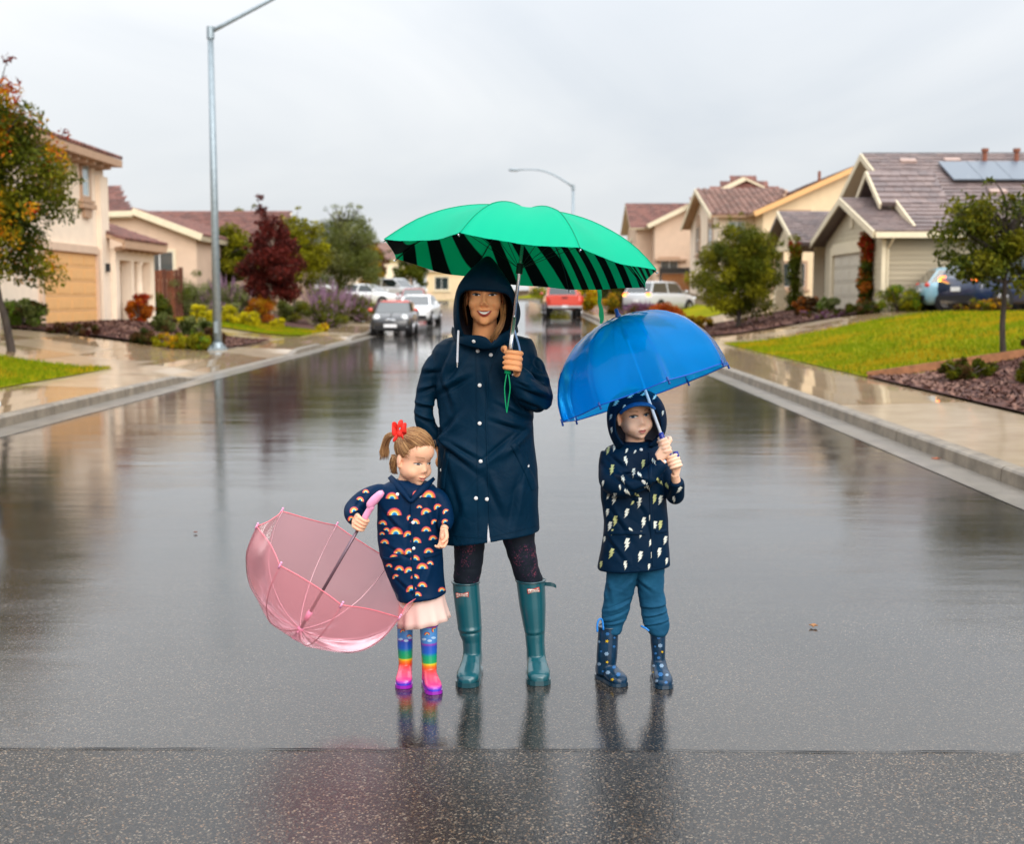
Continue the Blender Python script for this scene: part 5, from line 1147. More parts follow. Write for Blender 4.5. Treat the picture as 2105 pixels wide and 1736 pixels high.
def face(parent, bv, M, s, lip, brow, iris, smile=False, down=0.0, look=(0,0), open_=1.0, ew=1.0, curve=0.0, tilt=.0012, lash_w=.0016, browz=.0215, sides=(-1,1)):
    for x in sides:
        al = []
        W_, up, lo = .0158*ew, .0074*open_*ew, .0052*open_*ew
        for k in range(16):
            t = 2*math.pi*k/16; cx = math.cos(t); sx = math.sin(t)
            al.append((x*.031+cx*W_, -down + (up if sx > 0 else lo)*sx*(1-0.25*abs(cx)) + x*cx*tilt))
        e = face_decal(bv, M, al, .0006, s, bulge=.0022).build('eye', M_eye, parent, True)
        ix, iz = x*.031+look[0], -down+look[1]
        ir = [(ix+.0068*ew*math.cos(t), max(-lo*.95-down, min(up*.9-down, iz+.0068*ew*math.sin(t)))) for t in [2*math.pi*k/14 for k in range(14)]]
        face_decal(bv, M, ir, .0030, s).build('iris', iris, e)
        face_decal(bv, M, [(ix+.0032*math.cos(t), max(-lo*.9-down,min(up*.8-down,iz+.0032*math.sin(t)))) for t in [2*math.pi*k/10 for k in range(10)]], .0036, s).build('pupil', M_pupil, e)
        top = [(x*.031+math.cos(t)*W_*1.08, -down+up*math.sin(t)*(1-0.25*abs(math.cos(t)))+x*math.cos(t)*tilt) for t in [math.pi*k/8 for k in range(9)]]
        lash = top + [(p[0], p[1]+lash_w) for p in reversed(top)]
        face_decal(bv, M, lash, .0036, s).build('eyelash', M_lash, e)
        bw = [(x*(.014+.034*k/6), browz-down*.3+.0045*math.sin(math.pi*(0.15+0.75*k/6))) for k in range(7)]
        face_decal(bv, M, [(p[0],p[1]+.0022*(1-0.5*i/6)) for i,p in enumerate(bw)] + [(p[0],p[1]-.0022*(1-0.5*i/6)) for i,p in reversed(list(enumerate(bw)))], .0008, s).build('eyebrow', brow, parent)
    if smile:
        lw = .031; f = lambda u, a, b: a + b*(1-u*u)
        us = [-1+2*k/12 for k in range(13)]; lw = .030
        outer = [(u*lw, -.0625+.0085*u*u*0.6-.004+.0062*(1-u*u)) for u in us] + [(u*lw, -.0625+.0085*u*u*0.6-.004-.0185*(1-u*u)) for u in reversed(us[1:-1])]
        face_decal(bv, M, outer, .0017, s, rings=5, bulge=.0004).build('lips', lip, parent, True)
        inner = [(u*lw*.76, -.0652+.0040*u*u+.0002-.0005*(1-u*u)) for u in us] + [(u*lw*.76, -.0652+.0040*u*u-.0088*(1-u*u)) for u in reversed(us[1:-1])]
        face_decal(bv, M, inner, .0036, s, rings=4, bulge=.0014).build('teeth', M_teeth, parent)
    else:
        lw = .0205; us = [-1+2*k/10 for k in range(11)]
        outer = [(u*lw, -.067+curve*u*u+.0075*(1-u*u)*(1-0.25*math.exp(-(u/.25)**2))) for u in us] + [(u*lw, -.067+curve*u*u-.0085*(1-u*u)) for u in reversed(us[1:-1])]
        face_decal(bv, M, outer, .0006, s, bulge=.0015).build('lips', lip, parent, True)
        face_decal(bv, M, [(u*lw*.9,-.0672+curve*u*u*.85+.0007*(1-u*u)) for u in us]+[(u*lw*.9,-.0672+curve*u*u*.85-.0007*(1-u*u)) for u in reversed(us[1:-1])], .0026, s).build('mouth_line', M_lash, parent)
def grip(mb, c, a, e1, wrist, s=1.0, mir=1, r0=0.012, thumb=(50,120,195), ang=(22,-45,-125,-185), hs=(.033,.011,-.011,-.032)):
    """a hand closed round a shaft: axis a, knuckles on side e1, fingers passing over the -(a x e1) side"""
    c, a, e1 = Vector(c), Vector(a).normalized(), Vector(e1); e1 = (e1 - a*e1.dot(a)).normalized(); e2 = a.cross(e1)*mir; w_ = Vector(wrist)
    P = lambda th, r, h: c + (e1*math.cos(R(th)) + e2*math.sin(R(th)))*r + a*h
    ln = (1.0,1.06,1.0,.86)
    for i,h in enumerate(hs):
        h *= s; k = P(ang[0], .046*s*(.97 if i in (0,3) else 1.0), h)
        rf = .0098*s*(.94 if i == 3 else 1)
        mb.tube([w_ + a*h*0.45, lerp(w_,k,.55)+a*h*.2, k], [.017*s,.0145*s,.0125*s], 12, sub=3)
        mb.tube([k, P(lerp(ang[0],ang[1],.6),.043*s,h*.98), P(ang[1],.038*s,h*.96), P(lerp(ang[1],ang[2],.5),r0+.017*s,h*.95), P(ang[2],r0+.0105*s,h*.94), P(lerp(ang[2],ang[3]-20*(ln[i]-1)*6,.95),r0+.0095*s,h*.92)], [.0122*s,rf*1.02,rf*1.08,rf*.94,rf*.92,rf*.78], 12, sub=4)
    mb.tube([w_ + a*.012*s, P(thumb[0],.038*s,.022*s), P(thumb[1],r0+.019*s,.040*s), P(lerp(thumb[1],thumb[2],.55),r0+.012*s,.047*s), P(thumb[2],r0+.010*s,.047*s)], [.015*s,.0145*s,.0115*s,.0105*s,.008*s], 12, sub=4)
    mb.ell(lerp(w_, P(ang[0],.03*s,0), .6), .021*s, 14, 10)
def relaxed_hand(mb, wrist, d, palm_n, s=1.0, curl=1.0):
    """hand hanging, fingers half curled towards palm_n"""
    w_, d, n = Vector(wrist), Vector(d).normalized(), Vector(palm_n).normalized(); n = (n - d*n.dot(d)).normalized(); sd = d.cross(n)
    for i,(o,l) in enumerate(((-.028,.9),(-.0095,1.0),(.0095,.95),(.027,.78))):
        k = w_ + d*.082*s + sd*o*s; mb.tube([w_ + sd*o*.5*s, k],[.016*s,.0115*s],12,sub=3)
        p1 = k + (d*.9+n*.45*curl).normalized()*.040*l*s; p2 = p1 + (d*.35+n*.95*curl).normalized()*.026*l*s; p3 = p2 + (-d*.35+n*.9*curl).normalized()*.020*l*s
        mb.tube([k,p1,p2,p3],[.0105*s,.0095*s,.0088*s,.0068*s],12,sub=3)
    t0 = w_ + d*.02*s - sd*.018*s; t1 = w_ + d*.055*s - sd*.040*s + n*.014*s; t2 = t1 + (d*.8+n*.5+sd*.25).normalized()*.030*s; mb.tube([t0,t1,t2,t2+(d*.6+n*.6+sd*.5).normalized()*.022*s],[.016*s,.013*s,.0105*s,.0075*s],12,sub=3)
    mb.ell(w_+d*.05*s, (.026*s,.020*s,.03*s), 14, 10)
def shell_from(rows, name, mats, parent, thick=0.004, sub=1, off=-1.0):
    mb = MB().loft(rows, cap=False, closed=False); me = mb.mesh(name, mats, True, ORG[parent.name]); o = bpy.data.objects.new(name, me); link(o, parent)
    if sub: m = o.modifiers.new('s','SUBSURF'); m.levels = sub; m.render_levels = sub
    m = o.modifiers.new('t','SOLIDIFY'); m.thickness = thick; m.offset = off; m.use_even_offset = False
    if len(mats) > 1: m.material_offset = 1; m.material_offset_rim = 0
    return o
def resample(pts, n):
    pts = [Vector(p) for p in pts]; sp,_ = spline(pts, [0.0]*len(pts), 8); d = [0]
    for a,b in zip(sp,sp[1:]): d.append(d[-1]+(b-a).length)
    out = []; j = 0
    for k in range(n):
        t = d[-1]*k/(n-1)
        while j < len(d)-2 and d[j+1] < t: j += 1
        out.append(lerp(sp[j],sp[j+1],(t-d[j])/max(1e-9,d[j+1]-d[j])))
    return out
def hood(parent, rim, sil, depth, mats, n=37, peak=0.0):
    r = resample([W(*p) for p in rim], n); s_ = resample([W(*p) for p in sil], n); c = sum(s_, Vector())/n; rows = []
    cr = sum(r, Vector())/n; zl = min(p.z for p in s_)
    rows.append([lerp(p,cr,.06)+Vector((0,.018,0)) for p in r]); rows.append([lerp(p,cr,.02)+Vector((0,.004,0)) for p in r]); rows.append(r)
    for t in (.25,.5,.75): rows.append([lerp(a,b,t) + (a-cr).normalized()*0.014*math.sin(math.pi*t) + Vector((0,-.034*math.sin(math.pi*t)*sm((a.z-cr.z)/0.05),0)) for a,b in zip(r,s_)])
    rows.append(s_)
    for t in (.25,.5,.72,.88,.97,1.0):
        k = math.cos(t*math.pi/2)**.8 if t < 1 else 0.02; kx = math.cos(t*math.pi/2)**.55 if t < 1 else 0.05
        rows.append([Vector((lerp(c.x,p.x,kx), p.y + depth*math.sin(t*math.pi/2)*(0.55+0.45*sm((p.z-zl)/0.10)), lerp(zl-.01,p.z,k))) for p in s_])
    return shell_from(rows, 'hood', mats, parent, 0.005, 1)

# -- umbrellas
def umbrella_frame(c, axis, az0, u_hint=(1,0,0)):
    n = Vector(axis).normalized(); u = Vector(u_hint); u = (u - n*u.dot(n)).normalized(); v = n.cross(u)
    return n, u, v
def canopy_rows(c, n, u, v, Rr, prof, az0, nu=10, nv=14, sag=0.0, scal=0.02, inset=0.0):
    """8 fabric panels; prof(rho) height above the rim plane; returns list of rings from apex to rim"""
    rows = []
    for i in range(nv+1):
        rho = max(0.012, i/nv); row = []
        for k in range(8):
            for j in range(nu):
                t = j/nu; az = R(az0 + 45*(k+t)); ch = math.cos(R(22.5))/math.cos(R(45*(t-.5)))
                rr = prof(rho)[0]*Rr*lerp(1.0, ch*(1-scal*math.sin(math.pi*t)), rho**1.3)
                z = prof(rho)[1] - sag*math.sin(math.pi*t)*rho*(1.25-rho)*1.6 - inset
                row.append(c + (u*math.cos(az)+v*math.sin(az))*(rr-inset*0.6) + n*z)
        rows.append(row)
    return rows
# ------------------------------------------------------------------ the three umbrellas
def plastic(name, tint, body, alpha, gloss=0.08):
    m = bpy.data.materials.new(name); m.use_nodes = True; t = m.node_tree; t.nodes.clear(); o = N(t,'ShaderNodeOutputMaterial')
    tr = N(t,'ShaderNodeBsdfTransparent'); tr.inputs[0].default_value = (*tint,1)
    df = N(t,'ShaderNodeBsdfDiffuse'); df.inputs[0].default_value = (*body,1); tl = N(t,'ShaderNodeBsdfTranslucent'); tl.inputs[0].default_value = (*body,1)
    m1 = N(t,'ShaderNodeMixShader'); m1.inputs[0].default_value = 0.55; L(t,df.outputs[0],m1.inputs[1]); L(t,tl.outputs[0],m1.inputs[2])
    m2 = N(t,'ShaderNodeMixShader'); m2.inputs[0].default_value = alpha; L(t,tr.outputs[0],m2.inputs[1]); L(t,m1.outputs[0],m2.inputs[2])
    gl = N(t,'ShaderNodeBsdfGlossy'); gl.inputs['Roughness'].default_value = gloss; gl.inputs[0].default_value = (1,1,1,1)
    tc = N(t,'ShaderNodeTexCoord'); nz = N(t,'ShaderNodeTexNoise',i_Scale=22.0,i_Detail=3.0); L(t,tc.outputs['Object'],nz.inputs['Vector']); bp = N(t,'ShaderNodeBump',i_Strength=1.0,i_Distance=0.0012); L(t,nz.outputs['Fac'],bp.inputs['Height']); L(t,bp.outputs[0],gl.inputs['Normal'])
    fr = N(t,'ShaderNodeFresnel',i_IOR=1.15 if 'blue' in name else 1.12); L(t,bp.outputs[0],fr.inputs['Normal']); m3 = N(t,'ShaderNodeMixShader'); L(t,fr.outputs[0],m3.inputs[0]); L(t,m2.outputs[0],m3.inputs[1]); L(t,gl.outputs[0],m3.inputs[2])
    L(t,m3.outputs[0],o.inputs[0]); return m
M_green = mat('green_fabric', (0.0,0.49,0.28), rough=0.6, spec=0.12, transl=0.27, bump=0.0006, bscale=40)
def stripe_mat(n, u, v, c):
    m = bpy.data.materials.new('striped_lining'); m.use_nodes = True; t = m.node_tree; b = t.nodes['Principled BSDF']; b.inputs['Roughness'].default_value = 0.6; b.inputs['Specular IOR Level'].default_value = 0.2
    tc = N(t,'ShaderNodeTexCoord'); sb_ = N(t,'ShaderNodeVectorMath',operation='SUBTRACT'); sb_.inputs[1].default_value = tuple(c); L(t,tc.outputs['Object'],sb_.inputs[0])
    dx = N(t,'ShaderNodeVectorMath',operation='DOT_PRODUCT'); dx.inputs[1].default_value = tuple(u); L(t,sb_.outputs[0],dx.inputs[0]); dy = N(t,'ShaderNodeVectorMath',operation='DOT_PRODUCT'); dy.inputs[1].default_value = tuple(v); L(t,sb_.outputs[0],dy.inputs[0])
    k_ = N(t,'ShaderNodeMath',operation='MULTIPLY_ADD'); k_.inputs[1].default_value = 0.75; k_.inputs[2].default_value = 0.42; L(t,dx.outputs['Value'],k_.inputs[0])      # the gores are cut so that the stripes fan a little
    ky = N(t,'ShaderNodeMath',operation='MULTIPLY'); L(t,k_.outputs[0],ky.inputs[0]); L(t,dy.outputs['Value'],ky.inputs[1]); df = N(t,'ShaderNodeMath',operation='SUBTRACT'); L(t,dx.outputs['Value'],df.inputs[0]); L(t,ky.outputs[0],df.inputs[1])
    dv = N(t,'ShaderNodeMath',operation='DIVIDE'); dv.inputs[1].default_value = 0.080; L(t,df.outputs[0],dv.inputs[0]); ad = N(t,'ShaderNodeMath',operation='ADD'); ad.inputs[1].default_value = 40.12; L(t,dv.outputs[0],ad.inputs[0])
    fr = N(t,'ShaderNodeMath',operation='FRACT'); L(t,ad.outputs[0],fr.inputs[0]); rp = N(t,'ShaderNodeValToRGB'); L(t,fr.outputs[0],rp.inputs[0]); e = rp.color_ramp.elements
    e[0].position = 0.0; e[0].color = (0.004,0.008,0.008,1); e[1].position = 1.0; e[1].color = (0.0,0.85,0.52,1)
    for p,cc in ((0.46,(0.004,0.008,0.008,1)),(0.50,(0.0,0.85,0.52,1)),(0.96,(0.0,0.85,0.52,1))):
        q = e.new(p); q.color = cc
    e[-1].color = (0.004,0.008,0.008,1)
    L(t,rp.outputs[0],b.inputs['Base Color']); tr = N(t,'ShaderNodeBsdfTranslucent'); L(t,rp.outputs[0],tr.inputs[0]); mx = N(t,'ShaderNodeMixShader'); mx.inputs[0].default_value = 0.6
    L(t,b.outputs[0],mx.inputs[1]); L(t,tr.outputs[0],mx.inputs[2]); L(t,mx.outputs[0],t.nodes['Material Output'].inputs[0]); return m
M_shaft = mat('steel_shaft', (0.72,0.72,0.72), rough=0.25, metal=0.9); M_rib = mat('dark_rib', (0.015,0.05,0.035), rough=0.4, metal=0.5)
M_seamg = mat('green_seam', (0.0,0.26,0.14), rough=0.7)
M_cord = mat('green_cord', (0.0,0.30,0.11), rough=0.6)

# green umbrella, held by the woman
GH = W(1046.5, 742, 4.865); GA = Vector((0.112,0.135,0.98)).normalized()
n,u,v = umbrella_frame(None, GA, 0); GC = GH + GA*0.378
ug = thing('umbrella','large green umbrella with black striped lining held by the woman','umbrella',tuple(GH))
Hh, Rr = 0.212, 0.548
prof = lambda rho: (rho, Hh*(1-rho**2.5))
rows = canopy_rows(GC,n,u,v,Rr,prof,22.5,sag=0.030,scal=0.03)
rng_ = random.Random(4)
for i,r in enumerate(rows):       # wind-ruffled cloth
    for j in range(len(r)): r[j] = r[j] + n*0.007*noise.noise(Vector((r[j].x*7,r[j].y*7,i*.2)))*(i/len(rows))
mb = MB().loft([list(r) for r in rows], cap=False); mb.build('canopy', M_green, ug, True)
rl = [[p - n*0.004*(0.3+0.7*(1-i/len(rows))) - (p-GC).normalized()*0.0015 for p in r] for i,r in enumerate(rows)]
M_stripe = stripe_mat(n,u,v,GC-GH)
lin = MB().loft(rl, cap=False).build('lining', M_stripe, ug, True)
hub = GC + n*(Hh-.035); run = GC + n*(-0.02)
for k in range(8):
    idx = k*10
    MB().tube([rows[i][idx]-n*.009 for i in range(0,15,2)],[.0022]*8,5).build('rib', M_rib, ug)
    MB().tube([rows[i][idx]+n*.0008 for i in range(0,15)],[.0016]*15,5).build('seam', M_seamg, ug)
    MB().tube([run, lerp(run, rows[8][idx]-n*.009, .5), rows[8][idx]-n*.009],[.0012]*3,5).build('stretcher', M_rib, ug)
    MB().tube([rows[14][idx]-n*.012, rows[14][idx]+(rows[14][idx]-GC).normalized()*.008-n*.008],[.003,.0025],6).build('rib_tip', M_shaft, ug)
MB().tube([GC+n*(Hh-.01), GC+n*(Hh+.006)],[.009,.005],8).build('ferrule', M_rib, ug)
MB().tube([GH - GA*.02, GH+GA*.17],[.0082,.0082],12).build('shaft', M_shaft, ug, True); MB().tube([GH+GA*.1695, GC+n*(Hh-.01)],[.0066,.0066],12).build('inner_shaft', M_shaft, ug, True)
MB().tube([run-n*.02, run+n*.02],[.013,.013],10).build('runner', M_rib, ug)
MB().tube([GH-GA*.052, GH-GA*.05, GH-GA*.02, GH+GA*.03],[.008,.013,.0125,.0115],14).build('handle', M_cord, ug, True)
q = GH - GA*.05
for dx in (-.007,.006): MB().tube([q+Vector((dx*.5,-.004,0)), q+Vector((dx*1.6,-.012,-.05)), q+Vector((dx*1.0-.002,-.012,-.10)), q+Vector((-.003,-.010,-.15))],[.0022]*4,6,sub=4).build('wrist_cord', M_cord, ug)
st = min(rows[14], key=lambda p: abs(PX(p)[0]-1232)+(0 if p.y > GC.y else 999)) + Vector((0,0,.004)); MB().loft([[st+Vector((x+dx,0,-z)), st+Vector((x+dx+w_,0.003,-z)), st+Vector((x+dx+w_,.006,-z)), st+Vector((x+dx,.004,-z))] for z,dx,w_,x in ((0,0,.018,0),(.03,.004,.017,0),(.06,.003,.015,0),(.085,.010,.017,0),(.11,.008,.022,0),(.13,.014,.016,0),(.145,.012,.010,0))]).build('tie_strap', M_cord, ug)

def bubble(label, c, axis, az0, Rr, Hd, e, film, edge, ribm, tipm, shaftm, handlem, L_up, L_dn, inv=False, fold=0.0):
    n,u,v = umbrella_frame(None, axis, 0); t = thing('umbrella', label, 'umbrella', tuple(c))
    def prof(rho):
        a = rho*math.pi/2; return (math.sin(a)**(2/e), Hd*math.cos(a)**(2/e) if rho < 1 else 0.0)
    sgn = -1 if inv else 1
    rows = canopy_rows(c, n*sgn, u, v, Rr, prof, az0, nu=8, nv=16, sag=0.006, scal=0.035)
    for i,r in enumerate(rows):
        for j in range(len(r)): r[j] = r[j] + (r[j]-c).normalized()*(0.004*noise.noise(Vector((r[j].x*16,r[j].y*16,r[j].z*16))) + 0.0060*math.exp(-((i-3)/5)**2)*noise.noise(Vector((j*1.3,i*.25,3))))
    MB().loft(rows, cap=False).build('canopy', film, t, True)
    for k in range(8):
        MB().tube([r[k*8]-(r[k*8]-c).normalized()*.004 for r in rows],[.0021]*17,6).build('rib', ribm, t, True)
        p = rows[-1][k*8]; d = (rows[-1][k*8]-rows[-2][k*8]).normalized()
        tp = MB().tube([p-d*.012, p+d*.010],[.0042,.0036],8); tp.ell(p+d*.012,.0050,8,6); tp.build('rib_tip', tipm, t, True)
    for k in range(8):
        seg = rows[-1][k*8:k*8+8] + [rows[-1][((k+1)*8) % 64]]
        MB().tube(seg,[.0022]*9,6).build('hem', edge, t, True)
    top = c + n*sgn*Hd
    MB().tube([top-n*sgn*.01, top+n*sgn*.008, top+n*sgn*.016, top+n*sgn*.034, top+n*sgn*.037],[.013,.012,.0085,.008,.004],12).build('ferrule', tipm, t, True)
    a = top - n*sgn*.002; b = c - n*sgn*L_dn
    MB().tube([a, lerp(a,b,.5), b],[.0062,.0062,.0062],12).build('shaft', shaftm, t, True)
    MB().tube([top-n*sgn*.05, top-n*sgn*.09],[.011,.011],10).build('runner', tipm, t, True)
    return t, b, n*sgn, rows, u, v
M_bfilm = plastic('blue_film', (0.03,0.50,1.0), (0.0,0.42,1.0), 0.52, 0.14)
M_bedge = mat('blue_edge', (0.0,0.08,0.50), rough=0.4, coat=0.5); M_btip = mat('blue_plastic', (0.004,0.05,0.26), rough=0.35, coat=0.5); M_grip = mat('blue_grip', (0.008,0.02,0.25), rough=0.35, coat=0.5)
M_pfilm = plastic('pink_film', (1.0,0.74,0.80), (1.0,0.44,0.47), 0.36, 0.2)
M_pedge = mat('pink_edge', (0.90,0.20,0.25), rough=0.4, coat=0.5); M_ptip = mat('pink_plastic', (0.88,0.36,0.58), rough=0.35, coat=0.5); M_prib = mat('pink_rib', (0.92,0.55,0.62), rough=0.35, coat=0.4); M_wshaft = mat('white_shaft', (0.70,0.72,0.75), rough=0.3, coat=0.5)
M_dshaft = mat('dark_shaft', (0.18,0.12,0.15), rough=0.3, metal=0.6)
# blue one over the boy
BH = W(1367, 915, 4.90); BA = Vector((-0.335,0.155,0.93)).normalized()
ub, bb, bn, brow_, bu, bv_ = bubble('see-through blue dome umbrella held over the boy', BH + BA*0.215, BA, 8, 0.352, 0.316, 2.12, M_bfilm, M_bedge, M_bedge, M_btip, M_wshaft, M_grip, 0, 0.265)
MB().tube([bb+bn*.10, bb+bn*.05, bb, bb-bn*.012+bu*.010, bb-bn*.010+bu*.024, bb+bn*.012+bu*.030],[.0095,.0125,.0125,.0125,.012,.010],12,sub=4).build('handle', M_grip, ub, True)
# pink one hanging open in the girl's hand
PH = W(744, 1075, 4.80); PA = Vector((0.50,-0.13,0.855)).normalized()
up_, pb, pn, prow, pu, pv = bubble('see-through pink dome umbrella held upside down by the girl', PH - PA*0.190, PA, 11, 0.350, 0.325, 2.25, M_pfilm, M_pedge, M_prib, M_ptip, M_dshaft, M_ptip, 0, 0.20, inv=True)
MB().tube([PH+PA*.005, PH+PA*.03, PH+PA*.055, PH+PA*.075, PH+PA*.08],[.010,.0125,.0125,.014,.010],12,sub=3).build('handle', M_ptip, up_, True)
MB().tube([PH+PA*.066, PH+PA*.08+pu*-.006, PH+PA*.105+pu*-.002, PH+PA*.135+pu*.006, PH+PA*.15+pu*.012],[.010,.0165,.0175,.015,.008],12,sub=3).build('handle_knob', M_ptip, up_, True)
# ------------------------------------------------------------------ people
def rainmat(name, c, c2=None, rough=0.55):
    m = mat(name, c, rough=rough, spec=0.10, col2=c2, vscale=5); t = m.node_tree; b = t.nodes['Principled BSDF']
    tc = N(t,'ShaderNodeTexCoord'); n1 = N(t,'ShaderNodeTexNoise',i_Scale=7.0,i_Detail=3.0,i_Roughness=0.45,i_Distortion=0.8); L(t,tc.outputs['Object'],n1.inputs['Vector'])
    ab = N(t,'ShaderNodeMath',operation='SUBTRACT'); ab.inputs[1].default_value = 0.5; L(t,n1.outputs['Fac'],ab.inputs[0]); a2 = N(t,'ShaderNodeMath',operation='ABSOLUTE'); L(t,ab.outputs[0],a2.inputs[0])
    b1 = N(t,'ShaderNodeBump',i_Strength=1.0,i_Distance=0.010); L(t,a2.outputs[0],b1.inputs['Height'])
    n2 = N(t,'ShaderNodeTexNoise',i_Scale=420.0,i_Detail=2.0); L(t,tc.outputs['Object'],n2.inputs['Vector']); b2 = N(t,'ShaderNodeBump',i_Strength=1.0,i_Distance=0.0004); L(t,n2.outputs['Fac'],b2.inputs['Height']); L(t,b1.outputs[0],b2.inputs['Normal']); L(t,b2.outputs[0],b.inputs['Normal'])
    return m
M_navy = rainmat('navy_raincoat', (0.0003,0.0150,0.036), (0.0004,0.021,0.048)); M_lining = mat('hood_lining', (0.045,0.035,0.045), rough=0.9); M_navyb = rainmat('navy_print_cloth', (0.0003,0.0155,0.052), (0.0005,0.020,0.064)); M_navyg = rainmat('navy_child_cloth', (0.0003,0.0115,0.032), (0.0005,0.016,0.044))
M_liningb = mat('grey_lining', (0.22,0.23,0.30), rough=0.9); M_brim = mat('blue_brim', (0.008,0.06,0.16), rough=0.8, col2=(0.012,0.09,0.24), vscale=60, bump=0.0006, bscale=200)
M_btn = mat('pearl_button', (0.80,0.80,0.80), rough=0.2, coat=0.8); M_string = mat('white_cord', (0.72,0.74,0.82), rough=0.7); M_stringb = mat('pale_blue_cord', (0.22,0.36,0.62), rough=0.7)
M_skinw = skin('tanned_skin', (0.80,0.35,0.15), (0.84,0.38,0.17)); M_skinc = skin('child_skin', (0.95,0.56,0.38), (0.96,0.59,0.41)); M_sking = skin('girl_skin', (0.86,0.47,0.30), (0.88,0.50,0.33))
M_lipw = mat('lips', (0.46,0.085,0.06), rough=0.35); M_lipc = mat('child_lips', (0.58,0.19,0.15), rough=0.4)
M_hairw = mat('brown_hair', (0.10,0.042,0.015), rough=0.45, var=0.35, vscale=60, stretch=(1,1,0.1)); M_hairwl = mat('light_brown_hair', (0.26,0.12,0.04), rough=0.45, var=0.3, vscale=60, stretch=(1,1,0.1))
M_hairg = [mat('girl_hair', c, rough=0.45, spec=0.4) for c in ((0.26,0.12,0.045),(0.40,0.21,0.085),(0.55,0.33,0.15),(0.18,0.08,0.032))]
M_browd = mat('brown_eyebrow', (0.16,0.065,0.03), rough=0.8); M_browl = mat('light_eyebrow', (0.46,0.24,0.14), rough=0.8)
def legging_mat():
    m = mat('speckled_legging', (0.006,0.009,0.016), rough=0.7); t = m.node_tree; b = t.nodes['Principled BSDF']
    tc = N(t,'ShaderNodeTexCoord'); mp = N(t,'ShaderNodeMapping'); mp.inputs['Scale'].default_value = (1,1,0.75); mp.inputs['Rotation'].default_value = (0,R(35),0); L(t,tc.outputs['Object'],mp.inputs[0])
    vo = N(t,'ShaderNodeTexVoronoi',i_Scale=300.0); L(t,mp.outputs[0],vo.inputs['Vector']); s = N(t,'ShaderNodeSeparateColor'); L(t,vo.outputs['Color'],s.inputs[0])
    nz = N(t,'ShaderNodeTexNoise',i_Scale=14.0,i_Detail=2.0); L(t,tc.outputs['Object'],nz.inputs['Vector'])
    mu = N(t,'ShaderNodeMath',operation='MULTIPLY'); L(t,s.outputs[0],mu.inputs[0]); L(t,nz.outputs['Fac'],mu.inputs[1])
    rp = N(t,'ShaderNodeValToRGB'); L(t,mu.outputs[0],rp.inputs[0]); e = rp.color_ramp.elements; e[0].position = 0.42; e[0].color = (0.006,0.010,0.018,1); e[1].position = 0.62; e[1].color = (0.18,0.040,0.060,1)
    q = e.new(0.50); q.color = (0.03,0.015,0.045,1)
    L(t,rp.outputs[0],b.inputs['Base Color']); return m
M_legging = legging_mat()
def rubber(name, c): return mat(name, c, rough=0.28, spec=0.5, coat=0.5, coat_r=0.15, var=0.06, vscale=10)
M_boot = rubber('teal_rubber', (0.003,0.085,0.11)); M_sole = rubber('teal_sole', (0.006,0.055,0.072))

def boot(name, parent, shaft, Ysh, toe_px, mats, sole_m, wsc=1.0, ex=1.1, heel_back=0.075, voxs=0.003, ry=None, tall=1.0, solesep=True, sm_=3):
    """rubber boot: shaft given as picture rows (y,left,right), foot pointing to the toe point on the road"""
    mb = MB(); rings = [ring(a,b,y,Ysh,(b-a)/2*S(Ysh)*ex,e=2.0,n=32) for y,a,b in shaft]
    top = rings[0]; mb.loft(rings)
    xc = (shaft[-1][1]+shaft[-1][2])/2; A = W(xc, shaft[-1][0], Ysh); T = G(*toe_px); Hh_ = Vector((A.x, Ysh, 0)); f = (T-Hh_); f.z = 0; f.normalize(); Hp = Hh_ - f*heel_back*wsc; Lf = (T-Hp).length; sd = Vector((f.y,-f.x,0))
    secs = [(0,.020,.062),(.035,.032,.088),(.14,.0385,.125),(.30,.0395,.130),(.45,.0405,.100),(.60,.0455,.078),(.75,.0485,.067),(.87,.0450,.058),(.95,.0345,.049),(1.0,.016,.036)]
    rg = []
    for t,hw,zt in secs:
        c = Hp + f*Lf*t; hw *= wsc; zt *= wsc*tall; z0 = .010*wsc; r = []
        for k in range(28):
            a = 2*math.pi*k/28; cu, su = math.cos(a), math.sin(a); e = 2.6
            r.append(c + sd*hw*math.copysign(abs(cu)**(2/e),cu) + Vector((0,0,(z0+zt)/2 + (zt-z0)/2*math.copysign(abs(su)**(2/e),su))))
        rg.append(r)
    mb.loft(rg); last = rings[-1]; low = [Vector((p[0],p[1],.07*wsc)) for p in last]; mb.loft([last,low])
    me = vox(mb, name, voxs, sm_); ob = mesh_obj(name, me, mats, parent)
    rim = MB().tube([Vector(p) for p in top]+[Vector(top[0]),Vector(top[1])],[.0045*wsc]*(len(top)+2),8).build('rim', sole_m, ob, True)
    if solesep:
        outl = []
        for t,hw,_ in secs: outl.append((t,hw*wsc*1.07))
        L_ = [Hp+f*Lf*(t*1.02-.01)+sd*h for t,h in outl]; Rr_ = [Hp+f*Lf*(t*1.02-.01)-sd*h for t,h in reversed(outl)]; o_ = L_+Rr_; nn = len(o_)
        vs = [p+Vector((0,0,.001)) for p in o_]+[p+Vector((0,0,.020*wsc)) for p in o_]
        MB().add(vs,[tuple(range(nn-1,-1,-1)),tuple(range(nn,2*nn))]+[(k,(k+1)%nn,nn+(k+1)%nn,nn+k) for k in range(nn)]).build('sole', sole_m, ob)
    return ob, me

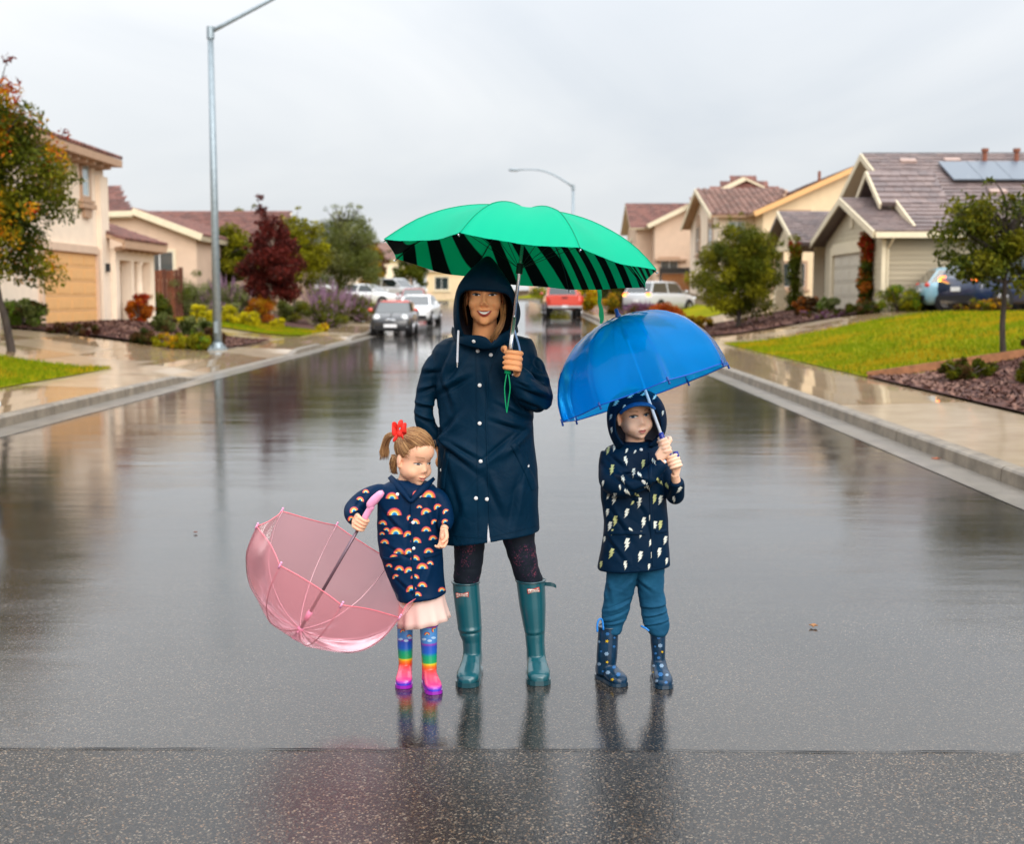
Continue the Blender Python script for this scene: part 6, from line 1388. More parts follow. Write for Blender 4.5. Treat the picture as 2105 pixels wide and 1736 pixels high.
# ================= woman =================
YW = 5.10
coat = [(686,972,1030,.055,5.09),(691,937,1068,.075,5.10),(698,912,1092,.092,5.10),(708,896,1098,.105,5.10),(722,887,1103,.116,5.10),(745,887,1106,.128,5.10),(785,893,1102,.132,5.10),(835,900,1097,.130,5.10),(875,903,1096,.130,5.10),(905,903,1098,.134,5.10),(950,899,1102,.140,5.10),(1000,898,1106,.146,5.11),(1050,904,1108,.150,5.12),(1092,910,1109,.152,5.12)]
Mw = head_matrix((995.5,606.5),4.90,1.0,0,1,0.5)
bb_ = MB()
bb_.loft([ring(a,b,y,Y,r,n=32,sc=.80) for y,a,b,r,Y in coat[1:]])
add_head(bb_, Mw, 1.0, smile=True)
tpx(bb_, [(912,742,5.10,11),(887,778,5.10,11),(879,832,5.105,11),(881,864,5.115,10.5),(893,898,5.12,10),(905,928,5.11,8.5)],14)
tpx(bb_, [(1068,748,5.09,12),(1106,775,5.08,16),(1112,822,5.04,15),(1088,800,4.98,13),(1066,772,4.925,9.5)],14)
relaxed_hand(bb_, W(905,925,5.11), (0.1,-.02,-1), (1,0,0))
grip(bb_, GH, GA, (0.95,0.35,0), W(1064,769,4.925), 1.0)
legL = [(1080,934,1003,.062,5.11),(1110,931,998,.062,5.12),(1157,934.5,993.5,.058,5.13),(1185,931.5,988,.056,5.14),(1205,935,982,.05,5.14),(1330,953,988,.036,5.14),(1385,950,985,.036,5.15)]
legR = [(1080,1026,1100,.064,5.11),(1110,1032,1099.5,.064,5.12),(1165,1051,1106.5,.058,5.13),(1185,1057,1115,.057,5.14),(1205,1063,1116,.05,5.14),(1330,1083,1120,.036,5.14),(1385,1085,1121,.036,5.15)]
for lg in (legL,legR): bb_.loft([ring(a,b,y,Y,r,n=28,e=2.0,sc=.9) for y,a,b,r,Y in lg])
me = vox(bb_, 'person', 0.0026, 3); carve(me, Mw, 1.0, True)
woman = mesh_obj('person', me, M_skinw, None); ORG[woman.name] = (0,0,0)
tag(woman, 'smiling woman in a hooded dark blue raincoat and teal rubber boots', 'person')
bvw = bvh_of(woman.data)
face(woman, bvw, Mw, 1.0, M_lipw, M_browd, M_iris, smile=True, open_=.76)
# hair: dark bands inside the hood, a lighter lock over the shoulder
rng = random.Random(5); hm = MB(); hl_ = MB()
for k in range(160):
    sx = rng.choice((-1,1)); o = rng.uniform(0,1)
    p0 = Mw @ Vector((sx*(.030+.045*o), -.068+.03*o, .075-.02*o)); p1 = Mw @ Vector((sx*(.062+.010*o), -.048+.045*o, .028)); p2 = Mw @ Vector((sx*(.074+.008*o+rng.uniform(0,.006)), -.02+.04*o, -.04)); p3 = Mw @ Vector((sx*(.066+.012*o), .0+.04*o, -.12))
    hm.tube([p0,p1,p2,p3],[.0014,.0022,.0022,.0008],5,sub=4)
for k in range(150):
    j = rng.uniform(-1,1); w0 = rng.uniform(0,1)
    P = [W(1034+j*6,625+w0*10,4.955),W(1034+j*5,655,4.93-.01*w0),W(1025+j*7,678,4.915-.01*w0),W(1012+j*6,698+rng.uniform(-6,10),4.913-.012*w0)]
    (hl_ if rng.random() < .7 else hm).tube(P,[.0012,.0018,.0016,.0004],5,sub=5)
hm.build('hair', M_hairw, woman, True); hl_.build('hair_lock', M_hairwl, woman, True)
for x in (-1,1):
    MB().ell(Mw@Vector((x*.078,-.006,-.048)),.0035,10,8).build('earring', M_shaft, woman, True)
# raincoat
cb = MB(); cb.loft([ring(a,b,y,Y,r,n=56,e=2.25) for y,a,b,r,Y in coat[:-1]] + [ring(910,1109,1113,5.12,.154,1087,n=56,e=2.3), ring(911,1108,1116,5.12,.150,1090,n=56,e=2.3)])
tpx(cb, [(918,742,5.09,23),(897,748,5.09,23),(881,786,5.10,21.5),(872,830,5.10,20.5),(872,862,5.11,20.5),(884,890,5.12,20),(902,912,5.12,17)],24)
tpx(cb, [(1068,744,5.09,23),(1090,754,5.08,24),(1104,787,5.06,25),(1108,818,5.03,31),(1092,808,4.985,29),(1076,787,4.945,23),(1060,765,4.93,18.5)],24)
me = vox(cb, 'raincoat', 0.0040, 4)
F = [(905,800,955,770,.016,.013),(945,862,905,915,.016,.012),(900,900,975,955,.018,.012),(930,905,982,935,.014,.009),(915,770,935,835,.018,.010),(1060,905,1000,955,.016,.012),(1085,895,1040,935,.014,.010),(1010,980,1040,1050,.02,.008),(940,985,960,1060,.022,.009),(1075,1000,1060,1085,.02,.008),(960,1040,935,1100,.02,.007),
     (935,720,905,790,.018,.012),(960,740,925,800,.015,.008),(1045,770,1085,850,.016,.009),(1020,860,1080,880,.014,.009),(1035,830,1095,862,.012,.008),(905,865,925,955,.016,.010),(1000,745,1015,830,.02,.006),
     (862,800,892,790,.012,.011,5.05),(855,828,893,835,.012,.012,5.05),(853,850,895,868,.011,.010,5.05),(870,760,900,755,.014,.009,5.05),(1075,790,1128,815,.013,.012,4.95),(1072,812,1125,840,.012,.010,4.95),(1092,765,1130,785,.013,.010,4.98),(1100,735,1120,765,.013,.009,5.0),(1066,780,1092,792,.009,.008,4.93),(1095,840,1130,835,.01,.009,4.97)]
folds(me, [(a,b,c,d,w_,h*1.3,*r) for a,b,c,d,w_,h,*r in F]); wrinkle(me, .0055, 8, 3, (1,1,.7))
rc = mesh_obj('raincoat', me, M_navy, woman); bvc = bvh_of(rc.data)
strip_px(bvc,[(978,716),(979,790),(980,870),(981,960),(983,1040),(984,1108)],1.6,.0022).build('placket_edge', M_navy, rc, True)
strip_px(bvc,[(1032,702),(1014,735),(1002,775),(1000,870),(1003,960),(1006,1040),(1008,1106)],3.2,.0036).build('placket', M_navy, rc, True)
M_slit = mat('hem_slit', (0.55,0.56,0.60), rough=0.6)
decal_px(bvc,[(1003.5,1078),(1007.5,1108),(1008.5,1115.5),(1001.5,1116.5),(1002,1100)],.003).build('hem_slit', M_slit, rc)
strip_px(bvc,[(1056,914),(1072,945),(1087,975),(1099,1006)],15,.0045).build('pocket_flap', M_navy, rc, True); strip_px(bvc,[(921,925),(916,950),(910,985),(908,1005)],11,.0045).build('pocket_flap', M_navy, rc, True)
strip_px(bvc,[(924,1100),(960,1105),(1000,1107),(1060,1093),(1104,1081)],1.4,.0018).build('hem_stitch', M_navy, rc)
for x,y in ((982,722),(1009,730),(1034,715),(986,792.5),(986,871),(988,949),(978.5,1025),(1001,1027),(907.5,967.6),(1085,959),(1056,770.5)): button_px(bvc,x,y,.0082,M_btn,rc)
top = [(932,672,5.09),(937,678,5.04),(946,686,4.99),(962,690,4.945),(985,690,4.922),(1003,696,4.912),(1011,709,4.905),(1017,698,4.908),(1030,687,4.922),(1047,678,4.96),(1058,670,5.02),(1060,668,5.09)]
bot = [(930,688,5.10),(932,700,5.03),(940,710,4.98),(960,719,4.95),(985,726,4.93),(1003,722,4.922),(1011,718,4.916),(1021,720,4.922),(1034,715,4.938),(1050,702,4.975),(1062,690,5.03),(1064,688,5.10)]
tr_ = resample([W(*p) for p in top],40); br_ = resample([W(*p) for p in bot],40); br_ = [lerp(a,b,.72) for a,b in zip(tr_,br_)]
col = shell_from([[lerp(a,b,t)+Vector((0,-.006*math.sin(math.pi*t),0)) for a,b in zip(tr_,br_)] for t in (0,.25,.5,.75,1)],'collar',[M_navy],rc,.006)
button_px(bvh_of(MB().loft([[lerp(a,b,t)+Vector((0,-.015*math.sin(math.pi*t),0)) for a,b in zip(tr_,br_)] for t in (0,.25,.5,.75,1)],cap=False,closed=False).mesh('t',[])),974,702,.0078,M_btn,rc)
hd = hood(woman, [(952,692,4.955),(944,672,4.925),(941,645,4.91),(941,618,4.905),(947,602,4.90),(962,596,4.885),(982,596.5,4.875),(1003,598,4.873),(1025,600,4.88),(1043,604,4.89),(1052,614,4.90),(1058,640,4.92),(1056,662,4.935),(1046,680,4.96)],
     [(936,690,5.02),(933,668,5.01),(934,640,5.0),(937,615,5.0),(947,587,4.995),(962,561,4.99),(983,535,4.99),(1004,521,4.99),(1020,537,4.99),(1036,563,4.99),(1049,590,4.995),(1062,615,5.0),(1069,637,5.01),(1066,657,5.02),(1058,676,5.03)], .135, [M_navy,M_lining], peak=-.03)
for pts,m in (([(942.5,680,4.945),(941.5,700,4.93),(940.5,730,4.935),(940,746,4.937)],M_string),([(1057.5,679,4.95),(1062,695,4.945),(1067.5,715,4.94),(1070,735,4.93)],M_stringb)):
    d = MB().tube([W(*p) for p in pts],[.0042]*4,8,sub=4).build('drawstring', m, woman, True); q = W(*pts[-1]); MB().tube([q,q+Vector((0,0,-.018))],[.0028,.0022],8).build('tip', M_shaft, d)
for lg in (legL,legR):
    mb = MB().loft([ring(a,b,y,Y,r,n=32,e=2.0,sc=1.0) for y,a,b,r,Y in lg[:5]]); me = vox(mb,'legging',.004,2); wrinkle(me,.0022,14,1,(1,1,2.2)); mesh_obj('legging', me, M_legging, woman)
shL = [(1197,930,985),(1215,931,986),(1240,934,988),(1280,939.5,990),(1296,942,990.5),(1306,945,990.5),(1318,950.5,990),(1335,952,990),(1357,951,990)]
shR = [(1193,1060.5,1120.5),(1246,1067.5,1122),(1285,1075,1121),(1303,1079,1120),(1320,1080.5,1119.5),(1334,1082,1120.5),(1355,1083,1122)]
for sh,toe,lab in ((shL,(958.5,1416),((938,1219.5),(963,1217.5),(963,1228),(939,1230))),(shR,(1109,1412),((1084,1211.5),(1107.5,1207.5),(1109,1217.5),(1085.5,1221.5)))):
    bt, bme = boot('rubber_boot', woman, sh, 5.14, toe, M_boot, M_sole)
    folds(bme, [(944,1300,990,1298,.010,.006,5.08),(1078,1305,1120,1302,.010,.003,5.08)])
    bv = bvh_of(bme); cxx = sum(p[0] for p in lab)/4; cyy = sum(p[1] for p in lab)/4
    pt = decal_px(bv,[*lab],.0030,rings=2).build('label_patch', mat('red_label',(0.55,0.05,0.03),rough=0.4), bt)
    decal_px(bv,[(cxx+(x-cxx)*.88,cyy+(y-cyy)*.72) for x,y in lab],.0042,rings=2).build('label_face', mat('white_label',(0.78,0.75,0.68),rough=0.4), pt)
    # lettering on the label
    q = hit_px(bv,cxx,cyy,.0050); tx = bpy.data.curves.new('lettering','FONT'); tx.body = 'HUNTER'; tx.align_x = 'CENTER'; tx.align_y = 'CENTER'; tx.size = .0135; tx.extrude = .0003
    to = bpy.data.objects.new('lettering', tx); C.objects.link(to); ux = (W(lab[1][0],lab[1][1],5.07)-W(lab[0][0],lab[0][1],5.07)).normalized(); nn_ = q[1]; ux = (ux-nn_*ux.dot(nn_)).normalized(); vy = nn_.cross(ux)
    to.matrix_world = Matrix.Translation(q[0]) @ Matrix((ux,vy,nn_)).transposed().to_4x4()
    dg = bpy.context.evaluated_depsgraph_get(); tm = bpy.data.meshes.new_from_object(to.evaluated_get(dg)); tm.transform(to.matrix_world); bpy.data.objects.remove(to); tm.materials.clear(); tm.materials.append(bpy.data.materials.get('letter_red') or mat('letter_red',(0.35,0.04,0.03),rough=0.5)); link(bpy.data.objects.new('lettering', tm), pt)
stp = MB(); stp.loft([[W(x,y-h,Y),W(x,y+h,Y),W(x,y+h,Y+.004),W(x,y-h,Y+.004)] for x,y,h,Y in ((1117,1201,3.5,5.12),(1123,1201.5,4,5.13),(1132,1202,4.2,5.14),(1139,1204,4,5.145),(1143.5,1207,3,5.15))]); stp.build('boot_strap', M_sole, woman)
strip_px(bvh_of(bme),[(1066,1240),(1095,1238),(1121,1234)],.1,.0005)

# ================= girl =================
Mg = head_matrix((874,954.5),4.925,0.90,42,14,3); sg = 0.90
jack = [(985,815,864,.048,5.0),(991,798,880,.066,5.0),(998,786,893,.078,5.0),(1010,779,903,.088,5.0),(1040,776,907,.096,5.0),(1075,775,909,.100,5.0),(1110,777,909,.102,5.0),(1141,780,910,.104,5.0),(1180,795,912,.104,5.0),(1212,809,915,.106,5.0)]
gb = MB(); gb.loft([ring(a,b,y,Y,r,n=28,sc=.80) for y,a,b,r,Y in jack[1:]] + [ring(826,910,1270,5.0,.085,n=28,sc=.9)])
add_head(gb, Mg, sg, child=True)
tpx(gb,[(800,1024,4.99,9),(756,1030,4.96,12),(730,1048,4.91,11),(731,1066,4.85,9)],14); tpx(gb,[(884,1026,4.99,9),(908,1046,4.98,11),(917,1072,4.95,10),(912,1090,4.90,8)],14)
grip(gb, PH, -PA, (-0.55,-0.55,-0.5), W(731,1064,4.86), .66, mir=1, r0=.009)
relaxed_hand(gb, W(913,1089,4.90), (-.05,-.28,-1), (-.5,-.6,.2), .60, 1.25)
gl_ = [[(1240,818,849,.034,5.07),(1300,818,848,.03,5.07),(1395,820,847,.028,5.07)],[(1240,864,898,.034,5.0),(1300,865,898,.03,5.0),(1400,867,898,.028,5.0)]]
for lg in gl_: gb.loft([ring(a,b,y,Y,r,n=24,e=2.0,sc=.85) for y,a,b,r,Y in lg])
me = vox(gb,'person',.0023,3); carve(me,Mg,sg,soft=50)
girl = mesh_obj('person', me, M_sking, None); ORG[girl.name] = (0,0,0)
tag(girl,'little girl in rainbow print jacket and rainbow boots with a red hair bow','person')
bvg = bvh_of(girl.data); face(girl,bvg,Mg,sg,M_lipc,M_browl,M_iris,ew=1.08,tilt=-.0010,down=.0030,look=(.001,-.003),open_=.72,browz=.0275,curve=.0045,lash_w=.0010)
# hair: cap, strands swept to the bow, loose tail behind it
hc = MB(); qR = Mg.to_3x3().normalized()
hc.ell(Mg@Vector((0,.010,.040)),(.0775*sg,.096*sg,.0885*sg),40,28,qR)
hv = []
for i,p in enumerate(hc.v):
    l = Mg.inverted() @ Vector(p); lim = .052 + .012*math.cos(l.x*28); k = 1.0
    front = l.y < -.045 and l.z < lim
    side = l.y < .0 and l.z < lim - (l.y+.045)*1.6
    if front or side: l = Vector((l.x*.80,l.y*.80+.004,l.z*.8+.006))
    hv.append(tuple(Mg@l))
hc.v = hv
tie = Mg@Vector((-.050,-.010,.128)); hair = hc.build('hair', M_hairg[0], girl, True)
rng = random.Random(8); sets = [MB() for _ in M_hairg]; cL = Vector((0,.010,.040)); rL = (.0795,.098,.0905)
def scalp(th, ph, k=1.0): return Vector((rL[0]*math.sin(th)*math.cos(ph)*k, rL[1]*math.sin(th)*math.sin(ph)*k, rL[2]*math.cos(th)*k)) + cL
tl = Mg.inverted() @ W(818,895,4.955); tdir = (tl-cL).normalized()
for k in range(1500):
    if k < 1120:      # swept up from the hairline to the bow
        ph = rng.uniform(-math.pi,math.pi); th = rng.uniform(.5,1.62 if abs(ph+1.57) > 1.0 else 1.22)
        if ph > 0.2 and ph < 2.9: th = rng.uniform(.5,2.15)
        elif abs(ph) > 2.45: th = rng.uniform(.9,1.92)
        d0 = Vector((math.sin(th)*math.cos(ph),math.sin(th)*math.sin(ph),math.cos(th))); pts = []
        for q in range(7):
            t = q/6*.95; d = (d0*(1-t)+tdir*t).normalized(); kk = 1.0+.02*rng.random()+.035*math.sin(math.pi*t)*rng.random()
            pts.append(Mg@(Vector((d.x*rL[0],d.y*rL[1],d.z*rL[2]))*kk + cL))
        rad = [.0004,.0009,.0011,.0011,.0011,.001,.0008]
    elif k < 1360:    # tail falling behind the bow, on the viewer's left
        a = rng.uniform(-1,1); b = rng.uniform(-1,1)
        P0 = W(806+a*5,893+b*4,4.985); pts = [P0, W(797+a*6,900+b*5,5.0), W(792+a*7,915+b*4,5.02), W(790+a*8+b*3,930,5.03), W(789+a*9,938+b*10,5.04)]; rad = [.0014,.0016,.0015,.0011,.0003]
    else:            # wisps at the nape and temple
        s0 = rng.random(); pts = [Mg@Vector((-.070+.02*s0,.03+.05*rng.random(),-.01)), Mg@Vector((-.066+.02*s0,.045+.04*rng.random(),-.055)), Mg@Vector((-.06+.03*rng.random(),.05+.03*rng.random(),-.095))]; rad = [.0012,.0011,.0003]
    sets[rng.choices(range(4),(3,3,2 if k<1120 else 4,2))[0]].tube(pts,rad,5,sub=2)
for k in range(22):      # fine flyaways round the face
    ph = rng.uniform(-2.9,-.4); th = rng.uniform(.9,1.25); d0 = Vector((math.sin(th)*math.cos(ph)*rL[0],math.sin(th)*math.sin(ph)*rL[1],math.cos(th)*rL[2]))
    sets[rng.randrange(3)].tube([Mg@(d0*.96+cL),Mg@(d0*1.05+cL+Vector((rng.uniform(-.01,.01),0,.004))),Mg@(d0*1.08+cL+Vector((rng.uniform(-.02,.02),-.004,-.018-.02*rng.random())))],[.0007,.0006,.0002],4,sub=3)
for s_,m in zip(sets,M_hairg): s_.build('hair_strands', m, hair, True)
M_bow = mat('red_ribbon', (0.80,0.035,0.025), rough=0.55)
bw = thing('hair_bow','big red ribbon bow on the crown of the girl','hair bow',tuple(W(820,893,4.90)))
def loop(pts, wd):
    rows = []
    for (x,y,Y,w_) in pts: rows.append([W(x,y-w_,Y),W(x-1,y,Y-.006),W(x,y+w_,Y)])
    return rows
for nm,pts in (('bow_loop',((819,893,4.895,4),(812,888,4.885,9),(805,886,4.88,11),(806,876,4.895,9),(815,874,4.91,7),(821,890,4.91,4))),('bow_loop',((822,890,4.895,4),(826,880,4.885,9),(833,879,4.89,11),(838,882,4.90,9),(832,888,4.915,7),(822,893,4.91,4))),('bow_loop',((820,889,4.89,4),(816,878,4.88,7),(822,870,4.885,8),(830,872,4.89,8),(828,880,4.90,6),(822,890,4.90,4))),
               ('bow_tail',((820,893,4.893,4),(815,899,4.883,7),(808,906,4.885,5))),('bow_tail',((822,893,4.893,4),(828,897,4.885,6.5),(830,902,4.89,3)))):
    m_ = MB().loft(loop(pts,0),cap=False,closed=False); o = m_.build(nm, M_bow, bw, True); s_ = o.modifiers.new('s','SUBSURF'); s_.levels = s_.render_levels = 2; q_ = o.modifiers.new('t','SOLIDIFY'); q_.thickness = .002
MB().ell(W(821,892,4.888),(.012,.010,.014),12,8).build('bow_knot', M_bow, bw, True)
# jacket
jb = MB(); jb.loft([ring(a,b,y,Y,r,n=48,e=2.2) for y,a,b,r,Y in jack] + [ring(816,916,1229,5.0,.108,1217,n=48,e=2.2), ring(818,915,1233,5.0,.104,1220,n=48,e=2.2)])
tpx(jb,[(802,1018,4.99,18),(778,1014,4.98,19),(750,1026,4.955,19.5),(730,1044,4.92,20),(726,1056,4.885,19.5),(732,1065,4.85,18.5)],22)
tpx(jb,[(882,1018,4.99,17),(901,1022,4.985,18),(912,1045,4.975,17.5),(917,1068,4.95,16.5),(913,1084,4.915,14.5)],22)
me = vox(jb,'jacket',.0036,4)
folds(me,[(790,1050,830,1090,.012,.006,4.9),(850,1040,843,1140,.012,.005,4.9),(800,1120,850,1145,.01,.005,4.9),(880,1050,900,1110,.012,.006,4.9),(810,1180,850,1215,.012,.006,4.9),(890,1150,870,1210,.014,.006,4.9),(760,1015,735,1050,.010,.006,4.9)]); wrinkle(me,.004,9,5)
jk = mesh_obj('jacket', me, M_navyb, girl); bvj = bvh_of(me)
strip_px(bvj,[(846,1030),(847,1090),(848,1150),(852,1226)],5,.003).build('placket', M_navyb, jk, True)
gc_t = resample([W(*p) for p in ((806,978,5.03),(814,986,4.97),(826,1000,4.93),(838,1018,4.905),(845,1030,4.90),(851,1018,4.905),(864,1003,4.92),(880,990,4.955),(889,982,5.01))],30); gc_b = resample([W(*p) for p in ((799,984,5.04),(806,994,4.968),(819,1008,4.925),(835,1025,4.903),(845,1034,4.897),(855,1026,4.903),(870,1013,4.918),(884,997,4.955),(893,986,5.02))],30)
gcol = shell_from([[lerp(a,b,t)+Vector((0,-.008*math.sin(math.pi*t),0)) for a,b in zip(gc_t,gc_b)] for t in (0,.3,.7,1)],'collar',[M_navyb],jk,.005)
strip_px(bvj,[(783,1148),(800,1150),(822,1147)],7,.004).build('pocket_flap', M_navyb, jk, True); strip_px(bvj,[(872,1146),(890,1142),(906,1135)],7,.004).build('pocket_flap', M_navyb, jk, True)
RB = [mat('rainbow_'+n_,c_,rough=0.5) for n_,c_ in (('plum',(0.26,0.03,0.12)),('coral',(0.80,0.14,0.07)),('orange',(0.85,0.34,0.10)),('yellow',(0.85,0.60,0.05)),('cream',(0.60,0.62,0.50)),('teal',(0.02,0.38,0.55)),('blue',(0.015,0.12,0.45)))]
def rainbow(bv, mb, cx, cy, r, ang=0.0, sx=1.0, y0=3.0):
    bands = (1.0,.90,.70,.56,.46,.38,.24,.05); ns = 10; ok = True; new = []
    ca, sa = math.cos(R(ang)), math.sin(R(ang))
    for b in range(7):
        rowo, rowi = [], []
        for k in range(ns+1):
            t = math.pi*k/ns
            for rr,row in ((bands[b],rowo),(bands[b+1]*.985,rowi)):
                x, y = -math.cos(t)*rr*r*sx, -math.sin(t)*rr*r*1.02; q = hit_px(bv, cx+x*ca-y*sa, cy+x*sa+y*ca, .0012)
                if q is None: return False
                row.append(q[0])
        new.append((rowo,rowi))
    c0 = new[0][0][5]
    if any((p-c0).length > .055 for ro,ri in new for p in ro): return False
    for b,(ro,ri) in enumerate(new): mb.loft([ro,ri], b, cap=False, closed=False)
    return True
RBP = [(774,1006,14,-5),(806,1026,13,2),(779,1045,12,5),(811,1060,15,0),(787,1079,9,10),(814,1099,15,0),(791,1118,9,8),(839,1102,10,-20),(853,1077,10,5),(876,1056,11,-20),(881,1023,14,3),(857,1018,9,-25),(843,1066,7,-50),(876,1093,10,0),(855,1116,11,5),(841,1138,10,-20),(820,1139,11,5),(810,1149,9,-15),(881,1137,10,-5),(853,1152,10,5),(841,1176,10,-20),(821,1173,10,5),(868,1170,12,0),(853,1190,9,0),(897,1184,12,-18),(819,1216,10,8),(846,1215,11,-18),(868,1207,10,5),(858,1226,9,2),(908,1216,8,-10),(814,1188,7,-30),(900,1045,9,-30),(917,1054,7,-40),(908,1006,7,-45),(915,1075,7,-30),(884,1161,7,10),(800,1166,7,10),(740,1030,8,20),(728,1052,9,-25),(722,1068,7,-40),(752,1014,7,0),(862,1045,6,0),(893,1075,7,-40),(795,1092,7,20),(890,1110,9,-10),(905,1122,6,0),(786,1100,6,0)]
pm = MB()
for x,y,r,a in RBP: rainbow(bvj, pm, x, y, r*1.04, a)
pb_ = pm.build('rainbow_print', RB, jk); tag(pb_, kind='stuff')
for x,y in ((817,1017),(863,1020),(849,1075),(850,1128)): button_px(bvj,x,y,.0075,M_btn,jk)
# skirt
sk = []
for y,a,b,yr in ((1215,822,910,1205),(1240,820,914,1232),(1262,819,920,1252),(1288,818,925,1270)):
    f = (y-1215)/73; sk.append(ring(a,b,y,5.01,.088+.02*f,yr,n=96,e=2.0,rip=.045*f,ripn=11,ph=.6))
o = shell_from([ [Vector(p) for p in r]+[Vector(r[0])] for r in sk],'skirt',[mat('pale_pink_skirt',(0.86,0.60,0.53),rough=0.8,var=0.05)],girl,.003)
# rainbow boots: bands of printed colour by height
def rainbow_boot_mat():
    m = rubber('rainbow_rubber',(0.5,0.1,0.1)); t = m.node_tree; b = t.nodes['Principled BSDF']
    tc = N(t,'ShaderNodeTexCoord'); sp = N(t,'ShaderNodeSeparateXYZ'); L(t,tc.outputs['Object'],sp.inputs[0]); mr = N(t,'ShaderNodeMapRange'); mr.inputs['From Max'].default_value = 0.26; L(t,sp.outputs['Z'],mr.inputs['Value'])
    rp = N(t,'ShaderNodeValToRGB'); L(t,mr.outputs[0],rp.inputs[0]); e = rp.color_ramp.elements; st_ = [(0,(0.16,0.01,0.42)),(.07,(0.03,0.04,0.60)),(.115,(0.45,0.02,0.42)),(.135,(0.86,0.06,0.26)),(.23,(0.86,0.09,0.16)),(.29,(0.80,0.06,0.02)),(.345,(0.85,0.22,0.01)),(.375,(0.75,0.62,0.02)),(.392,(0.02,0.38,0.09)),(.50,(0.0,0.34,0.20)),(.555,(0.01,0.12,0.55)),(.66,(0.02,0.08,0.52)),(.69,(0.28,0.03,0.40)),(.715,(0.06,0.24,0.62)),(1,(0.10,0.34,0.72))]
    e[0].position,e[0].color = st_[0][0],(*st_[0][1],1); e[1].position,e[1].color = st_[-1][0],(*st_[-1][1],1)
    for p,c_ in st_[1:-1]: q = e.new(p); q.color = (*c_,1)
    L(t,rp.outputs[0],b.inputs['Base Color'])
    return m
M_rboot = rainbow_boot_mat(); M_rsole = rubber('purple_sole',(0.30,0.01,0.40))
M_cloud = mat('cloud_print',(0.42,0.62,0.85),rough=0.4)
for sh,toe,Ys,mot in (([(1286,816.5,849),(1330,817,848.5),(1355,819,848),(1378,820,847.5),(1392,819,847)],(829,1418),5.06,((828,1300,-20,5.5),(841,1310,0,5))),([(1286,862.5,899.5),(1341,866,898.5),(1366,867,898),(1386,867.5,898),(1398,867,898)],(895,1430),4.995,((878,1306,-5,6),(893,1296,-60,6)))):
    bt, bme = boot('rain_boot', girl, sh, Ys, toe, M_rboot, M_rsole, wsc=.70, heel_back=.062, voxs=.0026, tall=1.08)
    bv = bvh_of(bme); pm = MB()
    for x,y,a,r in mot: rainbow(bv, pm, x, y, r, a)
    if pm.n: tag(pm.build('rainbow_print', RB, bt), kind='stuff')
    cx = (sh[0][1]+sh[0][2])/2
    for dx,dy in ((-9,27),(2,30),(10,24)):
        d_ = decal_px(bv,[(cx+dx+5*math.cos(k*.785),1288+dy+2.6*math.sin(k*.785)) for k in range(8)],.0012,rings=2)
        if d_: d_.build('cloud_print', M_cloud, bt)

# ================= boy =================
sb = 0.90; Mb = head_matrix((1318,856),4.985,sb,17,3,-7)
jk2 = [(906,1290,1342,.050,5.08),(913,1264,1356,.070,5.08),(922,1248,1363,.082,5.08),(938,1238,1368,.092,5.08),(970,1234,1369,.100,5.08),(1005,1234,1370,.104,5.08),(1040,1238,1371,.106,5.08),(1072,1241,1372,.106,5.08),(1110,1238,1373,.108,5.08),(1150,1231,1376,.112,5.08)]
ob_ = MB(); ob_.loft([ring(a,b,y,Y,r,n=28,sc=.80) for y,a,b,r,Y in jk2[1:]])
add_head(ob_, Mb, sb, child=True)
tpx(ob_,[(1252,938,5.07,15),(1254,980,5.03,14),(1268,1000,4.98,14),(1290,1000,4.93,13),(1328,983,4.897,11),(1355,958,4.885,8.5),(1360,948,4.885,8.5)],14); tpx(ob_,[(1352,938,5.07,14),(1376,985,5.04,13),(1388,1015,5.0,12),(1391,998,4.95,10),(1387,975,4.915,8.5)],14)
grip(ob_, W(1367,917,4.90), BA, (0.55,-0.85,0.05), W(1353,943,4.885), .72, mir=1, r0=.009, ang=(-5,-60,-140,-200), thumb=(65,135,205))
grip(ob_, W(1381,951,4.895), BA, (0.95,0.25,0.2), W(1388,974,4.915), .70, mir=1, r0=.011, ang=(25,-40,-120,-180))
for lg in ([(1160,1252,1308,.055,5.09),(1250,1242,1292,.045,5.10),(1300,1236,1272,.04,5.10),(1395,1230,1266,.034,5.11)],[(1160,1312,1364,.055,5.09),(1250,1320,1368,.045,5.10),(1300,1336,1368,.04,5.10),(1395,1342,1368,.034,5.11)]): ob_.loft([ring(a,b,y,Y,r,n=24,e=2.0,sc=.85) for y,a,b,r,Y in lg])
me = vox(ob_,'person',.0023,3); carve(me,Mb,sb,soft=50)
boy = mesh_obj('person', me, M_skinc, None); ORG[boy.name] = (0,0,0)
tag(boy,'little boy in a hooded lightning bolt jacket, jeans and dark patterned boots','person')
bvb = bvh_of(boy.data); face(boy,bvb,Mb,sb,M_lipc,M_browl,M_irisb,ew=1.08,tilt=-.0004,open_=1.0,look=(-.003,0))
hb_ = MB(); rng = random.Random(3)
for k in range(40): 
    x = rng.uniform(-.05,.05); hb_.tube([Mb@Vector((x,-.05,.10)),Mb@Vector((x*1.05,-.078,.072)),Mb@Vector((x*1.08+.004,-.083,.052+rng.uniform(0,.008)))],[.002,.0022,.0006],5,sub=3)
hb_.build('hair', M_hairg[1], boy, True)
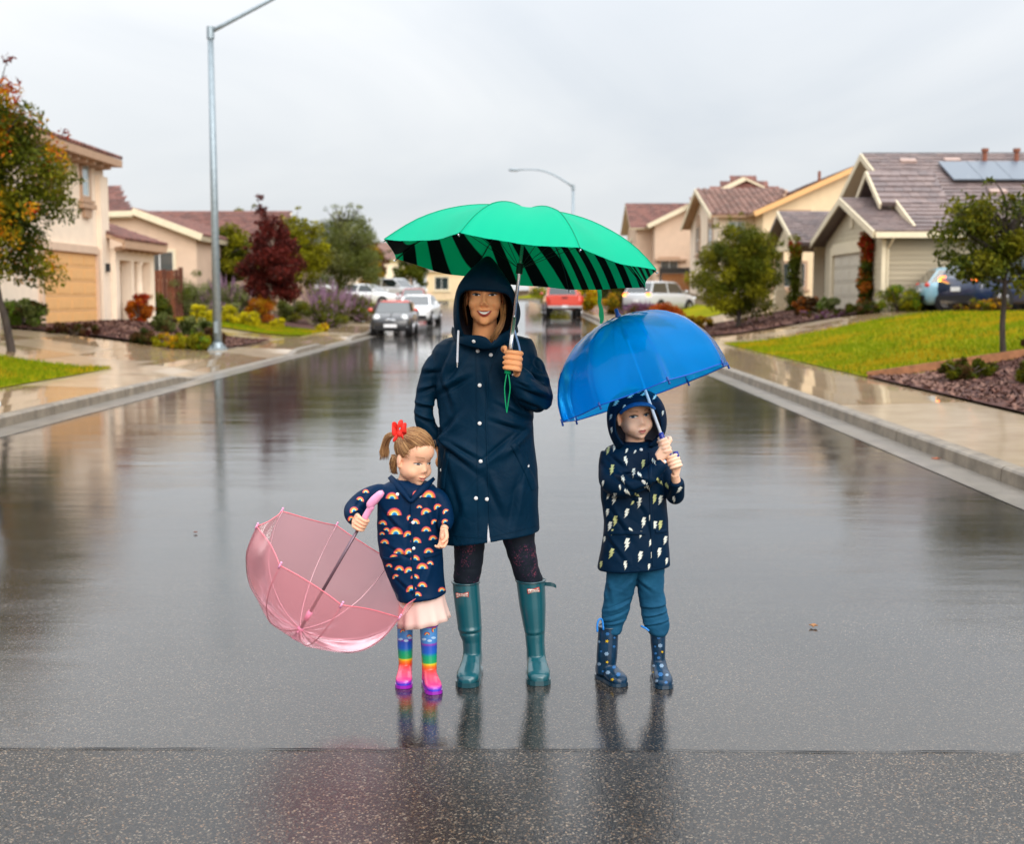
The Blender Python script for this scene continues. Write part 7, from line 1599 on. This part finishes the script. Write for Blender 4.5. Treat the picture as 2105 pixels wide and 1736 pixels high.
# jacket
jb = MB(); jb.loft([ring(a,b,y,Y,r,n=48,e=2.25) for y,a,b,r,Y in jk2] + [ring(1228,1377,1168,5.08,.114,1160,n=48,e=2.25), ring(1230,1375,1172,5.08,.110,1163,n=48,e=2.25)])
tpx(jb,[(1258,932,5.07,22),(1254,960,5.06,24),(1258,992,5.0,25),(1285,1000,4.94,24),(1325,985,4.90,20),(1352,962,4.885,16.5),(1364,951,4.885,14.5)],22)
tpx(jb,[(1348,932,5.07,20),(1366,965,5.06,20),(1381,1005,5.03,19),(1388,1020,5.0,18.5),(1392,1004,4.955,16),(1391,990,4.93,14.5)],22)
me = vox(jb,'jacket',.0038,4)
folds(me,[(1250,960,1300,1000,.012,.008,4.92),(1280,975,1340,985,.010,.007,4.88),(1300,1005,1350,985,.010,.007,4.88),(1260,1040,1300,1100,.014,.006,4.97),(1330,1050,1350,1110,.014,.006,4.97),(1250,1100,1290,1150,.014,.006,4.97),(1300,1015,1330,1050,.012,.006,4.97),(1262,935,1290,960,.012,.006,4.95)]); wrinkle(me,.0045,8,9)
jj = mesh_obj('jacket', me, M_navyg, boy); bvk = bvh_of(me)
strip_px(bvk,[(1336,930),(1338,1020),(1340,1090),(1344,1166)],7,.003).build('placket', M_navyg, jj, True); strip_px(bvk,[(1257,1096),(1290,1096),(1326,1097)],8,.004).build('pocket_flap', M_navyg, jj, True); strip_px(bvk,[(1347,1094),(1369,1092)],7,.004).build('pocket_flap', M_navyg, jj, True)
M_bolt = [mat('bolt_cream',(0.72,0.74,0.66),rough=0.45), mat('bolt_yellow',(0.50,0.52,0.22),rough=0.45)]
BOLT = [(-.15,-1),(.55,-.95),(.18,-.32),(.60,-.38),(.05,.28),(.38,.22),(-.42,1.05),(-.12,.38),(-.48,.42),(-.12,-.16),(-.52,-.12)]
BLP = [(1250,928,9,8),(1263,922,8,0),(1287,948,10,-25),(1288,928,6,20),(1258,967,12,0),(1282,987,9,-35),(1303,973,10,-10),(1316,977,8,-60),(1322,955,10,0),(1345,950,9,-55),(1330,1000,13,-50),(1290,1012,9,-65),(1356,990,10,-60),(1263,1026,13,0),(1250,1022,7,10),(1314,1035,12,0),(1345,1027,11,0),(1357,1029,11,5),(1288,1056,11,10),(1249,1055,9,0),(1265,1072,12,0),(1254,1083,11,5),(1323,1075,12,0),(1345,1083,12,5),(1357,1081,11,0),(1337,1064,8,5),(1297,1089,6,-70),(1317,1100,8,0),(1259,1095,7,0),(1289,1120,14,0),(1337,1117,8,5),(1367,1112,10,5),(1257,1139,12,10),(1316,1145,12,5),(1341,1140,9,5),(1355,1137,11,0),(1236,1162,8,0),(1286,1163,10,-10),(1334,1166,7,0),(1370,1155,8,0),(1300,1035,6,30),(1275,1003,6,-20),(1240,995,7,0),(1243,1110,7,0),(1372,1000,8,-40),(1396,1008,9,30),(1386,1028,8,-20),(1305,930,5,30),(1310,1018,7,-70)]
for i,(x,y,r,a) in enumerate(BLP):
    ca,sa = math.cos(R(a)),math.sin(R(a)); d_ = decal_px(bvk,[(x+(p*ca-q*sa)*r*.82,y+(p*sa+q*ca)*r*.94) for p,q in BOLT],.0014,rings=2)
    if d_: d_.build('bolt_print', M_bolt[0 if i%4 else 1], jj)
for x,y in ((1318,925),(1322,990)): button_px(bvk,x,y,.007,M_btn,jj)
for x,y in ((1366,950),): button_px(bvk,x,y,.008,M_btn,jj)
hoodb = hood(boy, [(1282,916,4.985),(1268,896,4.975),(1264,872,4.965),(1268,852,4.96),(1280,843,4.945),(1297,834,4.93),(1318,832,4.925),(1337,835,4.93),(1350,846,4.945),(1359,866,4.965),(1358,890,4.985),(1346,908,5.0),(1335,918,4.995)],
     [(1266,922,5.05),(1254,895,5.05),(1248,865,5.05),(1249,838,5.05),(1261,815,5.05),(1286,801,5.05),(1314,797,5.05),(1341,805,5.05),(1359,823,5.05),(1368,850,5.05),(1368,880,5.05),(1362,902,5.06),(1350,916,5.06)], .115, [M_navyg,M_liningb])
bx_ = resample([W(*p) for p in ((1272,850,4.955),(1281,839,4.942),(1298,829,4.927),(1318,826.5,4.922),(1337,829.5,4.927),(1349,840,4.945))],24); bx2 = resample([W(*p) for p in ((1275,853,4.94),(1284,844.5,4.917),(1300,836.5,4.897),(1319,834,4.892),(1336,835.5,4.899),(1347,844,4.925))],24)
shell_from([[lerp(a,b,t)+Vector((0,0,.004*math.sin(math.pi*t))) for a,b in zip(bx_,bx2)] for t in (0,.5,1)],'hood_brim',[M_brim],boy,.004)
hv_, hf = MB().loft([[W(*p)+Vector((0,-.004,0)) for p in ()]],cap=False) if False else (None,None)
dgm = bpy.data.meshes.new_from_object(hoodb.evaluated_get(bpy.context.evaluated_depsgraph_get())); bvhd = bvh_of(dgm)
for x,y,r,a in ((1266,830,11,35),(1296,815,10,45),(1312,807,8,60),(1256,858,8,10),(1258,885,8,-10),(1322,812,8,60),(1345,818,8,30),(1362,850,7,0),(1283,836,6,40)):
    ca,sa = math.cos(R(a)),math.sin(R(a)); d_ = decal_px(bvhd,[(x+(p*ca-q*sa)*r*.7,y+(p*sa+q*ca)*r*.8) for p,q in BOLT],.0014,rings=2)
    if d_: d_.build('bolt_print', M_bolt[0], boy)
# jeans
M_jean = mat('teal_jeans',(0.003,0.058,0.125),rough=0.8,col2=(0.008,0.09,0.18),vscale=9,bump=0.0006,bscale=250,detail=6)
jn = MB()
jn.loft([ring(a,b,y,5.09,r,n=36,e=2.1) for y,a,b,r in ((1150,1246,1313,.075),(1172,1247,1312,.072),(1195,1245.5,1309,.066),(1220,1242,1302,.058),(1250,1238.5,1295,.052),(1266,1237.5,1290,.048),(1282,1239,1283,.045),(1297,1240,1279,.046),(1302,1242,1276,.04))])
jn.loft([ring(a,b,y,5.09,r,n=36,e=2.1) for y,a,b,r in ((1150,1302,1367,.075),(1175,1306,1366,.070),(1208,1310,1364,.058),(1240,1315,1369,.052),(1262,1318,1372,.048),(1280,1321,1376,.046),(1292,1327,1376,.044),(1300,1332,1374,.046),(1306,1337,1369,.04))])
me = vox(jn,'jeans',.0036,3); folds(me,[(1300,1240,1245,1262,.008,.006,5.03),(1290,1262,1240,1282,.007,.005,5.03),(1320,1252,1374,1246,.007,.005,5.03),(1322,1272,1378,1260,.0065,.006,5.03),(1324,1290,1380,1278,.006,.005,5.03),(1310,1185,1280,1215,.012,.006,5.02),(1312,1190,1345,1215,.012,.006,5.02),(1250,1185,1262,1235,.014,.005,5.02),(1284,1280,1240,1290,.006,.006,5.03)]); wrinkle(me,.0035,16,2,(1,1,1.8)); mesh_obj('jeans', me, M_jean, boy)
M_bboot = mat('navy_rubber',(0.002,0.016,0.036),rough=0.28,coat=0.3,coat_r=0.15,col2=(0.006,0.042,0.10),vscale=26); M_bsole = rubber('dark_blue_sole',(0.006,0.03,0.06)); M_bhand = mat('bright_blue_rubber',(0.01,0.20,0.62),rough=0.35,coat=0.4)
M_star = [mat('star_yellow',(0.60,0.38,0.02),rough=0.4),mat('star_blue',(0.03,0.13,0.33),rough=0.4),mat('star_white',(0.20,0.30,0.42),rough=0.4)]
rng = random.Random(11)
for sh,toe,loop_,pr in (([(1288,1230,1272),(1320,1228,1270.5),(1350,1226,1269),(1372,1226,1266),(1384,1226,1265)],(1281,1414),[(1228,1300,5.03),(1228,1284,5.035),(1232,1274,5.04),(1238,1276,5.045),(1240.5,1296,5.04)],[(1249,1304,7,1),(1248,1319,7,0),(1262,1330,5,1),(1247,1345,8,2),(1232,1320,5,2),(1248,1362,6,0),(1232,1366,7,2),(1262,1373,7,1),(1250,1384,8,2),(1259,1398,7,0),(1240,1381,5,1),(1271,1388,8,1),(1236,1340,4,1),(1263,1312,4,1)]),
                       ([(1298,1336,1368.5),(1320,1337,1368),(1345,1339.5,1367.5),(1362,1340,1367),(1384,1340,1368)],(1368,1419),[(1318,1288,5.03),(1322,1290,5.02),(1328,1293,5.015),(1334,1298,5.015)],[(1354,1312,6,1),(1357,1328,8,2),(1361,1341,5,0),(1348,1344,5,1),(1354,1353,6,1),(1360,1370,8,2),(1344,1370,5,2),(1343,1383,4,0),(1358,1388,9,1),(1371,1389,6,2),(1350,1401,6,2),(1369,1404,6,1),(1347,1330,4,1)])):
    bt, bme = boot('rain_boot', boy, sh, 5.09, toe, M_bboot, M_bsole, wsc=.78, heel_back=.062, voxs=.0028)
    MB().tube([W(*p) for p in loop_],[.0042]*len(loop_),8,sub=4).build('pull_loop', M_bhand, bt, True)
    bv = bvh_of(bme)
    for x,y,r,c_ in pr:
        ph = rng.uniform(0,1); n_ = 10 if c_ == 0 else 12
        poly = [(x+r*.62*(1 if k%2 else (.5 if c_ == 0 else .78))*math.cos(ph+2*math.pi*k/n_), y+r*.55*(1 if k%2 else (.5 if c_ == 0 else .78))*math.sin(ph+2*math.pi*k/n_)) for k in range(n_)]
        d_ = decal_px(bv,poly,.0013,rings=2)
        if d_: d_.build('star_print' if c_ == 0 else 'cloud_print', M_star[c_], bt)
